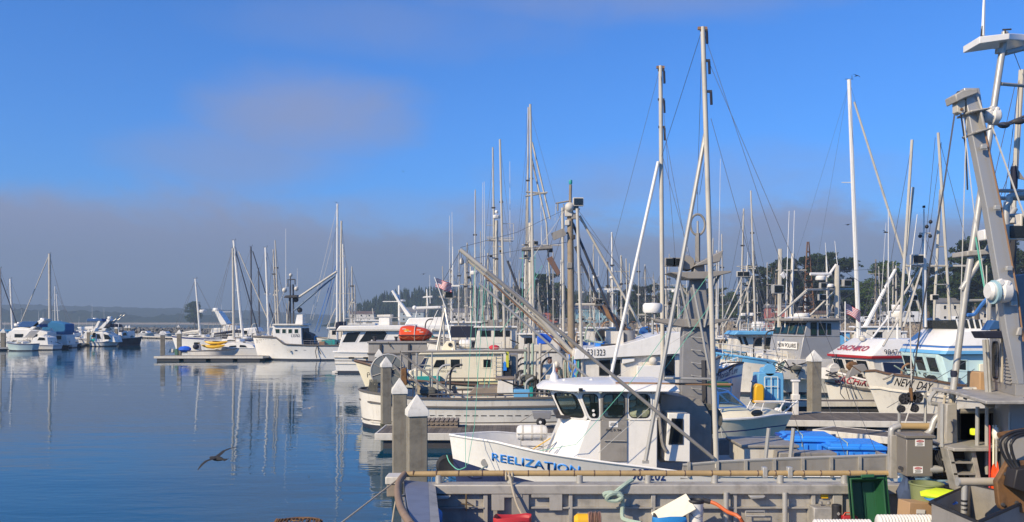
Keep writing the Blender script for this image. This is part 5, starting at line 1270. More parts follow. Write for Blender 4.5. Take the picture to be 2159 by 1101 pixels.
cloth('draped_trousers', 1892, 1008, 1932, 1075, -.35, DENIM, 'dark blue denim trousers hung over the tub edge', 'trousers', .12, 1); cloth('hi_vis_jacket', 1947, 1033, 2022, 1054, -1.2, HIVIS, 'bright yellow hi vis jacket thrown on the tub', 'jacket', .25, 2)
cloth('blue_gloves', 895, 1072, 934, 1106, -.5, BLUEBAG, 'pale blue cloth bundle in the left corner of the deck', 'cloth', .15, 3); cloth('blue_sheet', 1955, 1050, 2015, 1060, -1.35, BLUEP, 'blue plastic sheet under the yellow jacket', 'sheet', .3, 4)
cloth('orange_buoy_bag', 2088, 980, 2108, 1062, -.95, ORA, 'orange oilskin hanging beside the deck house wall', 'oilskin', .1, 5)
e = gear('deck_tub', 'round olive grey tub below the steel cabinet', 'tub', 1953, 1060, -.7)
MB().lathe([(0, -.2), (.19, -.2), (.235, .27), (.25, .28), (.25, .3), (.22, .3), (.2, .0), (0, -.02)], (0, 0, 0), 22).build('tub', OLIVE, e)
e = gear('cable_spool', 'small black spool beside the aluminium control box', 'spool', 1764, 1084, -.32); MB().lathe([(0, -.15), (.075, -.15), (.075, .15), (0, .15)], (0, 0, 0), 16).build('spool', BLACK, e, .012)
MB().cbox((0, -.078, .02), (.04, .004, .04), rot=Matrix.Rotation(R(45), 3, 'Y')).build('spool_badge', ALUP, e)
e = gear('red_toolbox', 'low red and orange tool tray by the black spool', 'tool box', 1790, 1092, -.4); MB().cbox((0, 0, 0), (.22, .14, .07)).build('tray', RED, e, .01); MB().tube([V((-.09, 0, .03)), V((-.06, 0, .08)), V((.06, 0, .08)), V((.09, 0, .03))], .008, 5).build('handle', ORA, e)
for px, lab, m in ((2094, 'pale wooden boat hook leaning by the deck house', CREAM), (2086, 'red handled deck brush leaning by the steps', RED), (2100, 'grey mop pole leaning by the orange oilskin', ALUP)):
    e = gear('long_handled_tool', lab, 'tool', px, 1055, -1.0); MB().tube([V((0, 0, -.2)), V((.06, .1, 1.1))], .014, 7).build('handle', m, e); MB().cbox((0, 0, -.22), (.16, .05, .06)).build('head', DARK, e)
# crab pot standing just inside the bottom edge
d = 9.5; p = P(628, 1094, d); e = bpy.data.objects.new('crab_pot', None); COL.objects.link(e); e.location = (p.x, d, 0); tag(e, 'brown mesh crab pot top showing at the bottom edge of the water', 'crab pot')
z = p.z; b = MB(); r = .26
for k in range(17): a = k / 17 * 3.1416; b.tube([V((-r * math.cos(a) * 1.0 + 0, -r * math.sin(a), z - .05)), V((-r * .9 * math.cos(a), 0, z)), V((-r * math.cos(a), r * math.sin(a), z - .05))], .007, 4)
for k in range(4): b.tube([V((r * (1 - k * .25) * math.cos(i * .4488), r * (1 - k * .25) * math.sin(i * .4488), z - .05 + k * .014)) for i in range(15)], .008 if k else .016, 5)
b.tube([V((r * math.cos(i * .4488), r * math.sin(i * .4488), z - .3)) for i in range(15)], .016, 5)
for i in range(14): b.tube([V((r * math.cos(i * .4488), r * math.sin(i * .4488), z - .3)), V((r * math.cos(i * .4488), r * math.sin(i * .4488), z - .05))], .007, 4)
b.build('wire_mesh', RUST, e); MB().box((-.25, -.25, -1), (.25, .25, z - .31)).build('post', CONC, e)
# ------------------------------------------------------------------ boats of the middle ground
def cross(T, y, x0, x1, off, r=.03, m=None, name='crosstree'): return T.tube(name, m or SPAR, r, (x0, y, off), (x1, y, off), n=6)
def rig(T, lines, r=.007, m=None, name='rigging'): return T.tubes(name, m or WIRE, r, lines)

# --- long white boat with the net reel at its round stern and the house with the number
def longboat():
    T = Thing('fishing_boat', 'long white fishing boat with round stern, net reel and number on its flared flybridge', 'fishing boat', 1080, 35.2)
    hull(T, [(1520, 752), (1440, 800), (1340, 826), (1250, 833), (1159, 838), (1000, 841), (880, 840), (800, 832), (742, 828)], 1490, 4.2, tr=.86, rnd=True,
         mats=[WHITE2, BOTT, GUNM], boot=[(0, .2), (1, .16)], rows=[(.1, 0), (.16, 2), (.66, 0), (.7, 0), (1, 0)], bul=.42, deckm=WOOD, gun=GUNM, gunr=.05, fine=.5, wlw=.92)
    strake(T, .74, .05, GUNM); strake(T, .2, .045, OFFW, 'fender_rail')
    # scupper slots along the side
    for i in range(15):
        px = 912 + i * 18; p = T.l(px, 877, -2.0); p.y = -T.ysurf(p.x, p.z) - .004; MB().box((p.x - .11, p.y, p.z - .02), (p.x + .11, p.y + .02, p.z + .015)).build('scupper_slot', BLACK, T.hull)
    rails(T, [(905, 842), (1185, 838)], .18, -1.9, .028, GUNM, 5, mid=False); rails(T, [(905, 832), (1185, 826)], .2, 1.6, .028, GUNM, 5, mid=False)
    T.slab('hatch_coaming', WOOD, [(985, 836), (1062, 834), (1050, 818), (1000, 818)], -.8, .8); T.slab('white_deck_locker', WHITE2, [(1048, 832), (1082, 832), (1082, 800), (1050, 800)], -.9, .2); T.slab('locker_top', WOOD, [(1044, 801), (1084, 801), (1084, 797), (1044, 797)], -.95, .25)
    T.slab('blue_deck_bin', SKYB, [(1083, 838), (1117, 838), (1117, 822), (1083, 822)], -1.2, -.2); T.slab('green_bin', TEAL, [(1117, 837), (1124, 837), (1124, 818), (1117, 818)], -1.2, -.2)
    T.slab('deck_post', WOOD, [(956, 834), (965, 832), (960, 813), (952, 815)], -.5, -.35)
    # net reel at the stern
    for o in (-.85, .75):
        c = T.l(818, 783, o); fl_ = MB().lathe([(.12, -.012), (.64, -.012), (.64, .012), (.12, .012)], c, 36, 0, 'y').build('reel_flange', mat('reel_steel', (.16, .18, .185), .6, .2, dirt=.6, scale=1.5), T.e); MB().tube([c + V((.67 * math.cos(k * .2618), 0, .67 * math.sin(k * .2618))) for k in range(25)], .035, 7).build('flange_rim', ALUP, fl_)
        for k in range(4): MB().tube([c + V((-.64 * math.cos(k * .7854 + .3), -.02, -.64 * math.sin(k * .7854 + .3))), c + V((.64 * math.cos(k * .7854 + .3), -.02, .64 * math.sin(k * .7854 + .3)))], .022, 5).build('flange_spoke', ALUD, fl_)
    c = T.l(818, 783, -.05); b = MB(); b.lathe([(.3, -.78), (.5, -.7), (.58, -.3), (.54, .1), (.6, .4), (.5, .7), (.3, .73)], c, 28, 0, 'y'); b.build('wound_net', NETM, T.e)
    c = T.l(818, 783, -.9); MB().lathe([(0, -.05), (.16, -.05), (.18, .02), (0, .02)], c, 16, 0, 'y').build('reel_hub', DARK, T.e)
    b = MB(); rnd = random.Random(5)
    for k in range(40):
        x0 = 787 + rnd.gauss(0, 5); pts = [(x0, 800 + rnd.uniform(0, 14), -1.0), (x0 - 3 + rnd.gauss(0, 3), 830, -1.02), (x0 + rnd.gauss(3, 6), 852 + rnd.uniform(0, 16), -.95)]
        b.tube(smooth_pts(T.pts(pts), 3), .022, 4)
    b.build('hanging_net', NETM, T.e)['kind'] = 'stuff'
    T.tubes('reel_frame', ALUD, .05, [[(846, 842, -1.0), (846, 742, -1.0), (1110, 739, -1.0)], [(846, 842, .9), (846, 748, .9), (846, 742, -1.0)], [(830, 770, -1.0), (866, 812, -1.0)], [(850, 780, -1.0), (905, 830, -1.0)], [(846, 745, -1.0), (960, 835, -1.0)]], n=7)
    T.slab('reel_motor', RUST, [(846, 815), (858, 812), (856, 775), (846, 778)], -1.15, -.85)
    T.tubes('stern_post', ALUP, .03, [[(878, 742, -1.0), (878, 835, -1.0)], [(911, 742, -1.0), (911, 835, -1.0)], [(878, 780, -1.0), (911, 780, -1.0)]], n=6)
    # the house
    h = T.slab('cabin', WHITE2, [(1214, 838), (1435, 838), (1435, 748), (1214, 754)], -1.35, 1.35)
    for a in ([(1263, 792), (1287, 792), (1287, 759), (1263, 760)], [(1290, 792), (1308, 792), (1308, 758), (1290, 759)], [(1402, 792), (1422, 792), (1422, 750), (1402, 751)]): T.win(h, a, -1.35)
    T.slab('flybridge_wing', WHITE, [(1210, 758), (1214, 737), (1313, 727), (1343, 719), (1394, 704), (1436, 700), (1436, 746), (1313, 753)], -1.6, 1.6)
    text(T.e, '531323', T.l(1238, 750, -1.6), T.l(1276, 750, -1.6), .24, INK, 'number_lettering')
    T.slab('white_deck_tank', WHITE, [(1344, 802), (1402, 800), (1402, 770), (1344, 772)], -1.75, -1.4); MB().ball(T.l(1377, 762, -1.6), .17, n=12).build('white_buoy', OFFW, T.e)
    T.slab('white_plotter', WHITE, [(1312, 768), (1338, 762), (1338, 755), (1312, 756)], -1.5, -1.38); T.slab('grey_roof_bin', OFFW, [(1276, 725), (1315, 725), (1315, 699), (1276, 699)], -.4, .5)
    MB().lathe([(0, -.25), (.26, -.25), (.27, .25), (0, .25)], T.l(1325, 710, 0), 14).build('roof_drum', GREYP, T.e); MB().lathe([(0, -.3), (.24, -.3), (.26, .3), (0, .3)], T.l(1270, 708, 0), 16, 0, 'y').build('black_vent', BLACK, T.e)
    T.slab('blue_box', BLUEP, [(1256, 733), (1275, 732), (1275, 720), (1256, 721)], -.5, .1)
    # timber mast, booms and poles
    T.tube('timber_mast', WOODSP, .17, (1206, 830, .2), (1204, 640, .2), (1202, 432, .2), r1=.12, n=10)
    T.tube('mast_top_pole', WOODSP, .06, (1202, 440, .2), (1203, 390, .2)); radome(T, 1203, 384, .2, .07, .18, TEAL, 'green_masthead_light')
    T.tubes('mast_yard', ALUD, .035, [[(1172, 429, .2), (1200, 424, .2)], [(1176, 429, .2), (1176, 445, .2)], [(1190, 445, .2), (1212, 440, .2)]], n=5)
    flood(T, 1219, 426, .0, .42, OFFW); MB().ball(T.l(1201, 437, 0), .2, n=10).build('mast_speaker', OFFW, T.e); flood(T, 1212, 437, .0, .3)
    q = T.l(1178, 494, 0); MB().cbox(q, (.55, .12, .3), rot=Matrix.Rotation(R(-22), 3, 'Y')).build('mast_sign_board', ALUD, T.e)
    for a, c in (((1217, 440, -1.4), (1228, 800, -1.4)), ((1186, 438, 1.4), (1189, 800, 1.4))): T.tube('trolling_pole', SPAR, .06, a, c, n=8)
    for a, c in (((1207, 470, .4), (1320, 735, .8)), ((1213, 520, .2), (1275, 665, .4))): T.tube('dark_boom', SPARD, .055, a, c, n=8)
    T.tube('pale_boom', SPAR, .05, (1222, 455, .4), (1352, 690, .8), n=8)
    T.tube('rusty_boom', RUSTP, .17, (1253, 633, 1.2), (1345, 722, 1.2), n=12, r1=.12)
    T.tube('cargo_boom', SPAR, .085, (970, 526, -.5), (1110, 640, -.3), (1258, 800, 0), n=10, r1=.10); T.tube('boom_track', RUSTP, .03, (1020, 580, -.62), (1258, 800, -.25), n=7); T.tube('boom_truss', SPAR, .06, (985, 548, -.25), (1240, 770, .1), n=7)
    T.tube('long_pole', ALUP, .05, (1010, 597, -1.5), (1250, 806, -1.5), n=8)
    b = T.tube('boom_block_line', WIRE, .014, (972, 528, -.5), (973, 545, -.5)); MB().lathe([(0, -.16), (.1, -.12), (.09, .02), (.03, .12), (0, .12)], T.l(973, 550, -.5), 10).build('boom_block', mat('galvanised_block', (.3, .29, .27), .5, .4), T.e)
    rig(T, [[(971, 522, -.5), (1090, 490, 0), (1200, 438, .2)], [(998, 545, -.5), (1110, 525, 0), (1200, 510, .2)], [(970, 530, -.5), (930, 600, .5)], [(1217, 440, -1.4), (1330, 600, -1.2), (1420, 760, -1)], [(1202, 440, .2), (1430, 705, .8)], [(1202, 440, .2), (1120, 700, 1)], [(1186, 440, 1.4), (1130, 610, 1.4), (1090, 800, 1.5)], [(1204, 560, .2), (1290, 700, .2)], [(1228, 610, -1.4), (1400, 745, -1.4)]], .012)
    rig(T, [[(1125, 540, -.5), (1190, 445, .2)], [(1215, 640, .2), (1275, 725, .5)], [(1240, 560, .2), (1248, 640, .2), (1255, 720, .2)], [(1172, 429, .2), (1170, 465, .2)]], .01, WIREL)
    T.tubes('net_lines', LINEG, .012, [[(1028, 600, -.5), (1018, 660, -.4), (1030, 740, -.6), (1018, 836, -.8)], [(1033, 600, -.5), (1043, 700, -.4), (1028, 838, -.8)], [(1012, 600, -.4), (1003, 700, -.3), (1008, 830, -.6)]])
    for px, py, s_ in ((1199, 448, .22), (1210, 456, .16), (1196, 470, .14), (1209, 500, .12), (1201, 560, .16)): MB().cbox(T.l(px, py, .1), (s_ * 1.3, s_, s_ * 1.5)).build('mast_fitting', [DARK, ALUD, OFFW][px % 3], T.e, .02)
    T.tube('mast_bracket', DARK, .03, (1176, 496, .1), (1202, 490, .2)); T.tube('mast_halo', ALUD, .025, (1188, 430, .2), (1192, 456, .2), (1212, 458, .2), (1222, 440, .2))
    cross(T, 642, 1206, 1272, .2, .05, SPAR, 'gallows_bar'); flood(T, 1262, 636, .2, .3)
    # buoys, line and foul weather gear hung on the fore side
    rnd = random.Random(8)
    for i in range(5):
        px, py = 1166 + rnd.gauss(0, 10), 768 + rnd.gauss(0, 8); MB().ball(T.l(px, py, -1.0 + rnd.random() * .5), .08 + rnd.random() * .04, n=8, sq=(1, 1, 1.2)).build('buoy', [mat('faded_red_buoy', (.36, .11, .07), .6, dirt=.4), OFFW, mat('dull_buoy', (.2, .12, .09), .7, dirt=.5)][i % 3], T.e)
    for i in range(16):
        px = 1188 + rnd.uniform(0, 32); m = [BLUEP, ROPEG, NETM, ROPE, RUSTP, LINEG][i % 6]; T.tube('hung_line', m, .035, (px, 752 + rnd.uniform(-6, 8), -1.45), (px + rnd.gauss(0, 3), 775, -1.5), (px + rnd.gauss(0, 4), 798 + rnd.uniform(-4, 8), -1.45), curve=4)
    for px in (1106, 1113, 1121, 1127, 1137): T.tube('deck_spar', [WOODSP, ROPEG, SPAR, ALUD, WOODSP][px % 5], .055, (px, 838, -.5), (px + 2, 715 + (px % 4) * 9, -.4))
    T.tube('net_guide', ALUD, .03, (1086, 812, -.9), (1086, 790, -.9), (1096, 785, -.9), (1096, 812, -.9)); T.tube('line_guide', ALUD, .03, (1140, 800, -1), (1165, 770, -1), (1185, 800, -1)); T.tube('line_guide', ALUD, .03, (1130, 760, -1), (1165, 735, -1))
    T.slab('blue_canopy', TARP, [(1134, 727), (1160, 724), (1168, 708), (1142, 703), (1133, 710)], .2, 1.0, bevel=.03); T.slab('striped_awning', OFFW, [(1114, 742), (1172, 738), (1165, 726), (1120, 728)], .0, 1.2)
    return T
longboat()

# --- cream cabined gillnetter behind it
def cream():
    T = Thing('fishing_boat', 'cream cabined gillnetter with dark trimmed bow showing one black letter', 'fishing boat', 930, 44.5)
    hull(T, [(748, 761), (775, 771), (800, 782), (850, 800), (1000, 812), (1120, 812)], 785, 3.8, mats=[CREAM, BOTT], rows=[(1, 0)], bul=.45, gun=BROWNW, gunr=.07, deckm=WOOD)
    p = T.l(780, 794, -.3); text(T.e, 'P', T.l(774, 796, -.35), T.l(781, 796, -.5), .26, INK, 'name_lettering', T.ysurf)
    text(T.e, 'PACIFIC', T.l(785, 797, -.6), T.l(812, 803, -1.2), .22, INK, 'name_lettering', T.ysurf)
    h = T.slab('cabin', CREAM, [(862, 803), (1060, 806), (1060, 746), (905, 745), (895, 752), (884, 778), (862, 782)], -1.45, 1.45, bevel=.04)
    for a in ([(910, 777), (941, 777), (940, 757), (918, 757)], [(948, 777), (972, 777), (972, 756), (948, 756)], [(1017, 777), (1037, 777), (1037, 756), (1017, 756)]): T.win(h, a, -1.45, fm=CREAM, fw=.05)
    T.win(h, [(880, 779), (893, 779), (902, 753), (895, 753)], -1.47, GLASSB, CREAM)
    T.slab('cabin_roof', CREAM, [(880, 748), (1068, 746), (1064, 740), (892, 741)], -1.6, 1.6, bevel=.03); ladder(T, 1041, 1057, 720, 803, -1.55, 9, OFFW)
    capsule(T, 968, 716, 994, 735, 0); text(h, 'WN 341', T.l(927, 785, -1.46), T.l(949, 785, -1.46), .12, mat('faded_lettering', (.35, .32, .22), .6), 'number_lettering'); 
    lt = text(h, 'NL', T.l(952, 785, -1.46), T.l(962, 785, -1.46), .12, LINEG, 'number_lettering')
    T.slab('wheelhouse_box', CREAM, [(930, 741), (960, 741), (958, 719), (942, 719), (934, 730)], -.6, .6); MB().lathe([(0, -.02), (.1, -.02), (.1, .02), (0, .02)], T.l(949, 727, -.63), 12, 0, 'y').build('port_hole', BLACK, T.e)
    MB().ball(T.l(1042, 733, .2), .2, sq=(1.4, 1, .7)).build('red_buoy', FR, T.e); T.slab('teal_tote', TEAL, [(875, 808), (928, 807), (928, 793), (875, 794)], -1.7, -1.47)
    T.slab('hatch', mat('pale_yellow_paint', (.6, .56, .3), .6, dirt=.4), [(1010, 812), (1062, 812), (1062, 803), (1010, 803)], -1.6, -1.46); T.slab('dark_net_pile', DARK, [(935, 818), (1010, 818), (1004, 808), (940, 808)], -1.8, -.9)
    rails(T, [(940, 806), (1060, 806)], .2, -1.8, .03, GUNM, 4, mid=False); T.tubes('bow_rail', ALUP, .025, [[(868, 790, -1.5), (868, 770, -1.5), (905, 770, -1.5)], [(880, 800, -1.6), (880, 745, -1.6)]], n=5)
    T.slab('blue_coat', BLUEP, [(1061, 782), (1069, 782), (1068, 764), (1062, 762)], -1.5, -1.4); T.slab('yellow_coat', mat('oilskin_yellow', (.55, .55, .05), .6), [(1066, 775), (1073, 775), (1073, 742), (1067, 742)], -1.5, -1.42); T.slab('aft_bulkhead', ALUD, [(1074, 805), (1092, 805), (1092, 748), (1074, 748)], -1.2, 1.2); T.slab('dark_doorway', BLACK, [(1060, 806), (1078, 806), (1078, 770), (1060, 770)], -1.42, 1.0)
    # mast with flag staff and lights
    T.tubes('tripod_mast', ALUP, .055, [[(936, 740, .2), (936, 620, .2)], [(920, 740, -.6), (936, 660, .2)], [(955, 740, -.6), (938, 650, .2)], [(925, 740, .8), (936, 640, .2)]], n=6); flood(T, 947, 622, .1, .45, OFFW); openarray(T, 949, 603, .2, 1.0); T.slab('light_bar', ALUD, [(925, 628), (962, 628), (962, 624), (925, 624)], 0, .4)
    whip(T, 948, 640, 948, 455, .3, .02); whip(T, 955, 640, 953, 447, .3, .02); T.tube('flag_staff', SPARW, .03, (940, 650, -.2), (916, 584, -.2)); flag(T, (918, 587), .8, .45, -.2, .35)
    T.tube('tall_whip', SPARW, .03, (955, 640, .3), (955, 520, .3), r1=.02)
    rig(T, [[(936, 625, .2), (1000, 740, 1)], [(936, 625, .2), (880, 740, 1)], [(969, 530, 1.5), (900, 740, .5)]], .012)
cream()

# --- trollers and draggers packed behind: mast groups
def troller(label, px, d, hx0, hx1, sy, bow, cab, wins, masts=(), poles=(), yards=(), whips=(), lines=(), lights=(), domes=(), scan=(), hm=None, cm=None, trim=None, B=4.0, name='fishing_boat', cat='fishing boat', ang=0, group='boats berthed in the middle rows', wl=None, extra=None):
    T = Thing(name, label, cat, px, d, ang, group)
    bx, sx = (hx0, hx1) if bow < 0 else (hx1, hx0)
    k = (sx - bx)
    sh = [(bx, sy - 16 * 45 / d), (bx + k * .12, sy - 9 * 45 / d), (bx + k * .35, sy), (sx, sy + 2)]
    hull(T, sh, bx + k * .06, B, mats=[hm or WHITE2, BOTT], rows=[(1, 0)], bul=.5, gun=trim or GUNM, gunr=.05, deckm=GREYP)
    if cab:
        h = T.slab('cabin', cm or WHITE2, cab, -B * .33, B * .33, bevel=.03)
        for w in wins: T.win(h, w, -B * .33, GLASS, BLACK, .04)
        xs = [p[0] for p in cab]; yt = min(p[1] for p in cab); T.slab('cabin_roof', WHITE, [(min(xs) - 2, yt + 1), (max(xs) + 2, yt + 1), (max(xs), yt - 2), (min(xs), yt - 2)], -B * .38, B * .38)
    for m in masts: T.tube('mast', m[5] if len(m) > 5 else SPAR, m[4], (m[0], m[1], 0), (m[2], m[3], 0), n=8, r1=m[4] * .75)
    for i, p in enumerate(poles): o = (p[5] if len(p) > 5 else (-1) ** i * B * .45); T.tube('trolling_pole', p[6] if len(p) > 6 else SPAR, p[4], (p[0], p[1], o), (p[2], p[3], o), n=7, r1=p[4] * .7)
    for y, x0, x1 in yards: cross(T, y, x0, x1, 0, .035)
    for w in whips: whip(T, w[0], w[1], w[2], w[3], .3, .022 * d / 50)
    lines = list(lines); rl = random.Random(px)
    for m in list(masts) + list(poles):
        h_ = m[1] - m[3]
        if h_ < 60: continue
        lines += [(m[2] + 1, m[3] + 4, m[0] + rl.uniform(2, 5), m[1]), (m[2] - 1, m[3] + h_ * .2, m[0] + rl.uniform(-55, 55) * 55 / d, m[1] + 2), (m[2], m[3] + h_ * rl.uniform(.25, .5), m[0] + rl.uniform(-35, 35), m[1])]
        if h_ > 110:
            for u in (.3, .55, .78): MB().cbox(T.l(m[2] + (m[0] - m[2]) * u, m[3] + h_ * u, -.06), (.26 * d / 60, .1, .10 * d / 60)).build('mast_fitting', [DARK, ALUD, OFFW][int(u * 10) % 3], T.e)
    if lines: rig(T, [[(a, b, random.uniform(-1, 1)), (c, e, random.uniform(-1.5, 1.5))] for a, b, c, e in lines], .010 * d / 50)
    for l in lights: flood(T, l[0], l[1], -.2, l[2])
    for q in domes: radome(T, q[0], q[1], 0, q[2], q[2] * .9)
    for q in scan: openarray(T, q[0], q[1], 0, q[2])
    if extra: extra(T)
    return T
def gear1(T):
    T.tubes('mast_cage', SPAR, .025, [[(1026, 475, 0), (1044, 475, 0), (1044, 500, 0), (1026, 500, 0)], [(1060, 472, .3), (1083, 472, .3), (1083, 506, .3), (1060, 506, .3)], [(1026, 503, 0), (1083, 502, 0)], [(1026, 508, 0), (1082, 509, .4)]], n=5)
    MB().ball(T.l(1047, 447, 0), .12, n=8).build('masthead_light', WHITE, T.e); T.slab('dark_awning', NAVYC, [(950, 712), (1006, 712), (1006, 688), (950, 688)], -1.0, 1.0)
troller('white troller with radar ball and wire cages on its mast behind the cream cabined boat', 1040, 55, 900, 1130, 735, -1, [(1000, 735), (1090, 735), (1090, 690), (1008, 690)], [[(1012, 710), (1035, 710), (1035, 697), (1012, 697)], [(1042, 710), (1075, 710), (1075, 697), (1042, 697)]],
        masts=[(1047, 735, 1047, 465, .13)], poles=[(1044, 735, 1039, 311, .075), (1064, 735, 1054, 294, .085)], yards=[(506, 1030, 1078), (520, 1038, 1060)], whips=[(1003, 735, 1001, 403), (1016, 735, 1018, 385), (1022, 600, 1021, 383), (1076, 735, 1075, 340)],
        lines=[(1040, 330, 1005, 690), (1055, 310, 1100, 700), (1047, 470, 990, 700), (1050, 500, 1120, 690), (1056, 560, 1110, 690), (1045, 540, 1010, 690), (1060, 600, 1035, 720), (1010, 560, 1042, 735), (1010, 560, 965, 735), (1022, 610, 1048, 735)], domes=[(1047, 457, .24)], lights=[(1056, 530, .2), (1035, 540, .2)], extra=gear1)
def gear2(T):
    T.tubes('frame_mast', SPAR, .055, [[(1122, 300, .3), (1160, 462, .3)], [(1121, 335, .2), (1152, 470, .2), (1160, 600, .2)], [(1108, 414, 0), (1154, 406, .3)], [(1109, 405, 0), (1152, 408, .3)]], n=6)
    T.slab('red_basket', mat('rust_brown', (.17, .10, .08), .8, dirt=.5), [(1153, 545), (1164, 540), (1182, 575), (1176, 582)], -.3, .1); T.slab('mast_platform', ALUD, [(1100, 522), (1165, 518), (1165, 524), (1100, 528)], -.5, .5)
    T.tubes('net_line', LINEG, .02, [[(1102, 530, -.6), (1100, 720, -.8)], [(1128, 530, -.6), (1126, 720, -.8)], [(1143, 560, -.4), (1100, 640, -.6), (1055, 700, -.6)]])
    T.tube('dark_boom', SPARD, .07, (1070, 550, 0), (1100, 630, 0)); T.slab('grey_sail_cloth', ALUD, [(1135, 690), (1150, 690), (1135, 625)], -.2, -.1)
troller('troller with the tallest frame mast and green net lines in the central cluster', 1118, 51, 1060, 1300, 742, 1, [(1095, 742), (1180, 742), (1180, 705), (1095, 705)], [[(1105, 725), (1125, 725), (1125, 712), (1105, 712)], [(1132, 725), (1155, 725), (1155, 712), (1132, 712)]],
        masts=[(1119, 742, 1118, 470, .14, OFFW)], poles=[(1110, 742, 1114, 226, .07), (1126, 742, 1118, 220, .09), (1107, 742, 1110, 420, .06)], yards=[(517, 1100, 1186), (545, 1095, 1130), (522, 1104, 1140)], whips=[(1142, 520, 1140, 415), (1158, 735, 1152, 560)],
        lines=[(1117, 225, 1075, 690), (1118, 235, 1245, 700), (1110, 240, 1108, 520), (1122, 330, 1180, 690), (1120, 480, 1060, 700), (1120, 500, 1200, 690), (1118, 560, 1090, 720), (1122, 600, 1170, 735), (1105, 480, 1060, 620)], lights=[(1130, 512, .25), (1108, 540, .2), (1160, 528, .3)], extra=gear2)
troller('small white troller with paired white antennas behind the rusty boom', 1290, 57, 1215, 1400, 722, 1, [(1240, 722), (1330, 722), (1330, 692), (1246, 692)], [[(1252, 708), (1270, 708), (1270, 698), (1252, 698)], [(1280, 708), (1300, 708), (1300, 698), (1280, 698)]],
        masts=[(1292, 722, 1290, 490, .07, SPARW)], poles=[(1253, 722, 1251, 515, .05), (1324, 722, 1320, 545, .05), (1282, 722, 1281, 552, .06, 0, SPARD)], yards=[(606, 1262, 1310)], whips=[(1302, 722, 1301, 556), (1265, 722, 1262, 540)], lines=[(1290, 492, 1240, 700), (1290, 492, 1350, 710), (1253, 520, 1215, 700), (1290, 560, 1330, 720)], domes=[(1256, 584, .2), (1290, 585, .15)], scan=[(1285, 610, 1.6)], lights=[(1275, 640, .3), (1304, 655, .25)])
troller('white boat with black windows and grey tripod left of the central mast cluster', 985, 62, 880, 1060, 718, -1, [(950, 718), (1030, 718), (1028, 680), (958, 680)], [[(955, 706), (1006, 706), (1006, 688), (958, 688)]], masts=[(983, 718, 981, 555, .09), (993, 718, 992, 562, .06, OFFW)], poles=[(1000, 718, 1002, 400, .05), (967, 718, 967, 600, .05)], yards=[(600, 970, 996)], lines=[(981, 558, 930, 690), (982, 560, 1030, 690), (982, 580, 960, 700)], domes=[(1000, 575, .3)], lights=[(988, 585, .25)])
troller('pale troller half hidden behind the grey steel mast', 1400, 64, 1330, 1500, 712, -1, [(1380, 712), (1450, 712), (1450, 684), (1386, 684)], [[(1390, 700), (1405, 700), (1405, 690), (1390, 690)]], masts=[(1405, 712, 1404, 560, .08)], poles=[(1380, 712, 1379, 590, .05), (1428, 712, 1431, 560, .05)], whips=[(1513, 700, 1519, 335), (1447, 700, 1449, 520)], lines=[(1404, 565, 1360, 700), (1404, 565, 1450, 700)], scan=[(1420, 610, 1.4)], lights=[(1412, 640, .3)])

# --- boats of the right hand side
def gear3(T):
    T.tubes('pole_brace', SPAR, .05, [[(1563, 588, -.5), (1519, 690, -.8)], [(1585, 582, -.5), (1552, 690, -.8)], [(1578, 600, .3), (1525, 690, .5)]], n=5)
    for px in (1560, 1573): flood(T, px, 578, -.3, .5, OFFW)
troller('white and light blue cabin boat with two tall poles and twin square floodlights', 1590, 66, 1470, 1672, 742, -1, [(1548, 748), (1640, 748), (1640, 706), (1556, 706)], [[(1590, 730), (1606, 730), (1606, 712), (1588, 712)], [(1614, 730), (1632, 730), (1632, 712), (1614, 712)], [(1572, 728), (1578, 728), (1572, 710), (1566, 710)], [(1562, 726), (1567, 726), (1561, 710), (1556, 710)]],
        masts=[(1578, 700, 1575, 560, .1)], poles=[(1560, 700, 1568, 440, .075), (1593, 700, 1583, 402, .08)], yards=[(562, 1553, 1596), (566, 1560, 1592)], whips=[(1576, 560, 1576, 530)], lines=[(1568, 445, 1520, 690), (1583, 440, 1640, 690), (1568, 470, 1610, 690), (1583, 500, 1540, 700)], domes=[(1567, 663, .25), (1584, 663, .25)], extra=gear3, trim=SKYB)
def cabtop(T): pass
b_ = Thing('boat_canopy', 'light blue cabin top with white life raft behind the grey wheelhouse', 'canopy', 1595, 65.5)
b_.slab('canopy', SKYB, [(1548, 706), (1642, 706), (1638, 698), (1556, 698)], -1.6, 1.6, bevel=.05); capsule(b_, 1585, 678, 1612, 698, 0); rails(b_, [(1565, 698), (1630, 698)], .5, -1.4, .03, WIREL, 6); b_.tubes('roof_net', FR, .02, [[(1606, 698, -1), (1615, 682, -1), (1630, 698, -1)], [(1612, 698, -.5), (1624, 684, -.5), (1632, 696, -.5)]])
def tess():
    T = Thing('fishing_boat', 'white bow with gold script name and pale blue rail beyond the blue striped bow', 'fishing boat', 1580, 51, 12, 'boats berthed in the middle rows')
    hull(T, [(1500, 742), (1525, 746), (1560, 752), (1650, 765), (1700, 768)], 1512, 3.6, mats=[WHITE2, BOTT, SKYB], rows=[(.86, 0), (1, 2)], bul=.6, gun=SKYB, gunr=.06)
    text(T.e, 'Miss Tess', T.l(1524, 760, -.6), T.l(1563, 764, -1.3), .34, mat('gold_lettering', (.4, .25, .04), .4), 'name_lettering', T.ysurf, shear=.3)
    rails(T, [(1505, 744), (1570, 752), (1660, 766)], .55, -1.2, .025, SPARW, 8); T.slab('deck_house', WHITE2, [(1600, 800), (1660, 800), (1660, 740), (1610, 745)], -1.0, 1.2)
    MB().lathe([(.05, -.12), (.22, -.14), (.24, 0), (.22, .14), (.05, .12)], T.l(1520, 750, -.3), 14, 0, 'y').build('anchor_winch', NAVY, T.e)
tess()
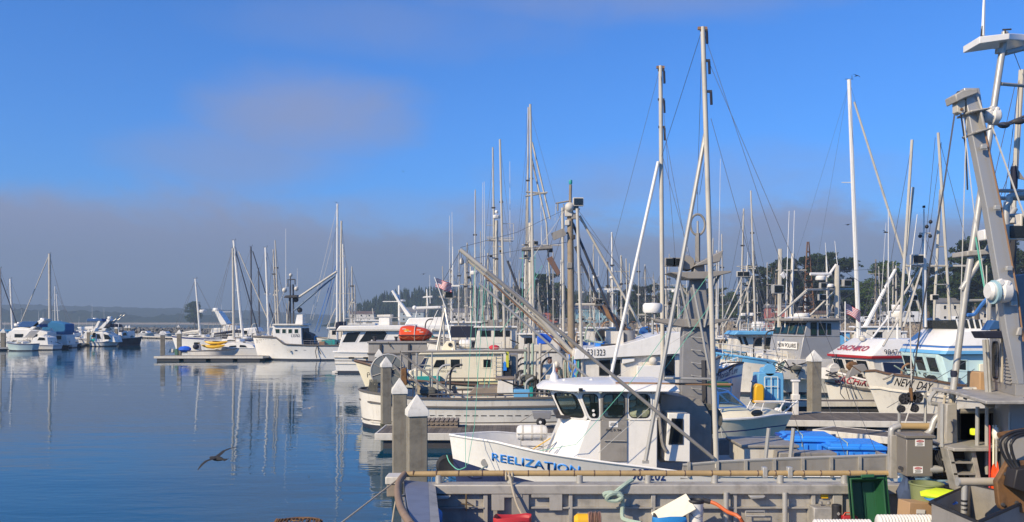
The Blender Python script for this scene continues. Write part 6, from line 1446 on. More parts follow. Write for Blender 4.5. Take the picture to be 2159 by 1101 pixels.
def moriah():
    T = Thing('fishing_boat', 'white bow with dark blue stripe and blue inside, pointing right behind the grey steel mast', 'fishing boat', 1480, 38.5, -8)
    hull(T, [(1567, 765), (1545, 772), (1510, 786), (1470, 795), (1380, 800)], 1556, 3.6, mats=[WHITE, BOTT, MIDB, SKYB], rows=[(.74, 0), (.78, 2), (.96, 0), (1, 2)], bul=.7, gun=BLACK, gunr=.045, deckm=SKYB)
    text(T.e, 'Moriah Lee', T.l(1511, 800, -1.3), T.l(1555, 785, -.55), .26, NAVY, 'name_lettering', T.ysurf, shear=.25)
    T.slab('blue_fore_locker', SKYB, [(1490, 800), (1506, 796), (1506, 742), (1490, 744)], -.5, .3); rails(T, [(1556, 768), (1520, 780)], .3, .8, .02, SPARW, 4); T.tube('white_post', SPARW, .035, (1543, 770, -.6), (1541, 840, -1.2))
moriah()
def cuddy():
    T = Thing('cuddy_boat', 'small cream cuddy cabin boat with blue framed windshield, bow pointing right', 'motorboat', 1570, 29.8, 6)
    hull(T, [(1669, 873), (1640, 878), (1580, 882), (1511, 884), (1440, 888), (1395, 892)], 1640, 2.5, mats=[CREAM, BOTT, NAVY], boot=[(0, .3), (1, .1)], rows=[(.45, 0), (.5, 2), (.9, 0), (1, 0)], bul=.3, gun=WHITE, gunr=.04, fine=.6, deckm=WHITE)
    ys = [T.l(px, py, 0) for px, py in ((1655, 872), (1625, 862), (1590, 858), (1520, 857), (1500, 858), (1500, 885), (1655, 880))]
    c = MB(); hw = [.1, .5, .75, .95, .95]
    top = [ys[i] for i in range(5)]
    c.loft([[V((p.x, -hw[i], p.z - .18 - .04 * i)), V((p.x, -hw[i] * .82, p.z)), V((p.x, hw[i] * .82, p.z)), V((p.x, hw[i], p.z - .18 - .04 * i))] for i, p in enumerate(top)], 0); cb = c.build('cuddy_cabin', CREAM, T.e, .02)
    MB().lathe([(0, -.015), (.13, -.015), (.15, 0), (.13, .01), (0, .01)], (0, 0, 0), 18, 0, 'y').build('port_light', [GLASS], cb).matrix_local = Matrix.Translation(T.l(1596, 871, -.86)) @ Matrix.Diagonal((1.35, 1, .75, 1))
    a, b2, c2, d2 = T.l(1573, 858, -.8), T.l(1512, 862, -.95), T.l(1512, 828, -.85), T.l(1535, 824, -.7)
    q = [a, b2, c2, d2]; window(cb, q, GLASST, MIDB, .05, 'windshield'); qf = [V((p.x, -p.y, p.z)) for p in q]; window(cb, qf, GLASST, MIDB, .05, 'windshield'); window(cb, [a, qf[0], qf[3], d2], GLASST, MIDB, .05, 'windshield', eye=V((1, 0, 0)))
    T.tubes('bow_rail', SPARW, .018, [[(1587, 860, -.8), (1593, 850, -.85), (1650, 848, -.25), (1682, 850, 0), (1650, 846, .25), (1590, 846, .8)], [(1610, 850, -.7), (1605, 868, -.75)], [(1650, 848, -.25), (1645, 866, -.3)], [(1575, 862, -.8), (1583, 845, -.8)]], n=5)
    T.tubes('pulpit', SPARW, .03, [[(1650, 872, 0), (1682, 845, 0)], [(1640, 870, -.2), (1655, 845, -.15)]], n=6); MB().lathe([(0, -.08), (.1, -.08), (.11, 0), (.1, .08), (0, .08)], T.l(1640, 866, 0), 14, 0, 'y').build('anchor_windlass', WHITE, T.e)
    T.slab('helm_seat', BLUEC, [(1440, 890), (1470, 890), (1470, 850), (1442, 850)], -.5, .4); T.tube('rod', WIRE, .01, (1520, 835, -.8), (1512, 868, -.9)); T.slab('outboard', WHITE2, [(1392, 895), (1408, 895), (1408, 860), (1396, 858)], -.2, .2, bevel=.05)
    T.tube('fender_line', WIREL, .01, (1515, 884, -1.2), (1528, 945, -1.25), (1532, 970, -1.3), curve=4); MB().lathe([(0, -.2), (.07, -.16), (.08, 0), (.07, .16), (0, .2)], T.l(1532, 967, -1.32), 12).build('fender', BLUEP, T.e)
cuddy()
def polaris():
    T = Thing('fishing_boat', 'bare aluminium wheelhouse boat with green windows and white name board', 'fishing boat', 1700, 51, 13)
    B = 5.0
    hull(T, [(1612, 770), (1640, 778), (1700, 786), (1800, 790), (1900, 790)], 1626, B, mats=[WHITE2, BOTT], rows=[(1, 0)], bul=.5, gun=BLACK, gunr=.05)
    o = -1.75
    def X(px, py): return T.l(px, py, o)
    k0, k1, k2, k3 = X(1692, 758), X(1700, 711), X(1697, 705), X(1702, 675)
    xa = X(1772, 740).x; w = 1.75
    def rg(z, xf, i=0.0): return [V((xf, -w + i, z)), V((xa, -w + i, z)), V((xa, w - i, z)), V((xf, w - i, z))]
    fz = [X(1692, 760).z, X(1700, 711).z, X(1702, 703).z, X(1703, 677).z]
    lo = MB().loft([rg(fz[0], X(1686, 750).x), rg(fz[1], X(1694, 711).x)]).build('house_front', ALUB, T.e, .03); up = MB().loft([rg(fz[1] + .02, X(1696, 711).x, .03), rg(fz[3], X(1703, 677).x, .03)]).build('wheelhouse', ALUB, T.e, .02)
    q = lambda f, u, z: V((f[0] + (f[1] - f[0]) * z, u, fz[1] + .06 + (fz[3] - fz[1] - .1) * z))
    f = (X(1696, 711).x, X(1703, 677).x)
    for u0, u1 in ((-1.65, -.95), (-.85, 0), (.1, .85), (.95, 1.65)): window(up, [q(f, u0, .1), q(f, u1, .1), q(f, u1, .92), q(f, u0, .92)], GLASSG, BLACK, .05, eye=V((-1, 0, 0)))
    for a in ([(1709, 708), (1722, 708), (1722, 680), (1709, 680)], [(1726, 707), (1741, 707), (1741, 681), (1726, 681)], [(1744, 706), (1752, 706), (1752, 682), (1744, 682)]): window(up, T.pts(a, -1.72), GLASSG, BLACK, .05)
    rx = X(1772, 672).x; MB().loft([[V((X(1697, 675).x - .35, -w - .35, z)), V((rx + .2, -w - .35, z)), V((rx + .2, w + .35, z)), V((X(1697, 675).x - .35, w + .35, z))] for z in (fz[3], fz[3] + .16)]).build('wheelhouse_roof', ALUD, T.e, .04)
    sx = X(1690, 740).x; MB().cbox((0, 0, 0), (.03, 2.1, .42)).build('name_board', WHITE, T.e).location = (sx - .07, -.35, fz[0] + (fz[1] - fz[0]) * .62)
    z0 = fz[0] + (fz[1] - fz[0]) * .62 - .12; text(T.e, 'NEW POLARIS', V((sx - .09, .62, z0)), V((sx - .09, -1.32, z0)), .24, INK, 'name_lettering')
    radome(T, 1690, 664, 0, .45, .22); T.slab('radar_base', WHITE, [(1666, 672), (1715, 672), (1700, 667), (1680, 667)], -.4, .4)
    T.tubes('rig_frame', SPAR, .06, [[(1640, 668, -1.4), (1700, 615, -1.4), (1700, 611, -1.4), (1800, 610, 1.0)], [(1705, 668, 0), (1762, 612, 0)], [(1700, 612, -1.4), (1640, 668, -1.4)], [(1765, 690, 0), (1765, 600, 0)], [(1745, 668, .5), (1765, 625, 0)], [(1740, 680, -1.2), (1790, 715, -1.5)]], n=6)
    T.tube('mast', SPAR, .16, (1765, 712, 0), (1765, 560, 0), n=8); cross(T, 578, 1708, 1752, 0, .09, WHITE, 'radar_scanner_arm'); T.tube('tilted_arm', WHITE, .07, (1744, 585, 0), (1763, 558, 0)); radome(T, 1730, 586, 0, .3, .26); radome(T, 1750, 602, 0, .2, .2)
    for px, py, s2 in ((1639, 610, .62), (1785, 597, .5), (1735, 602, .4), (1733, 627, .45)): flood(T, px, py, -.6, s2, ALUP)
    T.tube('mast', SPAR, .12, (1643, 690, .5), (1645, 525, .5)); whip(T, 1655, 690, 1664, 445, .2, .035); whip(T, 1668, 690, 1675, 444, .2, .035); T.tube('rear_mast', OFFW, .1, (1667, 690, .6), (1672, 535, .6)); cross(T, 570, 1636, 1700, .5, .04); whip(T, 1745, 580, 1740, 512, .3, .03); whip(T, 1768, 580, 1760, 508, .3, .03); T.slab('white_diamond', WHITE, [(1646, 580), (1653, 588), (1660, 580), (1653, 572)], -.2, -.1)
    T.tubes('lattice_mast', mat('brown_lattice', (.16, .09, .06), .8, dirt=.4), .045, [[(1693, 660, 1), (1702, 510, 1)], [(1717, 660, 1), (1705, 510, 1)]] + [[(1693 + i, 660 - i * 16, 1), (1717 - i * 1.3, 650 - i * 15, 1)] for i in range(9)] + [[(1717 - i * 1.3, 660 - i * 16, 1), (1693 + i, 650 - i * 15, 1)] for i in range(9)], n=5)
    rig(T, [[(1645, 530, .5), (1600, 700, .5)], [(1645, 530, .5), (1700, 690, .5)], [(1765, 562, 0), (1880, 640, .5)], [(1672, 540, .6), (1740, 690, 0)], [(1700, 575, .5), (1900, 565, 1)]], .014)
    T.tubes('deck_rail', ALUP, .03, [[(1622, 772, -.8), (1622, 758, -.8), (1690, 772, -2.2), (1800, 778, -2.4)], [(1660, 785, -1.6), (1658, 765, -1.6)], [(1700, 790, -2.2), (1698, 772, -2.2)]], n=5); T.slab('anchor_roller', WHITE2, [(1600, 770), (1625, 772), (1625, 765), (1606, 764)], -.2, .2); T.slab('fore_house', WHITE2, [(1640, 800), (1760, 800), (1760, 758), (1660, 758)], -1.9, 1.9)
    T.tubes('winch_hose', DARK, .04, [[(1640, 770, -1.8), (1655, 760, -1.9), (1670, 785, -1.9)], [(1670, 765, -1.9), (1690, 775, -2), (1680, 795, -2)], [(1660, 775, -1.9), (1700, 765, -2)]], n=5)
polaris()
def sachiko():
    T = Thing('fishing_boat', 'white boat with red lettering and red stripe round its raked house', 'fishing boat', 1840, 43.5, 14)
    B = 4.6
    hull(T, [(1735, 782), (1770, 790), (1830, 802), (1950, 815), (2050, 815)], 1752, B, mats=[WHITE2, BOTT, ALUD], rows=[(.62, 0), (.68, 2), (1, 0)], bul=.5, gun=WHITE, gunr=.05, fl=1.4)
    strake(T, .66, .06, GUNM)
    text(T.e, 'SACHIKO', T.l(1779, 809, -1.1), T.l(1850, 818, -2.0), .36, REDL, 'name_lettering', T.ysurf, bold=.03)
    o = -1.6
    def X(px, py, oo=o): return T.l(px, py, oo)
    zA, zB, zC, zD = X(1800, 800).z, X(1800, 757).z, X(1800, 750).z, X(1858, 716).z
    xa = X(2010, 770).x
    def rg(z, xf, w, sf=.9): return [V((xf + .15, -w, z)), V((xa, -w, z)), V((xa, w, z)), V((xf + .15, w, z)), V((xf, w * sf, z)), V((xf, -w * sf, z))]
    x0, x1, x2 = X(1852, 790).x - .15, X(1838, 757, -1.75).x - .15, X(1872, 717, -1.35).x - .15
    h = MB().loft([rg(zA, x0, 1.6), rg(zB, x0 - .35, 1.6)]).build('cabin', WHITE2, T.e, .03)
    MB().loft([rg(zB, x1, 1.75), rg(zB + .12, x1 - .02, 1.78)]).build('red_stripe', RED, T.e, .02); br_ = MB().loft([rg(zB + .125, x1 + .03, 1.75), rg(zD, x2, 1.35)]).build('flybridge', WHITE, T.e, .05)
    zl, zh = zA + (zB - zA) * .3, zA + (zB - zA) * .93
    def fx(z): return x0 - .35 * (z - zA) / (zB - zA)
    for u0, u1 in ((-1.4, -.5), (-.4, .4), (.5, 1.4)): window(h, [V((fx(zl), u0, zl)), V((fx(zl), u1, zl)), V((fx(zh), u1, zh)), V((fx(zh), u0, zh))], GLASS, WHITE, .06, eye=V((-1, 0, 0)))
    window(h, T.pts([(1862, 787), (1922, 790), (1922, 765), (1858, 763)], o), GLASSB, WHITE, .05); T.win(h, [(1928, 790), (1975, 790), (1975, 765), (1928, 765)], o)
    e = zB + .125; ez = (zD - e)
    def onf(u, v): return V((x1 + .03 + (x2 - x1 - .03) * v, u * (1 - .2 * v), e + ez * v))
    up = (onf(0, 1) - onf(0, 0)).normalized()
    text(T.e, 'SACHIKO', onf(1.3, .25) + V((-.02, 0, 0)), onf(-1.1, .25) + V((-.02, 0, 0)), .42, REDL, 'name_lettering', up=up, bold=.02, out=.03)
    t2 = text(T.e, '984741', X(1865, 748, -1.78), X(1906, 748, -1.78), .26, INK, 'number_lettering', up=V((0, .33, 1)).normalized(), out=.03)
    MB().lathe([(0, -.16), (.3, -.16), (.33, -.1), (.2, -.1), (.2, .1), (.33, .1), (.3, .16), (0, .16)], T.l(1757, 780, -.3), 18, 0, 'y').build('anchor_winch', WHITE2, T.e); T.slab('winch_stand', WHITE2, [(1745, 800), (1775, 802), (1768, 776), (1750, 776)], -.6, .1)
    T.tube('flag_staff', SPARW, .03, (1782, 720, -.5), (1782, 636, -.5)); flag(T, (1783, 640), .9, .52, -.5, .5)
    MB().ball(T.l(1818, 713, 0), .16, n=10).build('searchlight', OFFW, T.e); T.tubes('fender_ropes', DARK, .02, [[(1773, 793, -1.2), (1772, 830, -1.5), (1793, 858, -1.7)], [(1778, 793, -1.2), (1786, 825, -1.5), (1796, 858, -1.7)], [(1790, 795, -1.3), (1811, 858, -1.8)]], n=5)
    T.tubes('stay_pole', SPARW, .05, [[(1836, 716, 0), (1880, 660, .2)], [(1845, 722, -.8), (1905, 745, -1)]], n=6); radome(T, 1892, 648, .2, .28, .26); T.tube('radar_post', SPARW, .05, (1892, 655, .2), (1892, 720, .2))
    rig(T, [[(1892, 650, .2), (1850, 720, .2)], [(1758, 662, -.5), (1900, 745, -.5)]], .012)
sachiko()
def newday():
    T = Thing('fishing_boat', 'white boat with pale aqua wheelhouse, blue striped visor and black name on the bow', 'fishing boat', 1960, 37.2, 3)
    B = 5.0
    hull(T, [(1820, 783), (1850, 786), (1893, 791), (1940, 798), (2010, 811), (2200, 832)], 1860, B, mats=[WHITE2, BOTT, ALUD], rows=[(.62, 0), (.645, 2), (1, 0)], bul=.5, gun=BROWNW, gunr=.055, fine=.5, fl=1.5, boot=[(0, .05), (1, .05)])
    strake(T, .655, .05, OFFW)
    text(T.e, 'NEW  DAY', T.l(1895, 814, -1.35), T.l(1968, 826, -2.1), .33, INK, 'name_lettering', T.ysurf, bold=.01)
    o = -1.6
    X = lambda px, py, oo=o: T.l(px, py, oo)
    zA, zB, zC, zD = X(1968, 812).z, X(1968, 748).z, X(1968, 738).z, X(1968, 693).z
    xa = X(2090, 780).x; f0 = X(2004, 800).x - .15
    def rg(z, xf, w, k=.15): return [V((xf + k, -w, z)), V((xa, -w, z)), V((xa, w, z)), V((xf + k, w, z)), V((xf, w * .9, z)), V((xf, -w * .9, z))]
    h = MB().loft([rg(zA, f0, 1.6), rg(zB, f0 - .38, 1.6)]).build('wheelhouse', AQUA, T.e, .02)
    fv = X(1996, 745, -1.85).x + .1
    z1 = zB + .02
    MB().loft([rg(z1, fv - .3, 1.85), rg(z1 + .14, fv - .22, 1.85)]).build('visor_blue', SKYB, T.e, .015); MB().loft([rg(z1 + .145, fv - .2, 1.83), rg(z1 + .25, fv - .16, 1.83)]).build('visor_white', WHITE, T.e); MB().loft([rg(z1 + .255, fv - .15, 1.82), rg(z1 + .32, fv - .12, 1.82)]).build('visor_stripe', MIDB, T.e); 
    MB().loft([rg(z1 + .325, fv - .1, 1.8), rg(zD - .1, fv + .55, 1.6), rg(zD, fv + .7, 1.45)]).build('flybridge', WHITE, T.e, .04)
    zl, zh = zA + (zB - zA) * .36, zA + (zB - zA) * .94
    def fx(z): return f0 - .38 * (z - zA) / (zB - zA)
    for u0, u1 in ((-1.42, -.55), (-.42, .42), (.55, 1.42)): window(h, [V((fx(zl), u0, zl)), V((fx(zl), u1, zl)), V((fx(zh), u1, zh)), V((fx(zh), u0, zh))], GLASS, AQUA, .07, eye=V((-1, 0, 0)))
    window(h, T.pts([(2012, 782), (2040, 784), (2040, 757), (2008, 756)], o), GLASS, AQUA, .07)
    for i, px in enumerate((2022, 2034, 2046, 2058, 2070)):
        T.tube('top_post', SPARW, .035, (px, 695, -1.35), (px - 5, 674, -1.35), n=6)
    T.slab('top_screen', mat('smoked_screen', (.03, .035, .035), .2), [(2018, 694), (2072, 696), (2072, 674), (2014, 675)], -1.33, 1.3); b = T.slab('tan_side_door', CREAM, [(2066, 815), (2084, 815), (2084, 766), (2066, 768)], -1.7, -1.62)
    MB().lathe([(0, -.12), (.22, -.12), (.24, .1), (0, .1)], T.l(2012, 802, -1.75), 14).build('blue_tub', mat('faded_blue_tub', (.14, .2, .26), .5, dirt=.4), T.e); T.tubes('pot_pile', DARK, .03, [[(1903, 795, -1), (1908, 780, -1), (1930, 782, -1), (1935, 800, -1)], [(1910, 795, -.8), (1925, 785, -.8)]], n=5)
    rst = MB(); q = T.l(1798, 785, 0); rst.prism([(q.x - .3, q.z - .25), (q.x + .6, q.z + .1), (q.x + .45, q.z + .35), (q.x - .05, q.z + .3)], -.14, .14); rst.build('bow_roller', ALUD, T.e, .02); MB().ball(T.l(1797, 772, 0), .26, n=8, sq=(1.1, .5, .8)).build('anchor', RUST, T.e); T.tube('anchor_shank', RUST, .05, (1790, 768, -.1), (1815, 785, -.1))
    T.tubes('bow_cleat_pipe', ALUD, .04, [[(1862, 800, -.9), (1872, 796, -1.1), (1884, 789, -1.2)]], n=6)
    T.tube('mast', SPARW, .09, (1950, 690, .3), (1948, 492, .3), n=8); T.tube('masthead_pole', SPARW, .03, (1948, 492, .3), (1948, 440, .3)); radome(T, 1948, 436, .3, .06, .1, BLACK, 'masthead_light'); cross(T, 492, 1938, 1962, .3, .03); cross(T, 561, 1908, 2040, .3, .05)
    for px, py in ((1940, 498), (1961, 498), (1954, 478), (1962, 468)): MB().ball(T.l(px, py, .2), .085, n=8).build('mast_lamp', BLACK, T.e)
    flood(T, 1933, 547, .1, .5, OFFW); flood(T, 1970, 627, .1, .3, OFFW); flood(T, 1926, 628, .1, .3, OFFW); radome(T, 1892, 662, .4, .35, .3)
    for i, (a, c) in enumerate((((1923, 295), (1898, 690)), ((1925, 395), (1909, 540)), ((1978, 280), (1996, 560)), ((1996, 560), (2004, 690)), ((1983, 400), (1968, 690)))): T.tube('trolling_pole', SPAR, .06, (a[0], a[1], .3 * i - .6), (c[0], c[1], .3 * i - .6), n=7)
    T.tubes('pole_rung', SPAR, .025, [[(1977, 520, 0), (1995, 520, .2)], [(1972, 600, 0), (1999, 600, .2)]], n=5); whip(T, 1873, 700, 1873, 440, .2, .03); whip(T, 1915, 600, 1934, 452, .2, .028)
    T.tubes('stay_pole', SPAR, .045, [[(1880, 660, -.5), (1945, 560, .2)], [(1935, 600, 0), (1862, 730, -1)], [(1945, 560, .2), (1905, 690, -.8)]], n=6)
    rig(T, [[(1923, 300, 0), (1890, 480, .2), (1855, 690, .5)], [(1978, 285, 0), (2040, 520, .5)], [(1948, 495, .3), (1905, 690, -.5)], [(1948, 495, .3), (2030, 690, -.5)], [(1972, 290, 0), (1935, 690, .5)], [(1985, 300, .2), (1945, 600, .4)]], .010)
    rig(T, [[(2040, 760, -2.2), (1870, 860, -2.6)], [(2055, 778, -2.3), (1985, 830, -2.5)], [(2075, 785, -2.3), (1990, 840, -2.5)]], .012, WIRE, 'bow_line')
newday()
# --- tall sloop mast behind the red lettered boat
def sloop(label, px, d, x0, x1, sy, mast, mm=SPARW, r=.09, bow=-1, boom=None, spread=(), stays=(), furl=None, cover=None, hm=None, extra=None, group='sailing boats'):
    T = Thing('sailboat', label, 'sailboat', px, d, 0, group)
    bx, sx = (x0, x1) if bow < 0 else (x1, x0); k = sx - bx
    q = 130 / d
    hull(T, [(bx, sy - 5 * q), (bx + k * .25, sy - 2 * q), (bx + k * .6, sy), (sx, sy - .5 * q)], bx + k * .1, 3.0, tr=.6, mats=[hm or WHITE, BOTT, NAVY], rows=[(.85, 0), (.95, 2), (1, 0)], bul=.08, gun=ALUP, gunr=.03, deckm=WHITE2)
    c = [(bx + k * .3, sy - 1), (bx + k * .34, sy - 5 * q), (bx + k * .66, sy - 6 * q), (bx + k * .68, sy - 1)]
    h = T.slab('cabin_trunk', WHITE, c, -.8, .8, bevel=.05)
    T.win(h, [(bx + k * .42, sy - 2 * q), (bx + k * .58, sy - 2 * q), (bx + k * .57, sy - 3.6 * q), (bx + k * .43, sy - 3.6 * q)], -.8)
    T.tube('mast', mm, r, (mast[0], mast[1], 0), (mast[2], mast[3], 0), n=8, r1=r * .8)
    T.tubes('masthead_gear', DARK, .02, [[(mast[2] - 4 * q, mast[3] - 1, 0), (mast[2] + 4 * q, mast[3] - 1, 0)], [(mast[2] + 3 * q, mast[3] - 1, 0), (mast[2] + 3 * q, mast[3] - 4 * q, 0)]])
    for y, a, b2 in spread: cross(T, y, a, b2, 0, .03, mm, 'spreader')
    if boom: T.tube('boom', mm, .07, (boom[0], boom[1], 0), (boom[2], boom[3], 0), n=7)
    if cover:
        ps = T.pts([(boom[0], boom[1] - 3 * q), (boom[0] * .7 + boom[2] * .3, boom[1] - 2.4 * q), (boom[2], boom[3] - 1 * q)], 0); MB().tube(smooth_pts(ps, 5), .24, 9, r1=.12).build('sail_cover', cover, T.e)
    if furl: T.tube('furled_jib', furl[4] if len(furl) > 4 else SPAR, .07, (furl[0], furl[1], 0), (furl[2], furl[3], 0), n=7, r1=.09)
    rig(T, [[(a, b2, 0), (c2, e2, o)] for a, b2, c2, e2, o in stays] + [[(mast[2], mast[3] + 2, 0), (mast[0], sy - 3, -1.3)], [(mast[2], mast[3] + 2, 0), (mast[0] + 1, sy - 3, 1.3)], [(mast[2], mast[3] + 2, 0), (sx, sy - 4, 0)], [(mast[2], mast[3] + 2, 0), (bx, sy - 6 * q, 0)]], .008 * d / 60)
    rails(T, [(bx + k * .02, sy - 4.5 * q), (bx + k * .5, sy - 1), (bx + k * .95, sy - 1)], .55, -1.1, .015, ALUP, 6)
    if extra: extra(T)
    return T
sloop('sailboat with the tallest thick white mast behind the red lettered boat', 1815, 62, 1690, 1960, 748, (1812, 740, 1790, 168), SPARW, .17, 1, None, spread=[(385, 1775, 1800)], furl=(1801, 215, 1942, 660), stays=[(1792, 172, 1650, 640, 0)])
T = troller('white boat with thick tilted white boom behind the flag at right', 1850, 75, 1780, 1960, 728, -1, [(1820, 728), (1900, 728), (1900, 690), (1830, 690)], [[(1840, 712), (1860, 712), (1860, 700), (1840, 700)]], masts=[(1890, 728, 1889, 560, .08)], poles=[(1818, 700, 1888, 568, .2, 0, SPARW)], whips=[(1852, 728, 1868, 470)], lines=[(1889, 565, 1760, 640), (1889, 570, 1930, 720)], domes=[(1876, 668, .3)])
# --- equipment on the walkway
def box_thing(name, label, cat, fn, px, d, z=.5):
    T = Thing(name, label, cat, px, d); fn(T); return T
def bluebox(T):
    T.slab('cabinet', SKYB, [(1592, 845), (1652, 845), (1652, 787), (1600, 787)], -.5, .4); T.slab('motor_cover', SKYB, [(1608, 787), (1632, 787), (1632, 774), (1610, 776)], -.3, .3, bevel=.05); MB().lathe([(0, -.1), (.26, -.1), (.28, 0), (.26, .1), (0, .1)], T.l(1622, 780, -.4), 18, 0, 'y').build('blue_reel', SKYB, T.e)
    T.tubes('pipe_rack', SPARW, .02, [[(1612, 795, -.6), (1612, 840, -.6)], [(1640, 795, -.6), (1640, 840, -.6)], [(1612, 795, -.6), (1640, 795, -.6)], [(1612, 815, -.6), (1640, 815, -.6)], [(1626, 795, -.6), (1626, 840, -.6)]], n=5)
box_thing('hydraulic_unit', 'light blue hydraulic cabinet with white pipe rack on the walkway', 'machine', bluebox, 1625, 39)
def yb(T): T.slab('shell', YEL, [(1592, 847), (1612, 847), (1612, 815), (1607, 810), (1597, 810), (1592, 815)], -.3, .25, bevel=.06); T.slab('base', YEL, [(1590, 850), (1614, 850), (1614, 846), (1590, 846)], -.34, .29)
box_thing('fibreglass_box', 'yellow fibreglass box with rounded top standing left of the blue cabinet', 'box', yb, 1602, 38.2)
def cart(T):
    for px in (1139, 1143): MB().lathe([(0, -.04), (.1, -.05), (.14, -.03), (.14, .03), (.1, .05), (0, .04)], T.l(px, 890, -.3 if px < 1141 else .3), 16, 0, 'y').build('wheel', BLACK, T.e); MB().lathe([(0, -.06), (.05, -.06), (.05, .06), (0, .06)], T.l(px, 890, -.3 if px < 1141 else .3), 10, 0, 'y').build('hub', WHITE, T.e)
    T.slab('tray', GREYP, [(1126, 884), (1160, 884), (1163, 870), (1122, 870)], -.2, .3); T.tubes('handle', ALUD, .02, [[(1124, 872, 0), (1096, 890, 0)]], n=6)
box_thing('dock_cart', 'grey two wheeled dock cart on the float behind the white cabin', 'cart', cart, 1140, 30.2)
# --- grey steel barge carrying the orange capsule
def barge():
    T = Thing('steel_barge', 'grey steel barge with flat top behind the row of pilings', 'barge', 870, 59)
    h = T.slab('hull', mat('barge_grey', (.33, .31, .28), .6, .1, dirt=.45, scale=1.2, streak=.3), [(776, 812), (1010, 812), (1010, 724), (776, 724)], -2.2, 2.2, bevel=.05)
    T.slab('deck_edge', ALUD, [(774, 724), (1012, 724), (1012, 720), (774, 720)], -2.3, 2.3); T.slab('rub_band', GUNM, [(774, 748), (1012, 748), (1012, 744), (774, 744)], -2.26, 2.26)
    for px in (800, 860, 925): T.slab('vertical_fender', DARK, [(px, 800), (px + 5, 800), (px + 5, 726), (px, 726)], -2.3, -2.2)
    for px in (790, 835): MB().lathe([(0, 0), (.09, 0), (.09, .3), (.14, .32), (.14, .38), (0, .38)], T.l(px, 722, -1.5), 10).build('bollard', DARK, T.e)
    T.tubes('tether', DARK, .03, [[(818, 722, -2.3), (824, 732, -2.35)]], n=5)
barge()
def pod():
    T = Thing('rescue_capsule', 'orange rigid rescue capsule with white tape resting on the grey barge', 'lifeboat', 872, 58.5)
    a, c = T.l(837, 686, -1.0), T.l(910, 722, -1.0); L_ = c.x - a.x; hh = a.z - c.z; N = 26; rings = []
    for i in range(N + 1):
        u = i / N; x = a.x + L_ * u
        f = min(1, (u / .06) ** .5 if u < .06 else 1) * (1 if u < .5 else max(.02, 1 - ((u - .5) / .5) ** 2.6) ** .75); f = max(f, .06)
        zt = c.z + hh * (.45 + .55 * (.82 + .18 * math.sin(min(u * 1.6, 1) * 3.14)) * f); zb = c.z + hh * .45 * (1 - f); zm = c.z + hh * .42; w = .95 * f
        rings.append([V((x, -w * .7, zb)), V((x, -w, zm - .05)), V((x, -w * 1.06, zm)), V((x, -w, zm + .06)), V((x, -w * .82, zm + (zt - zm) * .6)), V((x, -w * .45, zt)), V((x, w * .45, zt)), V((x, w * .82, zm + (zt - zm) * .6)), V((x, w, zm)), V((x, w * .7, zb))])
    sh = MB().loft(rings, 0, True).build('shell', ORA, T.e); sb = sh.modifiers.new('sub', 'SUBSURF'); sb.levels = 1; sb.render_levels = 1
    z = c.z + hh * .42; MB().tube([V((r[2].x, r[2].y - .02, z)) for r in rings], .03, 6).build('rub_seam', DARK, T.e)
    x = a.x + L_ * .5; k = rings[13]; MB().tube([V((p.x, p.y - (.02 if i < 5 else 0), p.z + (.015 if i > 4 else 0))) for i, p in enumerate(k[:8])], .03, 6).build('lashing_strap', OFFW, T.e)
    for u, v in ((.2, .82), (.28, .62), (.62, .78), (.36, .56), (.72, .58)):
        kk = rings[int(u * N)]; p = kk[4].lerp(kk[5], .1) if v > .7 else kk[3].lerp(kk[4], .6); MB().cbox(p + V((0, -.02, 0)), (.26, .02, .04)).build('reflective_tape', WHITE, T.e)
    kk = rings[7]; p = kk[3].lerp(kk[4], .7); MB().lathe([(0, -.01), (.14, -.01), (.14, .01), (0, .01)], (0, 0, 0), 16, 0, 'y').build('round_badge', YEL, T.e).matrix_local = Matrix.Translation(p + V((0, -.03, 0))) @ Matrix.Diagonal((1.3, 1, .7, 1))
    b = MB()
    for s0, s1 in ((1, 9), (10, 18), (18, 24)):
        for i in range(s0, s1):
            f = lambda j: V((rings[j][1].x, rings[j][1].y - .03, z - .04 - .16 * math.sin((j - s0) / (s1 - s0) * 3.1416))); b.tube([f(i), f(i + 1)], .012, 4)
    b.build('grab_line', mat('orange_line', (.7, .25, .08), .7), T.e)
    T.slab('cradle', ALUD, [(842, 724), (905, 724), (900, 719), (846, 719)], -.7, .7)
pod()
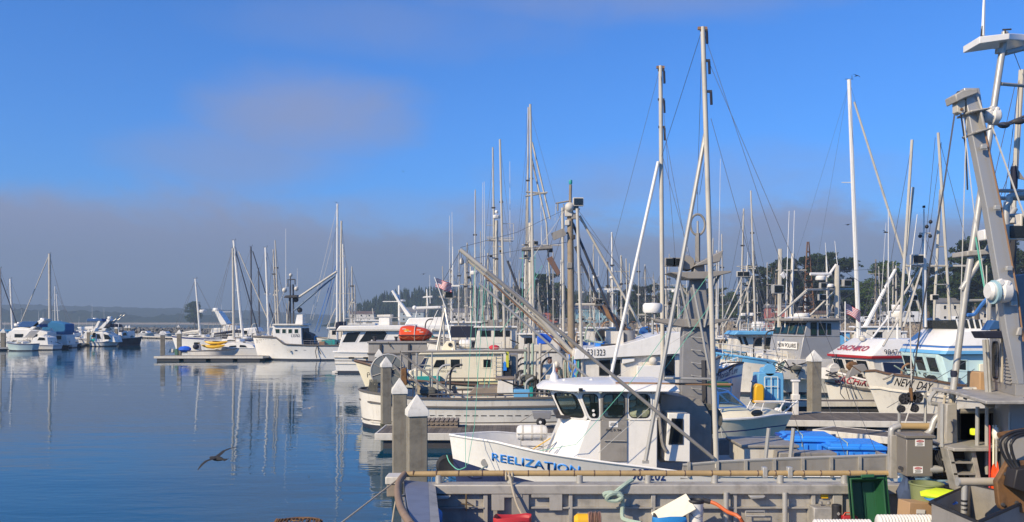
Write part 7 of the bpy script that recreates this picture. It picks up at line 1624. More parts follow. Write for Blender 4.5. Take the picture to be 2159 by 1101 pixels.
# --- large white motor yacht behind the barge
def yacht():
    T = Thing('motor_yacht', 'large white motor yacht with raked black windows, moored behind the pilings', 'motor yacht', 850, 72)
    hull(T, [(1060, 722), (1000, 732), (900, 740), (800, 743), (704, 742)], 1035, 5.2, tr=.92, mats=[WHITE, BOTT, ALUD], rows=[(.5, 0), (.55, 2), (1, 0)], bul=.1, gun=WHITE, gunr=.07, deckm=WHITE2, boot=[(0, .2), (1, .2)], sternx=709)
    strake(T, .75, .06, OFFW); strake(T, .45, .05, OFFW)
    h = T.slab('house', WHITE, [(711, 742), (1000, 742), (985, 694), (725, 694)], -2.3, 2.3, bevel=.06)
    T.win(h, [(720, 723), (750, 723), (762, 699), (731, 700)], -2.3, GLASS, WHITE, .05); T.win(h, [(755, 722), (809, 721), (818, 704), (814, 698), (771, 698)], -2.3, GLASS, WHITE, .05); T.win(h, [(830, 722), (900, 722), (905, 700), (842, 700)], -2.3, mat('grey_panel', (.5, .48, .44), .5), WHITE, .05)
    T.slab('boat_deck', WHITE, [(709, 696), (990, 695), (985, 685), (716, 687)], -2.6, 2.6, bevel=.06); T.slab('deck_lip', OFFW, [(709, 698), (990, 697), (990, 695), (709, 696)], -2.62, 2.62)
    T.slab('locker', WHITE, [(799, 686), (821, 686), (821, 666), (799, 667)], -.8, .8, bevel=.03); T.slab('locker_lid', WHITE2, [(795, 668), (823, 668), (823, 663), (795, 664)], -.9, .9)
    T.slab('flybridge', WHITE, [(850, 690), (940, 690), (938, 668), (862, 671)], -1.8, 1.8, bevel=.06)
    for x0, x1 in ((735, 747), (766, 778), (800, 812)): T.win(T.e, [(x0, 757), (x1, 757), (x1, 753), (x0, 753)], -2.52, GLASS, BLACK, .03, 'port_light')
    T.tube('mast', SPARW, .1, (841.5, 690, 0), (841.5, 602, 0)); MB().prism([(p.x, p.z) for p in T.pts([(825, 614), (829, 612), (842, 633), (855, 650), (869, 668), (858, 668), (847, 650), (838, 636)], -.4)], -.5, .5).build('radar_arch', WHITE, T.e, .03)
    radome(T, 846, 634, 0, .35, .16); cross(T, 636, 807, 840, 0, .035, SPARW, 'radar_scanner'); T.slab('hardtop', WHITE, [(872, 652), (930, 650), (929, 645), (874, 647)], -1.6, 1.6, bevel=.04); T.tubes('hardtop_post', SPARW, .04, [[(880, 650, -1.4), (876, 670, -1.4)], [(925, 650, -1.4), (915, 670, -1.4)], [(905, 650, 1.2), (900, 670, 1.2)]], n=6); MB().ball(T.l(874, 649, -1.5), .18, n=10).build('white_lamp', WHITE, T.e)
    T.tubes('boat_deck_rail', ALUP, .03, [[(725, 686, -2.4), (725, 672, -2.4), (800, 670, -2.4)], [(760, 686, -2.4), (760, 671, -2.4)], [(823, 686, -2.4), (823, 670, -2.4), (860, 670, -2.4)]], n=5); T.tube('pole', SPARW, .05, (902, 645, .5), (900, 610, .5)); T.tubes('pole_arms', SPARW, .06, [[(892, 627, .5), (912, 625, .5)]], n=6); whip(T, 907, 640, 906, 580, .3, .03)
    T.slab('stern_cover', NAVYC, [(707, 700), (715, 698), (715, 678), (708, 680)], -1.5, 1.5); T.slab('swim_platform', WHITE2, [(700, 788), (712, 788), (712, 783), (700, 783)], -2.2, 2.2); T.slab('trim_tab', BLACK, [(706, 792), (713, 792), (713, 786), (706, 786)], -2.2, -1.6)
yacht()

def fitout(T, x0, x1, y, o0, o1, n, seed, sc=1.0):
    """fixed deck gear: winches, vents, lockers, hoses, stanchions, coils"""
    rnd = random.Random(seed); q = sc * T.sc / .027
    for i in range(n):
        px = rnd.uniform(x0, x1); o = rnd.uniform(o0, o1); c = T.l(px, y + rnd.uniform(-3, 3), o); k = rnd.randint(0, 7); s = rnd.uniform(.45, .9) if T.sc < .026 else rnd.uniform(.7, 1.2)
        m = rnd.choice([DARK, ALUD, RUSTP, WHITE2, BLACK, GREYP, SKYB, OFFW, NETM, WOOD])
        if k == 0: MB().lathe([(0, -.2*s), (.22*s, -.2*s), (.22*s, -.14*s), (.1*s, -.12*s), (.1*s, .12*s), (.22*s, .14*s), (.22*s, .2*s), (0, .2*s)], c + V((0, 0, .2*s)), 12, 0, rnd.choice('xy')).build('deck_winch', m, T.e)
        elif k == 1: MB().tube(smooth_pts([c, c + V((0, 0, .6*s)), c + V((.1*s, 0, .75*s)), c + V((.25*s, 0, .7*s))], 3), .07*s, 8).build('vent_pipe', m, T.e)
        elif k == 2: MB().box(c + V((-.35*s, -.3*s, -.05)), c + V((.35*s, .3*s, .42*s))).build('deck_locker', m, T.e, .02)
        elif k == 3: MB().tube(smooth_pts([c + V((rnd.gauss(0, .5), rnd.gauss(0, .2), abs(rnd.gauss(.3, .3)))) for _ in range(6)], 4), .03, 5).build('deck_hose', rnd.choice([DARK, BLACK, ROPEG, DARK]), T.e)
        elif k == 4: MB().tube([c, c + V((rnd.gauss(0, .1), 0, 1.3*s))], .03, 6).build('stanchion', rnd.choice([ALUP, RUSTP, SPAR]), T.e)
        elif k == 5: MB().lathe([(.16*s, -.06), (.3*s, -.06), (.32*s, 0), (.3*s, .06), (.16*s, .06)], c + V((0, 0, .35)), 14, 0, 'y').build('line_coil', rnd.choice([ROPE, ROPEG, DARK, MIDB]), T.e)
        elif k == 6: MB().ball(c + V((0, 0, .2)), .3*s, n=9, sq=(1.5, 1, .8)).build('net_heap', rnd.choice([NETM, DARK, NETM, TEAL]), T.e)
        else: MB().tube(smooth_pts([c, c + V((0, 0, 1.1*s)), c + V((.2, 0, 1.5*s)), c + V((.6*s, 0, 1.55*s))], 3), .045, 6).build('davit', rnd.choice([ALUP, RUSTP, DARK]), T.e)
BOATS = [o for o in COL.objects if o.parent is None and o.get('category') == 'fishing boat']
# back rows: boats that show little more than cabins, masts and stays between the nearer ones
rnd = random.Random(21)
for i in range(26):
    px = 955 + i * 37 + rnd.uniform(-12, 12); d = rnd.uniform(76, 118); q = 70 / d
    if 1795 < px < 1830: px += 40
    yw = H / d * F + HY; sy = yw - 1.5 / d * F; top = rnd.uniform(505, 600) if px < 1640 else rnd.uniform(540, 620); cw = rnd.uniform(20, 34) * q * 1.3; ct = sy - rnd.uniform(26, 40) * q
    bow = rnd.choice([-1, 1])
    m0 = px + rnd.uniform(-8, 8); lean = rnd.uniform(-3, 3)
    poles = []
    for k in range(rnd.randint(0, 2)): t = top - rnd.uniform(-30, 50); a = m0 + rnd.choice([-1, 1]) * rnd.uniform(6, 16); poles.append((a, sy - 10, a + rnd.uniform(-8, 4), t, .06))
    ln = [(m0 + lean, top + 3, m0 + rnd.uniform(-60, 60), sy - 12) for _ in range(6)] + [(m0 + lean, top + rnd.uniform(10, 60), m0 + rnd.uniform(-40, 40), sy - 20) for _ in range(3)]
    yd = [(top + rnd.uniform(20, 60), m0 - rnd.uniform(8, 20), m0 + rnd.uniform(8, 20)), (sy - rnd.uniform(45, 60), m0 - 14, m0 + 16)]
    troller('working boat in the crowded back rows, mostly hidden behind nearer boats', px, d, px - 75 * q, px + 75 * q, sy, bow, [(px - cw, sy), (px + cw, sy), (px + cw * .95, ct), (px - cw * .9, ct)],
            [[(px - cw * .7, ct + 10 * q), (px - cw * .2, ct + 10 * q), (px - cw * .2, ct + 3 * q), (px - cw * .7, ct + 3 * q)], [(px + cw * .1, ct + 10 * q), (px + cw * .6, ct + 10 * q), (px + cw * .6, ct + 3 * q), (px + cw * .1, ct + 3 * q)]],
            masts=[(m0, sy, m0 + lean, top, rnd.uniform(.07, .12), rnd.choice([SPAR, SPAR, OFFW, WOODSP, SPARW]))], poles=poles, yards=yd, whips=[(px + 6, ct, px + 6 + rnd.uniform(-3, 3), ct - rnd.uniform(50, 120))], lines=ln,
            lights=[(m0 + 6, sy - 55, .35), (m0 - 9, sy - 48, .3)], domes=[(m0 + rnd.uniform(-12, 12), ct - 8, .3)], scan=[(px - 5, ct - 6 * q, 1.2)] if i % 3 == 0 else (), group='half hidden boats of the back rows', cm=rnd.choice([WHITE2, OFFW, CREAM, WHITE, SKYB if i % 9 == 4 else WHITE2]))
class _W:                     # reopen a finished boat so gear can be placed on it by picture point
    def __init__(s, e): s.e = e; s.o = V(e.location); s.a = e.rotation_euler.z; s.h = V((math.cos(s.a), math.sin(s.a), 0)); s.n = V((-math.sin(s.a), math.cos(s.a), 0)); s.sc = s.o.y / F
    l = Thing.l; pts = Thing.pts
def find(word):
    for o in BOATS:
        if word in o['label']: return _W(o)
for w, x0, x1, y, o0, o1, n in (('round stern', 860, 960, 838, -1.3, 1.3, 14), ('round stern', 1090, 1200, 834, -1.4, 1.2, 22), ('round stern', 1095, 1205, 810, -.6, 1.2, 14), ('round stern', 1240, 1400, 745, -.8, .8, 8), ('cream cabined', 1062, 1120, 808, -1.2, 1.2, 12), ('cream cabined', 845, 900, 805, -1.2, .5, 7),
        ('radar ball', 1005, 1120, 732, -1.4, 1.2, 14), ('radar ball', 1010, 1085, 690, -.8, .8, 6), ('tallest frame', 1090, 1260, 740, -1.5, 1.3, 22), ('paired white', 1230, 1380, 720, -1.4, 1.4, 14), ('black windows and grey', 890, 1040, 716, -1.4, 1.4, 12), ('half hidden behind the grey steel', 1340, 1490, 710, -1.4, 1.4, 12),
        ('white and light blue cabin', 1480, 1640, 740, -1.5, 1.2, 14), ('green windows', 1640, 1740, 786, -2.2, -.8, 16), ('red stripe', 1760, 1830, 800, -1.2, .6, 8), ('gold script', 1520, 1640, 762, -1.0, .5, 8), ('aqua wheelhouse', 1900, 1990, 808, -1.2, .8, 8), ('blue inside', 1440, 1530, 800, -1.0, .6, 8)):
    fitout(find(w), x0, x1, y, o0, o1, n, hash(w) % 1000 if False else int(x0 + n))
# ------------------------------------------------------------------ the small boat float and the sailing boats, left of centre
G1, G2 = 'boats at the small boat float', 'boats in the left marina'
def skiff():
    T = Thing('motor_skiff', 'long white skiff with outboards, blue tarp and console at the small boat float', 'skiff', 420, 95.5, 0, G1)
    hull(T, [(499, 735), (485, 738), (450, 740), (395, 741)], 492, 2.2, mats=[WHITE2, BOTT], rows=[(1, 0)], bul=.3, gun=GUNM, gunr=.04, deckm=WHITE2)
    T.slab('console', WHITE2, [(404, 741), (420, 741), (418, 726), (406, 726)], -.4, .4, bevel=.03); T.slab('console_screen', GLASS, [(408, 727), (416, 727), (418, 722), (409, 722)], -.35, .3); MB().ball(T.l(390, 736, -.3), .45, n=9, sq=(1.6, 1, .75)).build('blue_tarp', TARP, T.e); MB().ball(T.l(413, 731, -.4), .3, n=8, sq=(1.2, 1, 1)).build('navy_cover', NAVYC, T.e)
    T.slab('outboard', OFFW, [(355, 744), (365, 744), (366, 736), (358, 735)], -.2, .2, bevel=.05); T.slab('green_outboard', mat('dull_green', (.06, .16, .1), .5), [(368, 749), (375, 749), (374, 735), (368, 736)], -.3, .1, bevel=.04)
skiff()
def kayak(px0, px1, py, d, label, m=YEL):
    T = Thing('kayak', label, 'kayak', (px0 + px1) / 2, d, 0, 'yellow kayaks on the skiff'); a, c = T.l(px0, py, 0), T.l(px1, py, 0); L_ = c.x - a.x; N = 14; rings = []
    for i in range(N + 1):
        u = i / N; w = .34 * max(.04, math.sin(math.pi * u)); h = .21 * max(.12, math.sin(math.pi * u) ** .5); z = a.z + .2 * (2 * u - 1) ** 2
        rings.append([V((a.x + L_ * u, w * math.cos(k * .7854), z + h * math.sin(k * .7854))) for k in range(8)])
    MB().loft(rings, 0, True).build('hull', m, T.e); MB().lathe([(.2, -.02), (.25, 0), (.2, .03)], (0, 0, 0), 14).build('cockpit_rim', BLACK, T.e).matrix_local = Matrix.Translation(V(((a.x + c.x) / 2, 0, a.z + .22))) @ Matrix.Diagonal((1.7, .9, 1, 1))
kayak(424, 475, 731.5, 96.2, 'yellow kayak lying lower on the deck behind the blue tarp'); kayak(431, 480, 724.0, 96.6, 'yellow kayak stacked upper and behind the other yellow one')
def cruiser(label, px, d, x0, x1, sy, bow, house, wins, fly=None, arch=None, B=3.2, canvas=None, mats=None, whips=(), domes=(), rail=True, extra=None, group=G2, bimini=None, name='motor_cruiser', rows=None):
    T = Thing(name, label, 'motorboat', px, d, 0, group); bx, sx = (x0, x1) if bow < 0 else (x1, x0); k = sx - bx; q = 130 / d
    hull(T, [(bx, sy - 5 * q), (bx + k * .25, sy - 3 * q), (bx + k * .6, sy - 1), (sx, sy)], bx + k * .1, B, mats=mats or [WHITE, BOTT, NAVY], rows=rows or [(.7, 0), (.78, 2), (1, 0)], bul=.1, gun=WHITE, gunr=.05, deckm=WHITE2)
    h = T.slab('cabin', WHITE, house, -B * .4, B * .4, bevel=.06)
    for w in wins: T.win(h, w, -B * .4, GLASS, WHITE, .03)
    if fly: T.slab('flybridge', WHITE, fly, -B * .36, B * .36, bevel=.08)
    if arch: T.slab('radar_arch', WHITE, arch, -B * .36, B * .36, bevel=.04, far=1.0)
    if bimini: T.slab('bimini', bimini[1], bimini[0], -B * .36, B * .36, bevel=.08)
    if canvas: T.slab('canvas_enclosure', canvas[1], canvas[0], -B * .42, B * .42, bevel=.15)
    for w in whips: whip(T, *w, .2, .03)
    for q2 in domes: radome(T, q2[0], q2[1], 0, q2[2], q2[2])
    if rail: rails(T, [(bx + k * .03, sy - 5 * q), (bx + k * .3, sy - 3 * q), (bx + k * .45, sy - 2 * q)], .6, -B * .3, .02, ALUP, 6)
    if extra: extra(T)
    return T
cruiser('white sport cruiser with dark port lights lying behind the yellow kayaks', 500, 99, 430, 560, 735, -1, [(450, 737), (540, 737), (532, 727), (505, 722), (478, 724), (462, 732)], [[(480, 733), (500, 733), (498, 728), (484, 729)], [(504, 733), (522, 733), (518, 728), (505, 727)]], group=G1, rows=[(1, 0)])
cruiser('white trawler yacht with flybridge and swept radar mast left of Pacific masts'.replace('Pacific masts', 'the steel fishing boat'), 470, 128, 425, 560, 720, -1, [(440, 722), (530, 722), (525, 702), (446, 702)], [[(449, 714), (470, 714), (470, 704), (451, 704)], [(474, 714), (496, 714), (496, 704), (474, 704)]],
        fly=[(443, 702), (500, 701), (498, 688), (474, 684), (470, 692), (447, 692)], arch=[(452, 656), (460, 656), (478, 682), (472, 690), (464, 682)], whips=[(468, 690, 467, 642)], domes=[(456, 653, .5)], group='motor cruisers at the far float',
        extra=lambda T: (T.tubes('scanner_arm', SPARW, .05, [[(446, 656, 0), (466, 655, 0)], [(470, 658, 0), (492, 658, 0)]], n=5), rails(T, [(430, 702), (500, 702)], 1.2, -1.5, .03, ALUP, 8)))
cruiser('white motor boat with open cabin and dark stern canopy right of the leaning white mast', 540, 112, 495, 600, 722, 1, [(500, 720), (545, 720), (538, 692), (506, 694)], [[(508, 706), (522, 706), (522, 697), (510, 697)]], fly=[(500, 694), (540, 690), (548, 700), (505, 700)], group='motor cruisers at the far float')
sloop('white sloop with leaning mast and white furled sail cover near the lone far tree', 420, 118, 362, 470, 712, (422, 706, 412, 588), SPARW, .16, -1, (420, 702, 370, 706), spread=[(655, 416, 428)], stays=[(412, 590, 372, 704, 0), (412, 590, 470, 700, 0)], cover=OFFW, extra=lambda T: radome(T, 428, 656, 0, .45, .4))
sloop('sloop with leaning thick white mast and dark furled jib', 510, 108, 440, 560, 716, (512, 712, 493, 507), SPARW, .2, 1, (508, 702, 452, 706), spread=[(612, 496, 508)], furl=(496, 525, 545, 702, SPARD), stays=[(493, 510, 455, 690, 0)], cover=NAVYC)
sloop('sloop with grey upright mast just left of the leaning white mast', 492, 101, 430, 545, 722, (493, 716, 491, 524), SPAR, .16, -1, None, stays=[(491, 526, 445, 710, 0)])
sloop('sloop with thin dark mast and dark furled jib behind the white trawler yacht', 532, 121, 470, 590, 712, (530, 706, 529, 520), SPARD, .13, 1, None, furl=(533, 530, 585, 700, SPARD))
sloop('sloop with shorter dark mast between the dark and white masts', 548, 126, 500, 600, 712, (547, 704, 545, 566), SPARD, .12, 1, None)
sloop('sloop with bright white mast left of the steel fishing boat cabin', 565, 112, 515, 620, 714, (567, 708, 560, 522), SPARW, .18, 1, None, spread=[(620, 556, 572)], furl=(503, 530, 572, 690, SPAR), stays=[(561, 525, 590, 660, 0)])
T = troller('troller with two close grey poles rising left of the tall whip antenna', 585, 118, 540, 660, 712, -1, [(570, 712), (620, 712), (620, 690), (576, 690)], [[(580, 704), (590, 704), (590, 695), (580, 695)]], masts=[(606, 700, 604, 640, .1)], poles=[(583, 700, 576, 526, .12), (588, 700, 580, 507, .12)], lines=[(580, 510, 600, 660), (576, 530, 560, 690), (583, 560, 615, 690)])
def bully():
    T = Thing('fishing_boat', 'white steel fishing boat with stepped bow and dark radar mast by the skiff float', 'fishing boat', 630, 95)
    hull(T, [(533, 710), (560, 711.5), (583, 712), (601, 726), (650, 728.5), (760, 729)], 545, 5.0, mats=[WHITE, BOTT, WHITE2], rows=[(1, 0)], bul=.7, gun=GUNM, gunr=.10, deckm=GREYP, fine=.42)
    text(T.e, 'PACIFIC BULLY', T.l(538, 724, -.8), T.l(573, 724, -2.0), .42, INK, 'name_lettering', T.ysurf)
    h = T.slab('cabin', WHITE, [(576, 727), (637, 727), (635, 688), (632, 684), (575, 685)], -1.8, 1.8, bevel=.05)
    for a in ((579, 591), (594, 604), (607, 617), (620, 630)): T.win(h, [(a[0] + (1.5 if a[0] < 580 else 0), 704), (a[1], 704), (a[1], 693), (a[0], 693)], -1.8, GLASSG, WHITE, .06)
    text(h, 'L33762', T.l(614, 711, -1.81), T.l(632, 711, -1.81), .3, INK, 'number_lettering'); T.slab('roof_lip', WHITE2, [(573, 686), (639, 686), (636, 683), (576, 683)], -2.1, 2.1); T.slab('aft_door', DARK, [(634, 722), (641, 722), (640, 692), (634, 692)], -1.4, 1.2)
    T.slab('wheel_top', WHITE, [(622, 684), (638, 684), (638, 663), (626, 664)], -.8, .8)
    T.tubes('dark_mast', SPARD, .1, [[(612, 684, 0), (612, 600, 0)], [(619, 684, .5), (618, 600, .5)], [(606, 684, -.5), (611, 625, 0)]], n=6); T.slab('mast_deck', DARK, [(598, 628), (628, 627), (625, 622), (602, 623)], -.7, .7)
    for px, py, s2 in ((600, 612, .55), (625, 609, .5), (613, 580, .4)): MB().ball(T.l(px, py, 0), s2 * .5, n=10).build('mast_lamp', OFFW, T.e); 
    MB().ball(T.l(624, 632, 0), .3, n=8).build('dark_speaker', BLACK, T.e); MB().ball(T.l(632, 654, 0), .3, n=8).build('dark_speaker', BLACK, T.e)
    T.tubes('mast_top', SPARD, .06, [[(612, 600, 0), (613, 578, 0)], [(606, 590, 0), (622, 589, 0)], [(607, 590, 0), (607, 605, 0)], [(622, 589, 0), (622, 600, 0)]], n=5)
    whip(T, 603, 610, 602.5, 482, 0, .045); whip(T, 627, 610, 627, 566, 0, .03)
    T.tube('boom', SPAR, .12, (628, 628, -.3), (710, 573, 0), n=8); T.tube('boom', mat('blue_grey_boom', (.14, .2, .27), .5), .1, (620, 655, -.3), (706, 582, .4), n=8); T.tube('boom_pole', SPAR, .08, (606, 684, .6), (610, 630, .6))
    T.slab('teal_bins', TEAL, [(676, 727), (706, 727), (706, 717), (678, 717)], -1.2, .8); T.slab('stern_gear', DARK, [(640, 727), (662, 727), (655, 705), (642, 700)], -1.0, 1.2); rails(T, [(640, 728), (700, 729)], .5, -2.2, .03, WIRE, 5)
    for px in (609, 623, 643): MB().box(T.l(px - 3, 739, -2.36), T.l(px + 3, 738, -2.36) + V((0, .05, 0))).build('freeing_port', DARK, T.hull)
    T.tubes('side_ladder', DARK, .04, [[(668, 729, -2.5), (665, 742, -2.52), (668, 756, -2.5)], [(668, 729, -2.5), (677, 748, -2.52)]], n=5); MB().box(T.l(607, 742, -2.4), T.l(611, 737, -2.4) + V((0, .04, 0))).build('anchor_pocket', OFFW, T.hull)
    rig(T, [[(712, 432, 2), (650, 690, 0)], [(712, 470, 2), (655, 690, .5)], [(613, 580, 0), (560, 710, 0)], [(710, 573, 0), (690, 720, 0)]], .022, WIREL); rig(T, [[(708, 560, 1), (664, 700, 0)], [(710, 570, 1), (672, 700, .5)]], .045, MIDB, 'blue_line')
bully()
def gear5(T):
    for a in ((711, 720, 711.5, 430, .16, SPARW, -2), (717, 720, 720, 466, .17, SPAR, 1), (726, 716, 723, 515, .15, SPARW, 2), (731, 716, 729, 565, .1, SPAR, -1)): T.tube('trolling_pole', a[5], a[4], (a[0], a[1], a[6]), (a[2], a[3], a[6]), n=8, r1=a[4] * .7)
    T.tubes('pole_brace', SPAR, .07, [[(706, 690, -1), (716, 630, 0)], [(730, 665, 1), (745, 630, 0)], [(690, 690, -1), (708, 650, 0)]], n=5)
troller('white troller with the tallest left hand poles behind the black windowed yacht', 720, 112, 655, 800, 716, -1, [(690, 716), (760, 716), (760, 692), (696, 692)], [[(700, 706), (712, 706), (712, 697), (700, 697)]], yards=[(619, 704, 740), (540, 709, 728)], lines=[(712, 435, 690, 700), (723, 520, 760, 690), (720, 470, 745, 690)], extra=gear5)
T = troller('far troller with slim masts behind the yacht bow', 748, 150, 715, 820, 700, 1, [(735, 700), (790, 700), (790, 684), (740, 684)], [[(745, 694), (755, 694), (755, 688), (745, 688)]], masts=[(743, 700, 742, 562, .13), (749, 700, 748, 600, .1)], poles=[(737, 700, 736, 592, .1)], lines=[(742, 566, 715, 690), (742, 566, 780, 690)], yards=[(640, 735, 752)])
T = troller('far white boat with cream deck house behind the yacht flybridge', 770, 175, 735, 860, 694, -1, [(745, 692), (800, 692), (800, 676), (750, 676)], [[(752, 686), (765, 686), (765, 680), (752, 680)], [(772, 686), (785, 686), (785, 680), (772, 680)]], masts=[(790, 680, 785, 650, .12)], lines=[(788, 652, 760, 680)])
T = troller('far white cabin boat with grey mast just left of the flag mast', 905, 140, 860, 985, 702, 1, [(880, 700), (945, 700), (945, 680), (886, 680)], [[(892, 692), (905, 692), (905, 684), (892, 684)]], masts=[(900, 690, 900, 612, .16)], poles=[(951, 700, 949, 580, .09)], yards=[(628, 890, 912)], lines=[(900, 615, 870, 690), (900, 615, 945, 690)])
# ------------------------------------------------------------------ left marina across the channel
sloop('white sloop with blue sail cover cut by the left edge of the view', 5, 133, -60, 55, 722, (2, 714, 0, 566), SPAR, .17, 1, (0, 700, 62, 694), cover=BLUEC2, furl=(-8, 560, 40, 696, SPARD))
sloop('sloop with short bright mast near the left edge', 28, 140, -25, 70, 718, (27, 708, 22, 588), SPARW, .2, -1, None)
sloop('sloop with tall light mast and thick pale furled jib', 90, 136, 30, 150, 722, (105.5, 714, 104.5, 535), SPAR, .24, -1, None, spread=[(632, 97, 106), (590, 103, 107)], furl=(102, 542, 40, 690, SPAR), stays=[(104, 540, 150, 700, 0)])
sloop('small far sloop with two thin white masts', 120, 190, 85, 160, 702, (116.5, 696, 116, 604), SPARW, .13, 1, None, spread=[(655, 108, 127)])
sloop('small far sloop with slightly leaning thin mast right of the thin pair', 125, 185, 95, 165, 704, (124.5, 698, 119, 620), SPARW, .13, 1, None)
cruiser('motor yacht with blue bimini and long swept white radar arch', 60, 129, 5, 112, 724, -1, [(12, 722), (100, 722), (100, 700), (80, 696), (30, 694), (18, 700)], [[(30, 712), (50, 712), (50, 704), (30, 704)], [(56, 712), (80, 712), (80, 704), (56, 704)]], fly=[(22, 700), (58, 699), (66, 692), (44, 690), (28, 692)], arch=[(60, 695), (68, 695), (93, 676), (93, 672), (84, 674)], bimini=([(36, 690), (84, 690), (82, 678), (46, 678)], BLUEC), domes=[(90, 673, .35), (36, 685, .4), (40, 681, .25)], whips=[(80, 690, 82, 655)])
cruiser('motor boat with large bright blue canvas enclosure', 118, 133, 80, 150, 728, 1, [(86, 728), (142, 728), (140, 706), (92, 704)], [[(112, 716), (130, 716), (130, 708), (112, 708)]], canvas=([(90, 704), (134, 706), (139, 698), (138, 683), (128, 681), (108, 677), (96, 681), (88, 692)], BLUEC2), mats=[CD, BOTT, CD])
cruiser('white cabin cruiser with steep swept windscreen behind the pale green sloop', 82, 126, 48, 112, 728, -1, [(60, 728), (102, 728), (100, 712), (84, 708), (72, 712)], [[(78, 718), (96, 718), (95, 712), (82, 711)]], arch=[(46, 712), (52, 712), (66, 697), (62, 697)], domes=[(66, 698, .2)])
T = sloop('pale green sloop hull with bow rails nearest in the left marina', 38, 122, 14, 66, 726, (60, 722, 60, 716), WHITE, .05, -1, None, hm=mat('pale_green_hull', (.50, .62, .60), .4, dirt=.15))
cruiser('white twin arch flybridge cruiser with blue hull stripe', 195, 148, 158, 228, 716, -1, [(168, 716), (220, 716), (216, 700), (198, 694), (180, 700)], [[(192, 712), (202, 712), (202, 701), (196, 701)], [(208, 712), (216, 712), (212, 702), (206, 702)]], fly=[(162, 690), (196, 688), (198, 694), (168, 697)], arch=[(198, 694), (204, 694), (212, 676), (207, 676)], bimini=([(182, 678), (216, 678), (214, 672), (184, 672)], BLUEC), domes=[(201, 673, .4), (213, 678, .25)], whips=[(195, 690, 194, 640), (220, 690, 219, 650)])
def outr(T): T.tubes('outrigger_pole', ALUP, .06, [[(222, 690, -.5), (256, 664, -.5)], [(228, 690, .5), (263, 664, .5)]], n=5); T.tubes('tower', SPARW, .06, [[(235, 700, -1), (238, 680, -1), (250, 682, -1), (250, 700, -1)]], n=5)
cruiser('white sportfisher with long leaning radar arch and two outrigger poles', 225, 143, 188, 252, 722, 1, [(198, 722), (244, 722), (240, 710), (222, 700), (205, 702)], [[(204, 715), (214, 715), (210, 704), (203, 704)], [(220, 716), (236, 716), (228, 706), (218, 704)]], fly=[(196, 700), (222, 698), (225, 692), (200, 692)], arch=[(205, 696), (214, 696), (232, 676), (230, 673), (218, 682)], domes=[(232, 670, .4), (228, 675, .25)], bimini=([(222, 690), (246, 690), (244, 684), (224, 683)], NAVYC), extra=outr)
cruiser('dark hulled open boat right of the sportfisher', 272, 152, 248, 300, 714, 1, [(256, 712), (272, 712), (270, 698), (260, 698)], [[(258, 708), (268, 708), (267, 701), (260, 701)]], mats=[CD, BOTT, CD], rail=True)
T = cruiser('dark blue hulled cruiser with brown cabin low behind the blue canvas boat', 142, 138, 118, 172, 728, 1, [(126, 726), (150, 726), (148, 716), (130, 716)], [[(130, 722), (146, 722), (146, 718), (130, 718)]], mats=[CD, BOTT, WHITE2])
cruiser('tiny far white runabout by the breakwater', 300, 225, 285, 330, 704, 1, [(295, 703), (312, 703), (308, 698), (298, 698)], [[(299, 702), (307, 702), (306, 699), (300, 699)]], rail=False)
cruiser('low white runabout on the far float with twin raked posts', 345, 215, 325, 375, 705, 1, [(335, 704), (352, 704), (348, 699), (338, 699)], [[(339, 703), (348, 703), (346, 700), (340, 700)]], rail=False)
rnd = random.Random(33)
for i in range(15):
    px = 8 + i * 17 + rnd.uniform(-5, 5); d = rnd.uniform(150, 185); q = 150 / d; yw = HY + F * H / d; sy = yw - 1.0 / d * F; w = rnd.uniform(17, 27) * q; ct = sy - rnd.uniform(6, 14) * q
    dk = rnd.random() < .5
    cruiser('small cruiser or sloop in the crowded left marina, partly hidden by nearer boats', px, d, px - w, px + w, sy, rnd.choice([-1, 1]), [(px - w * .5, sy), (px + w * .5, sy), (px + w * .4, ct), (px - w * .35, ct)], [[(px - w * .3, ct + 5 * q), (px, ct + 5 * q), (px, ct + 2 * q), (px - w * .3, ct + 2 * q)]],
            mats=[CD, BOTT, NAVY] if dk else None, bimini=([(px - w * .4, ct), (px + w * .3, ct), (px + w * .25, ct - 4 * q), (px - w * .35, ct - 3.5 * q)], rnd.choice([NAVYC, BLUEC, DARK])) if rnd.random() < .6 else None, domes=[(px + w * .2, ct - 7 * q, .25)] if rnd.random() < .5 else (), whips=[(px, ct, px + rnd.uniform(-2, 2), ct - rnd.uniform(15, 50))], group='half hidden boats of the left marina')
BOATS = [o for o in COL.objects if o.parent is None and o.get('category') in ('motorboat', 'sailboat', 'skiff', 'fishing boat')]
for w, x0, x1, y, o0, o1, n in (('blue bimini', 8, 60, 722, -1.2, 1, 7), ('bright blue canvas', 100, 146, 728, -1.2, 1, 8), ('steep swept', 50, 108, 728, -1.2, 1, 8), ('pale green sloop', 20, 64, 726, -1, 1, 7), ('twin arch', 160, 225, 714, -1.2, 1, 8), ('sportfisher with', 190, 250, 720, -1.2, 1, 9), ('dark hulled open', 250, 296, 714, -1, 1, 5),
        ('behind the yellow kayaks', 440, 540, 734, -1, 1, 5), ('stepped bow', 642, 715, 727, -1.8, 1.5, 9), ('tallest left hand', 670, 790, 714, -1.5, 1.5, 10), ('thick white mast and dark', 450, 550, 714, -1, 1, 6), ('open cabin and dark', 500, 590, 720, -1, 1, 6), ('bright white mast left', 530, 610, 712, -1, 1, 6)):
    fitout(find(w), x0, x1, y, o0, o1, n, int(x0 + n))
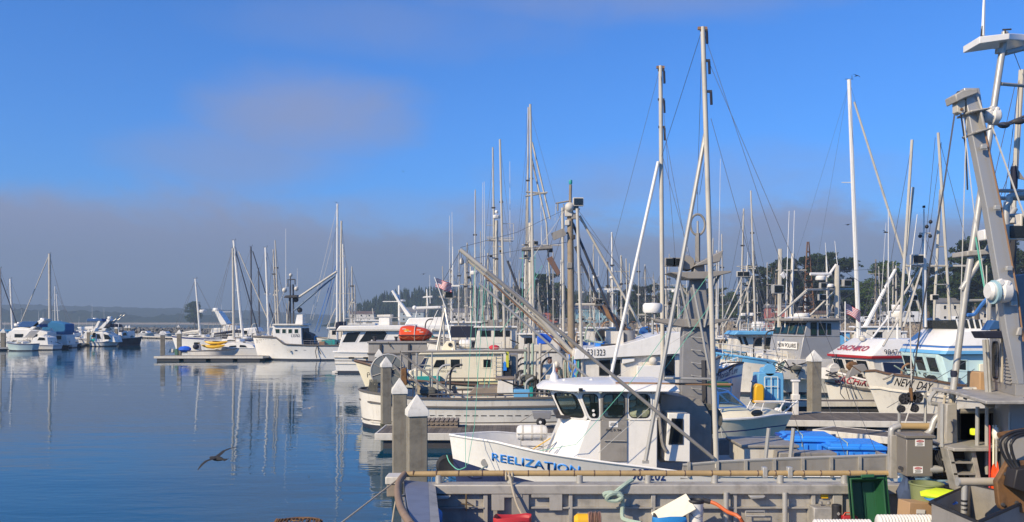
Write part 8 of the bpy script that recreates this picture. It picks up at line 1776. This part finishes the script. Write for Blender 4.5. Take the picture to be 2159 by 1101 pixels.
# ------------------------------------------------------------------ gulls
def gull(px, py, d, span, bank, label, m, head=1, dive=0):
    p = P(px, py, d); e = bpy.data.objects.new('gull', None); COL.objects.link(e); e.location = p; e.rotation_euler = (0, R(bank), R(dive)); tag(e, label, 'bird', 'gulls in flight')
    b = MB(); s = span; N = 8; rings = []
    body = [(-.20, .012), (-.15, .035), (-.05, .055), (.06, .055), (.13, .042), (.17, .036), (.205, .03), (.225, .012), (.25, .004)]
    # one continuous surface: body along y (flying away / towards), wings along x
    def ring(y, r): return [V((r * s * math.cos(a * .7854), y * s * head, r * s * .9 * math.sin(a * .7854))) for a in range(8)]
    b.loft([ring(y, r) for y, r in body], 0, True)
    for sd in (-1, 1):
        st = [(0, .03, .12, .022), (.12, .042, .10, .016), (.22, .055, .085, .011), (.34, .048, .065, .007), (.44, .03, .045, .004), (.5, .012, .015, .002)]
        rg = []
        for x, z, c, t in st:
            y0 = .02 + (x * .12 if x < .25 else .03 - (x - .25) * .35)
            rg.append([V((sd * x * s, (y0 + c * .5) * s * head, z * s)), V((sd * x * s, y0 * s * head, (z + t) * s)), V((sd * x * s, (y0 - c * .6) * s * head, z * s - .002)), V((sd * x * s, y0 * s * head, (z - t * .6) * s))])
        b.loft(rg, 0, True)
    b.add([V((-.03 * s, -.17 * s * head, 0)), V((.03 * s, -.17 * s * head, 0)), V((.055 * s, -.30 * s * head, 0)), V((-.055 * s, -.30 * s * head, 0)), V((0, -.19 * s * head, .012 * s)), V((0, -.29 * s * head, .006 * s))], [(0, 1, 4), (0, 4, 5, 3), (1, 2, 5, 4), (3, 5, 2), (0, 3, 2, 1)])
    b.build('body', m, e)
GULL = mat('dark_gull_feathers', (.016, .015, .016), .8, dirt=.4, scale=8); GULLW = mat('pale_gull_feathers', (.3, .28, .27), .8, dirt=.3, scale=8)
gull(458, 967, 15.0, .86, -20, 'large dark gull gliding low over the water at left', GULL, 1, 55)
gull(652, 861, 30, .55, -10, 'small brown gull skimming the water before the yacht', GULLW, 1, 30)
gull(1806, 160, 50, .55, 12, 'gull gliding beside the top of the tallest sailboat mast', GULL, -1, 20); gull(1868, 490, 55, .75, 15, 'gull between the tilted jib and the thin white whip', GULL, 1, 35); gull(1788, 474, 60, .75, -8, 'gull just left of the tall sailboat mast', GULL, 1, 10)
gull(709, 427, 90, .7, 8, 'tiny gull above the tallest left hand pole', GULL, 1, 20); gull(893, 578, 80, .7, -12, 'tiny gull above the far hill', GULL, 1, 30); gull(850, 362, 90, .55, 10, 'tiny distant gull high over the middle masts', GULL, 1, 0)
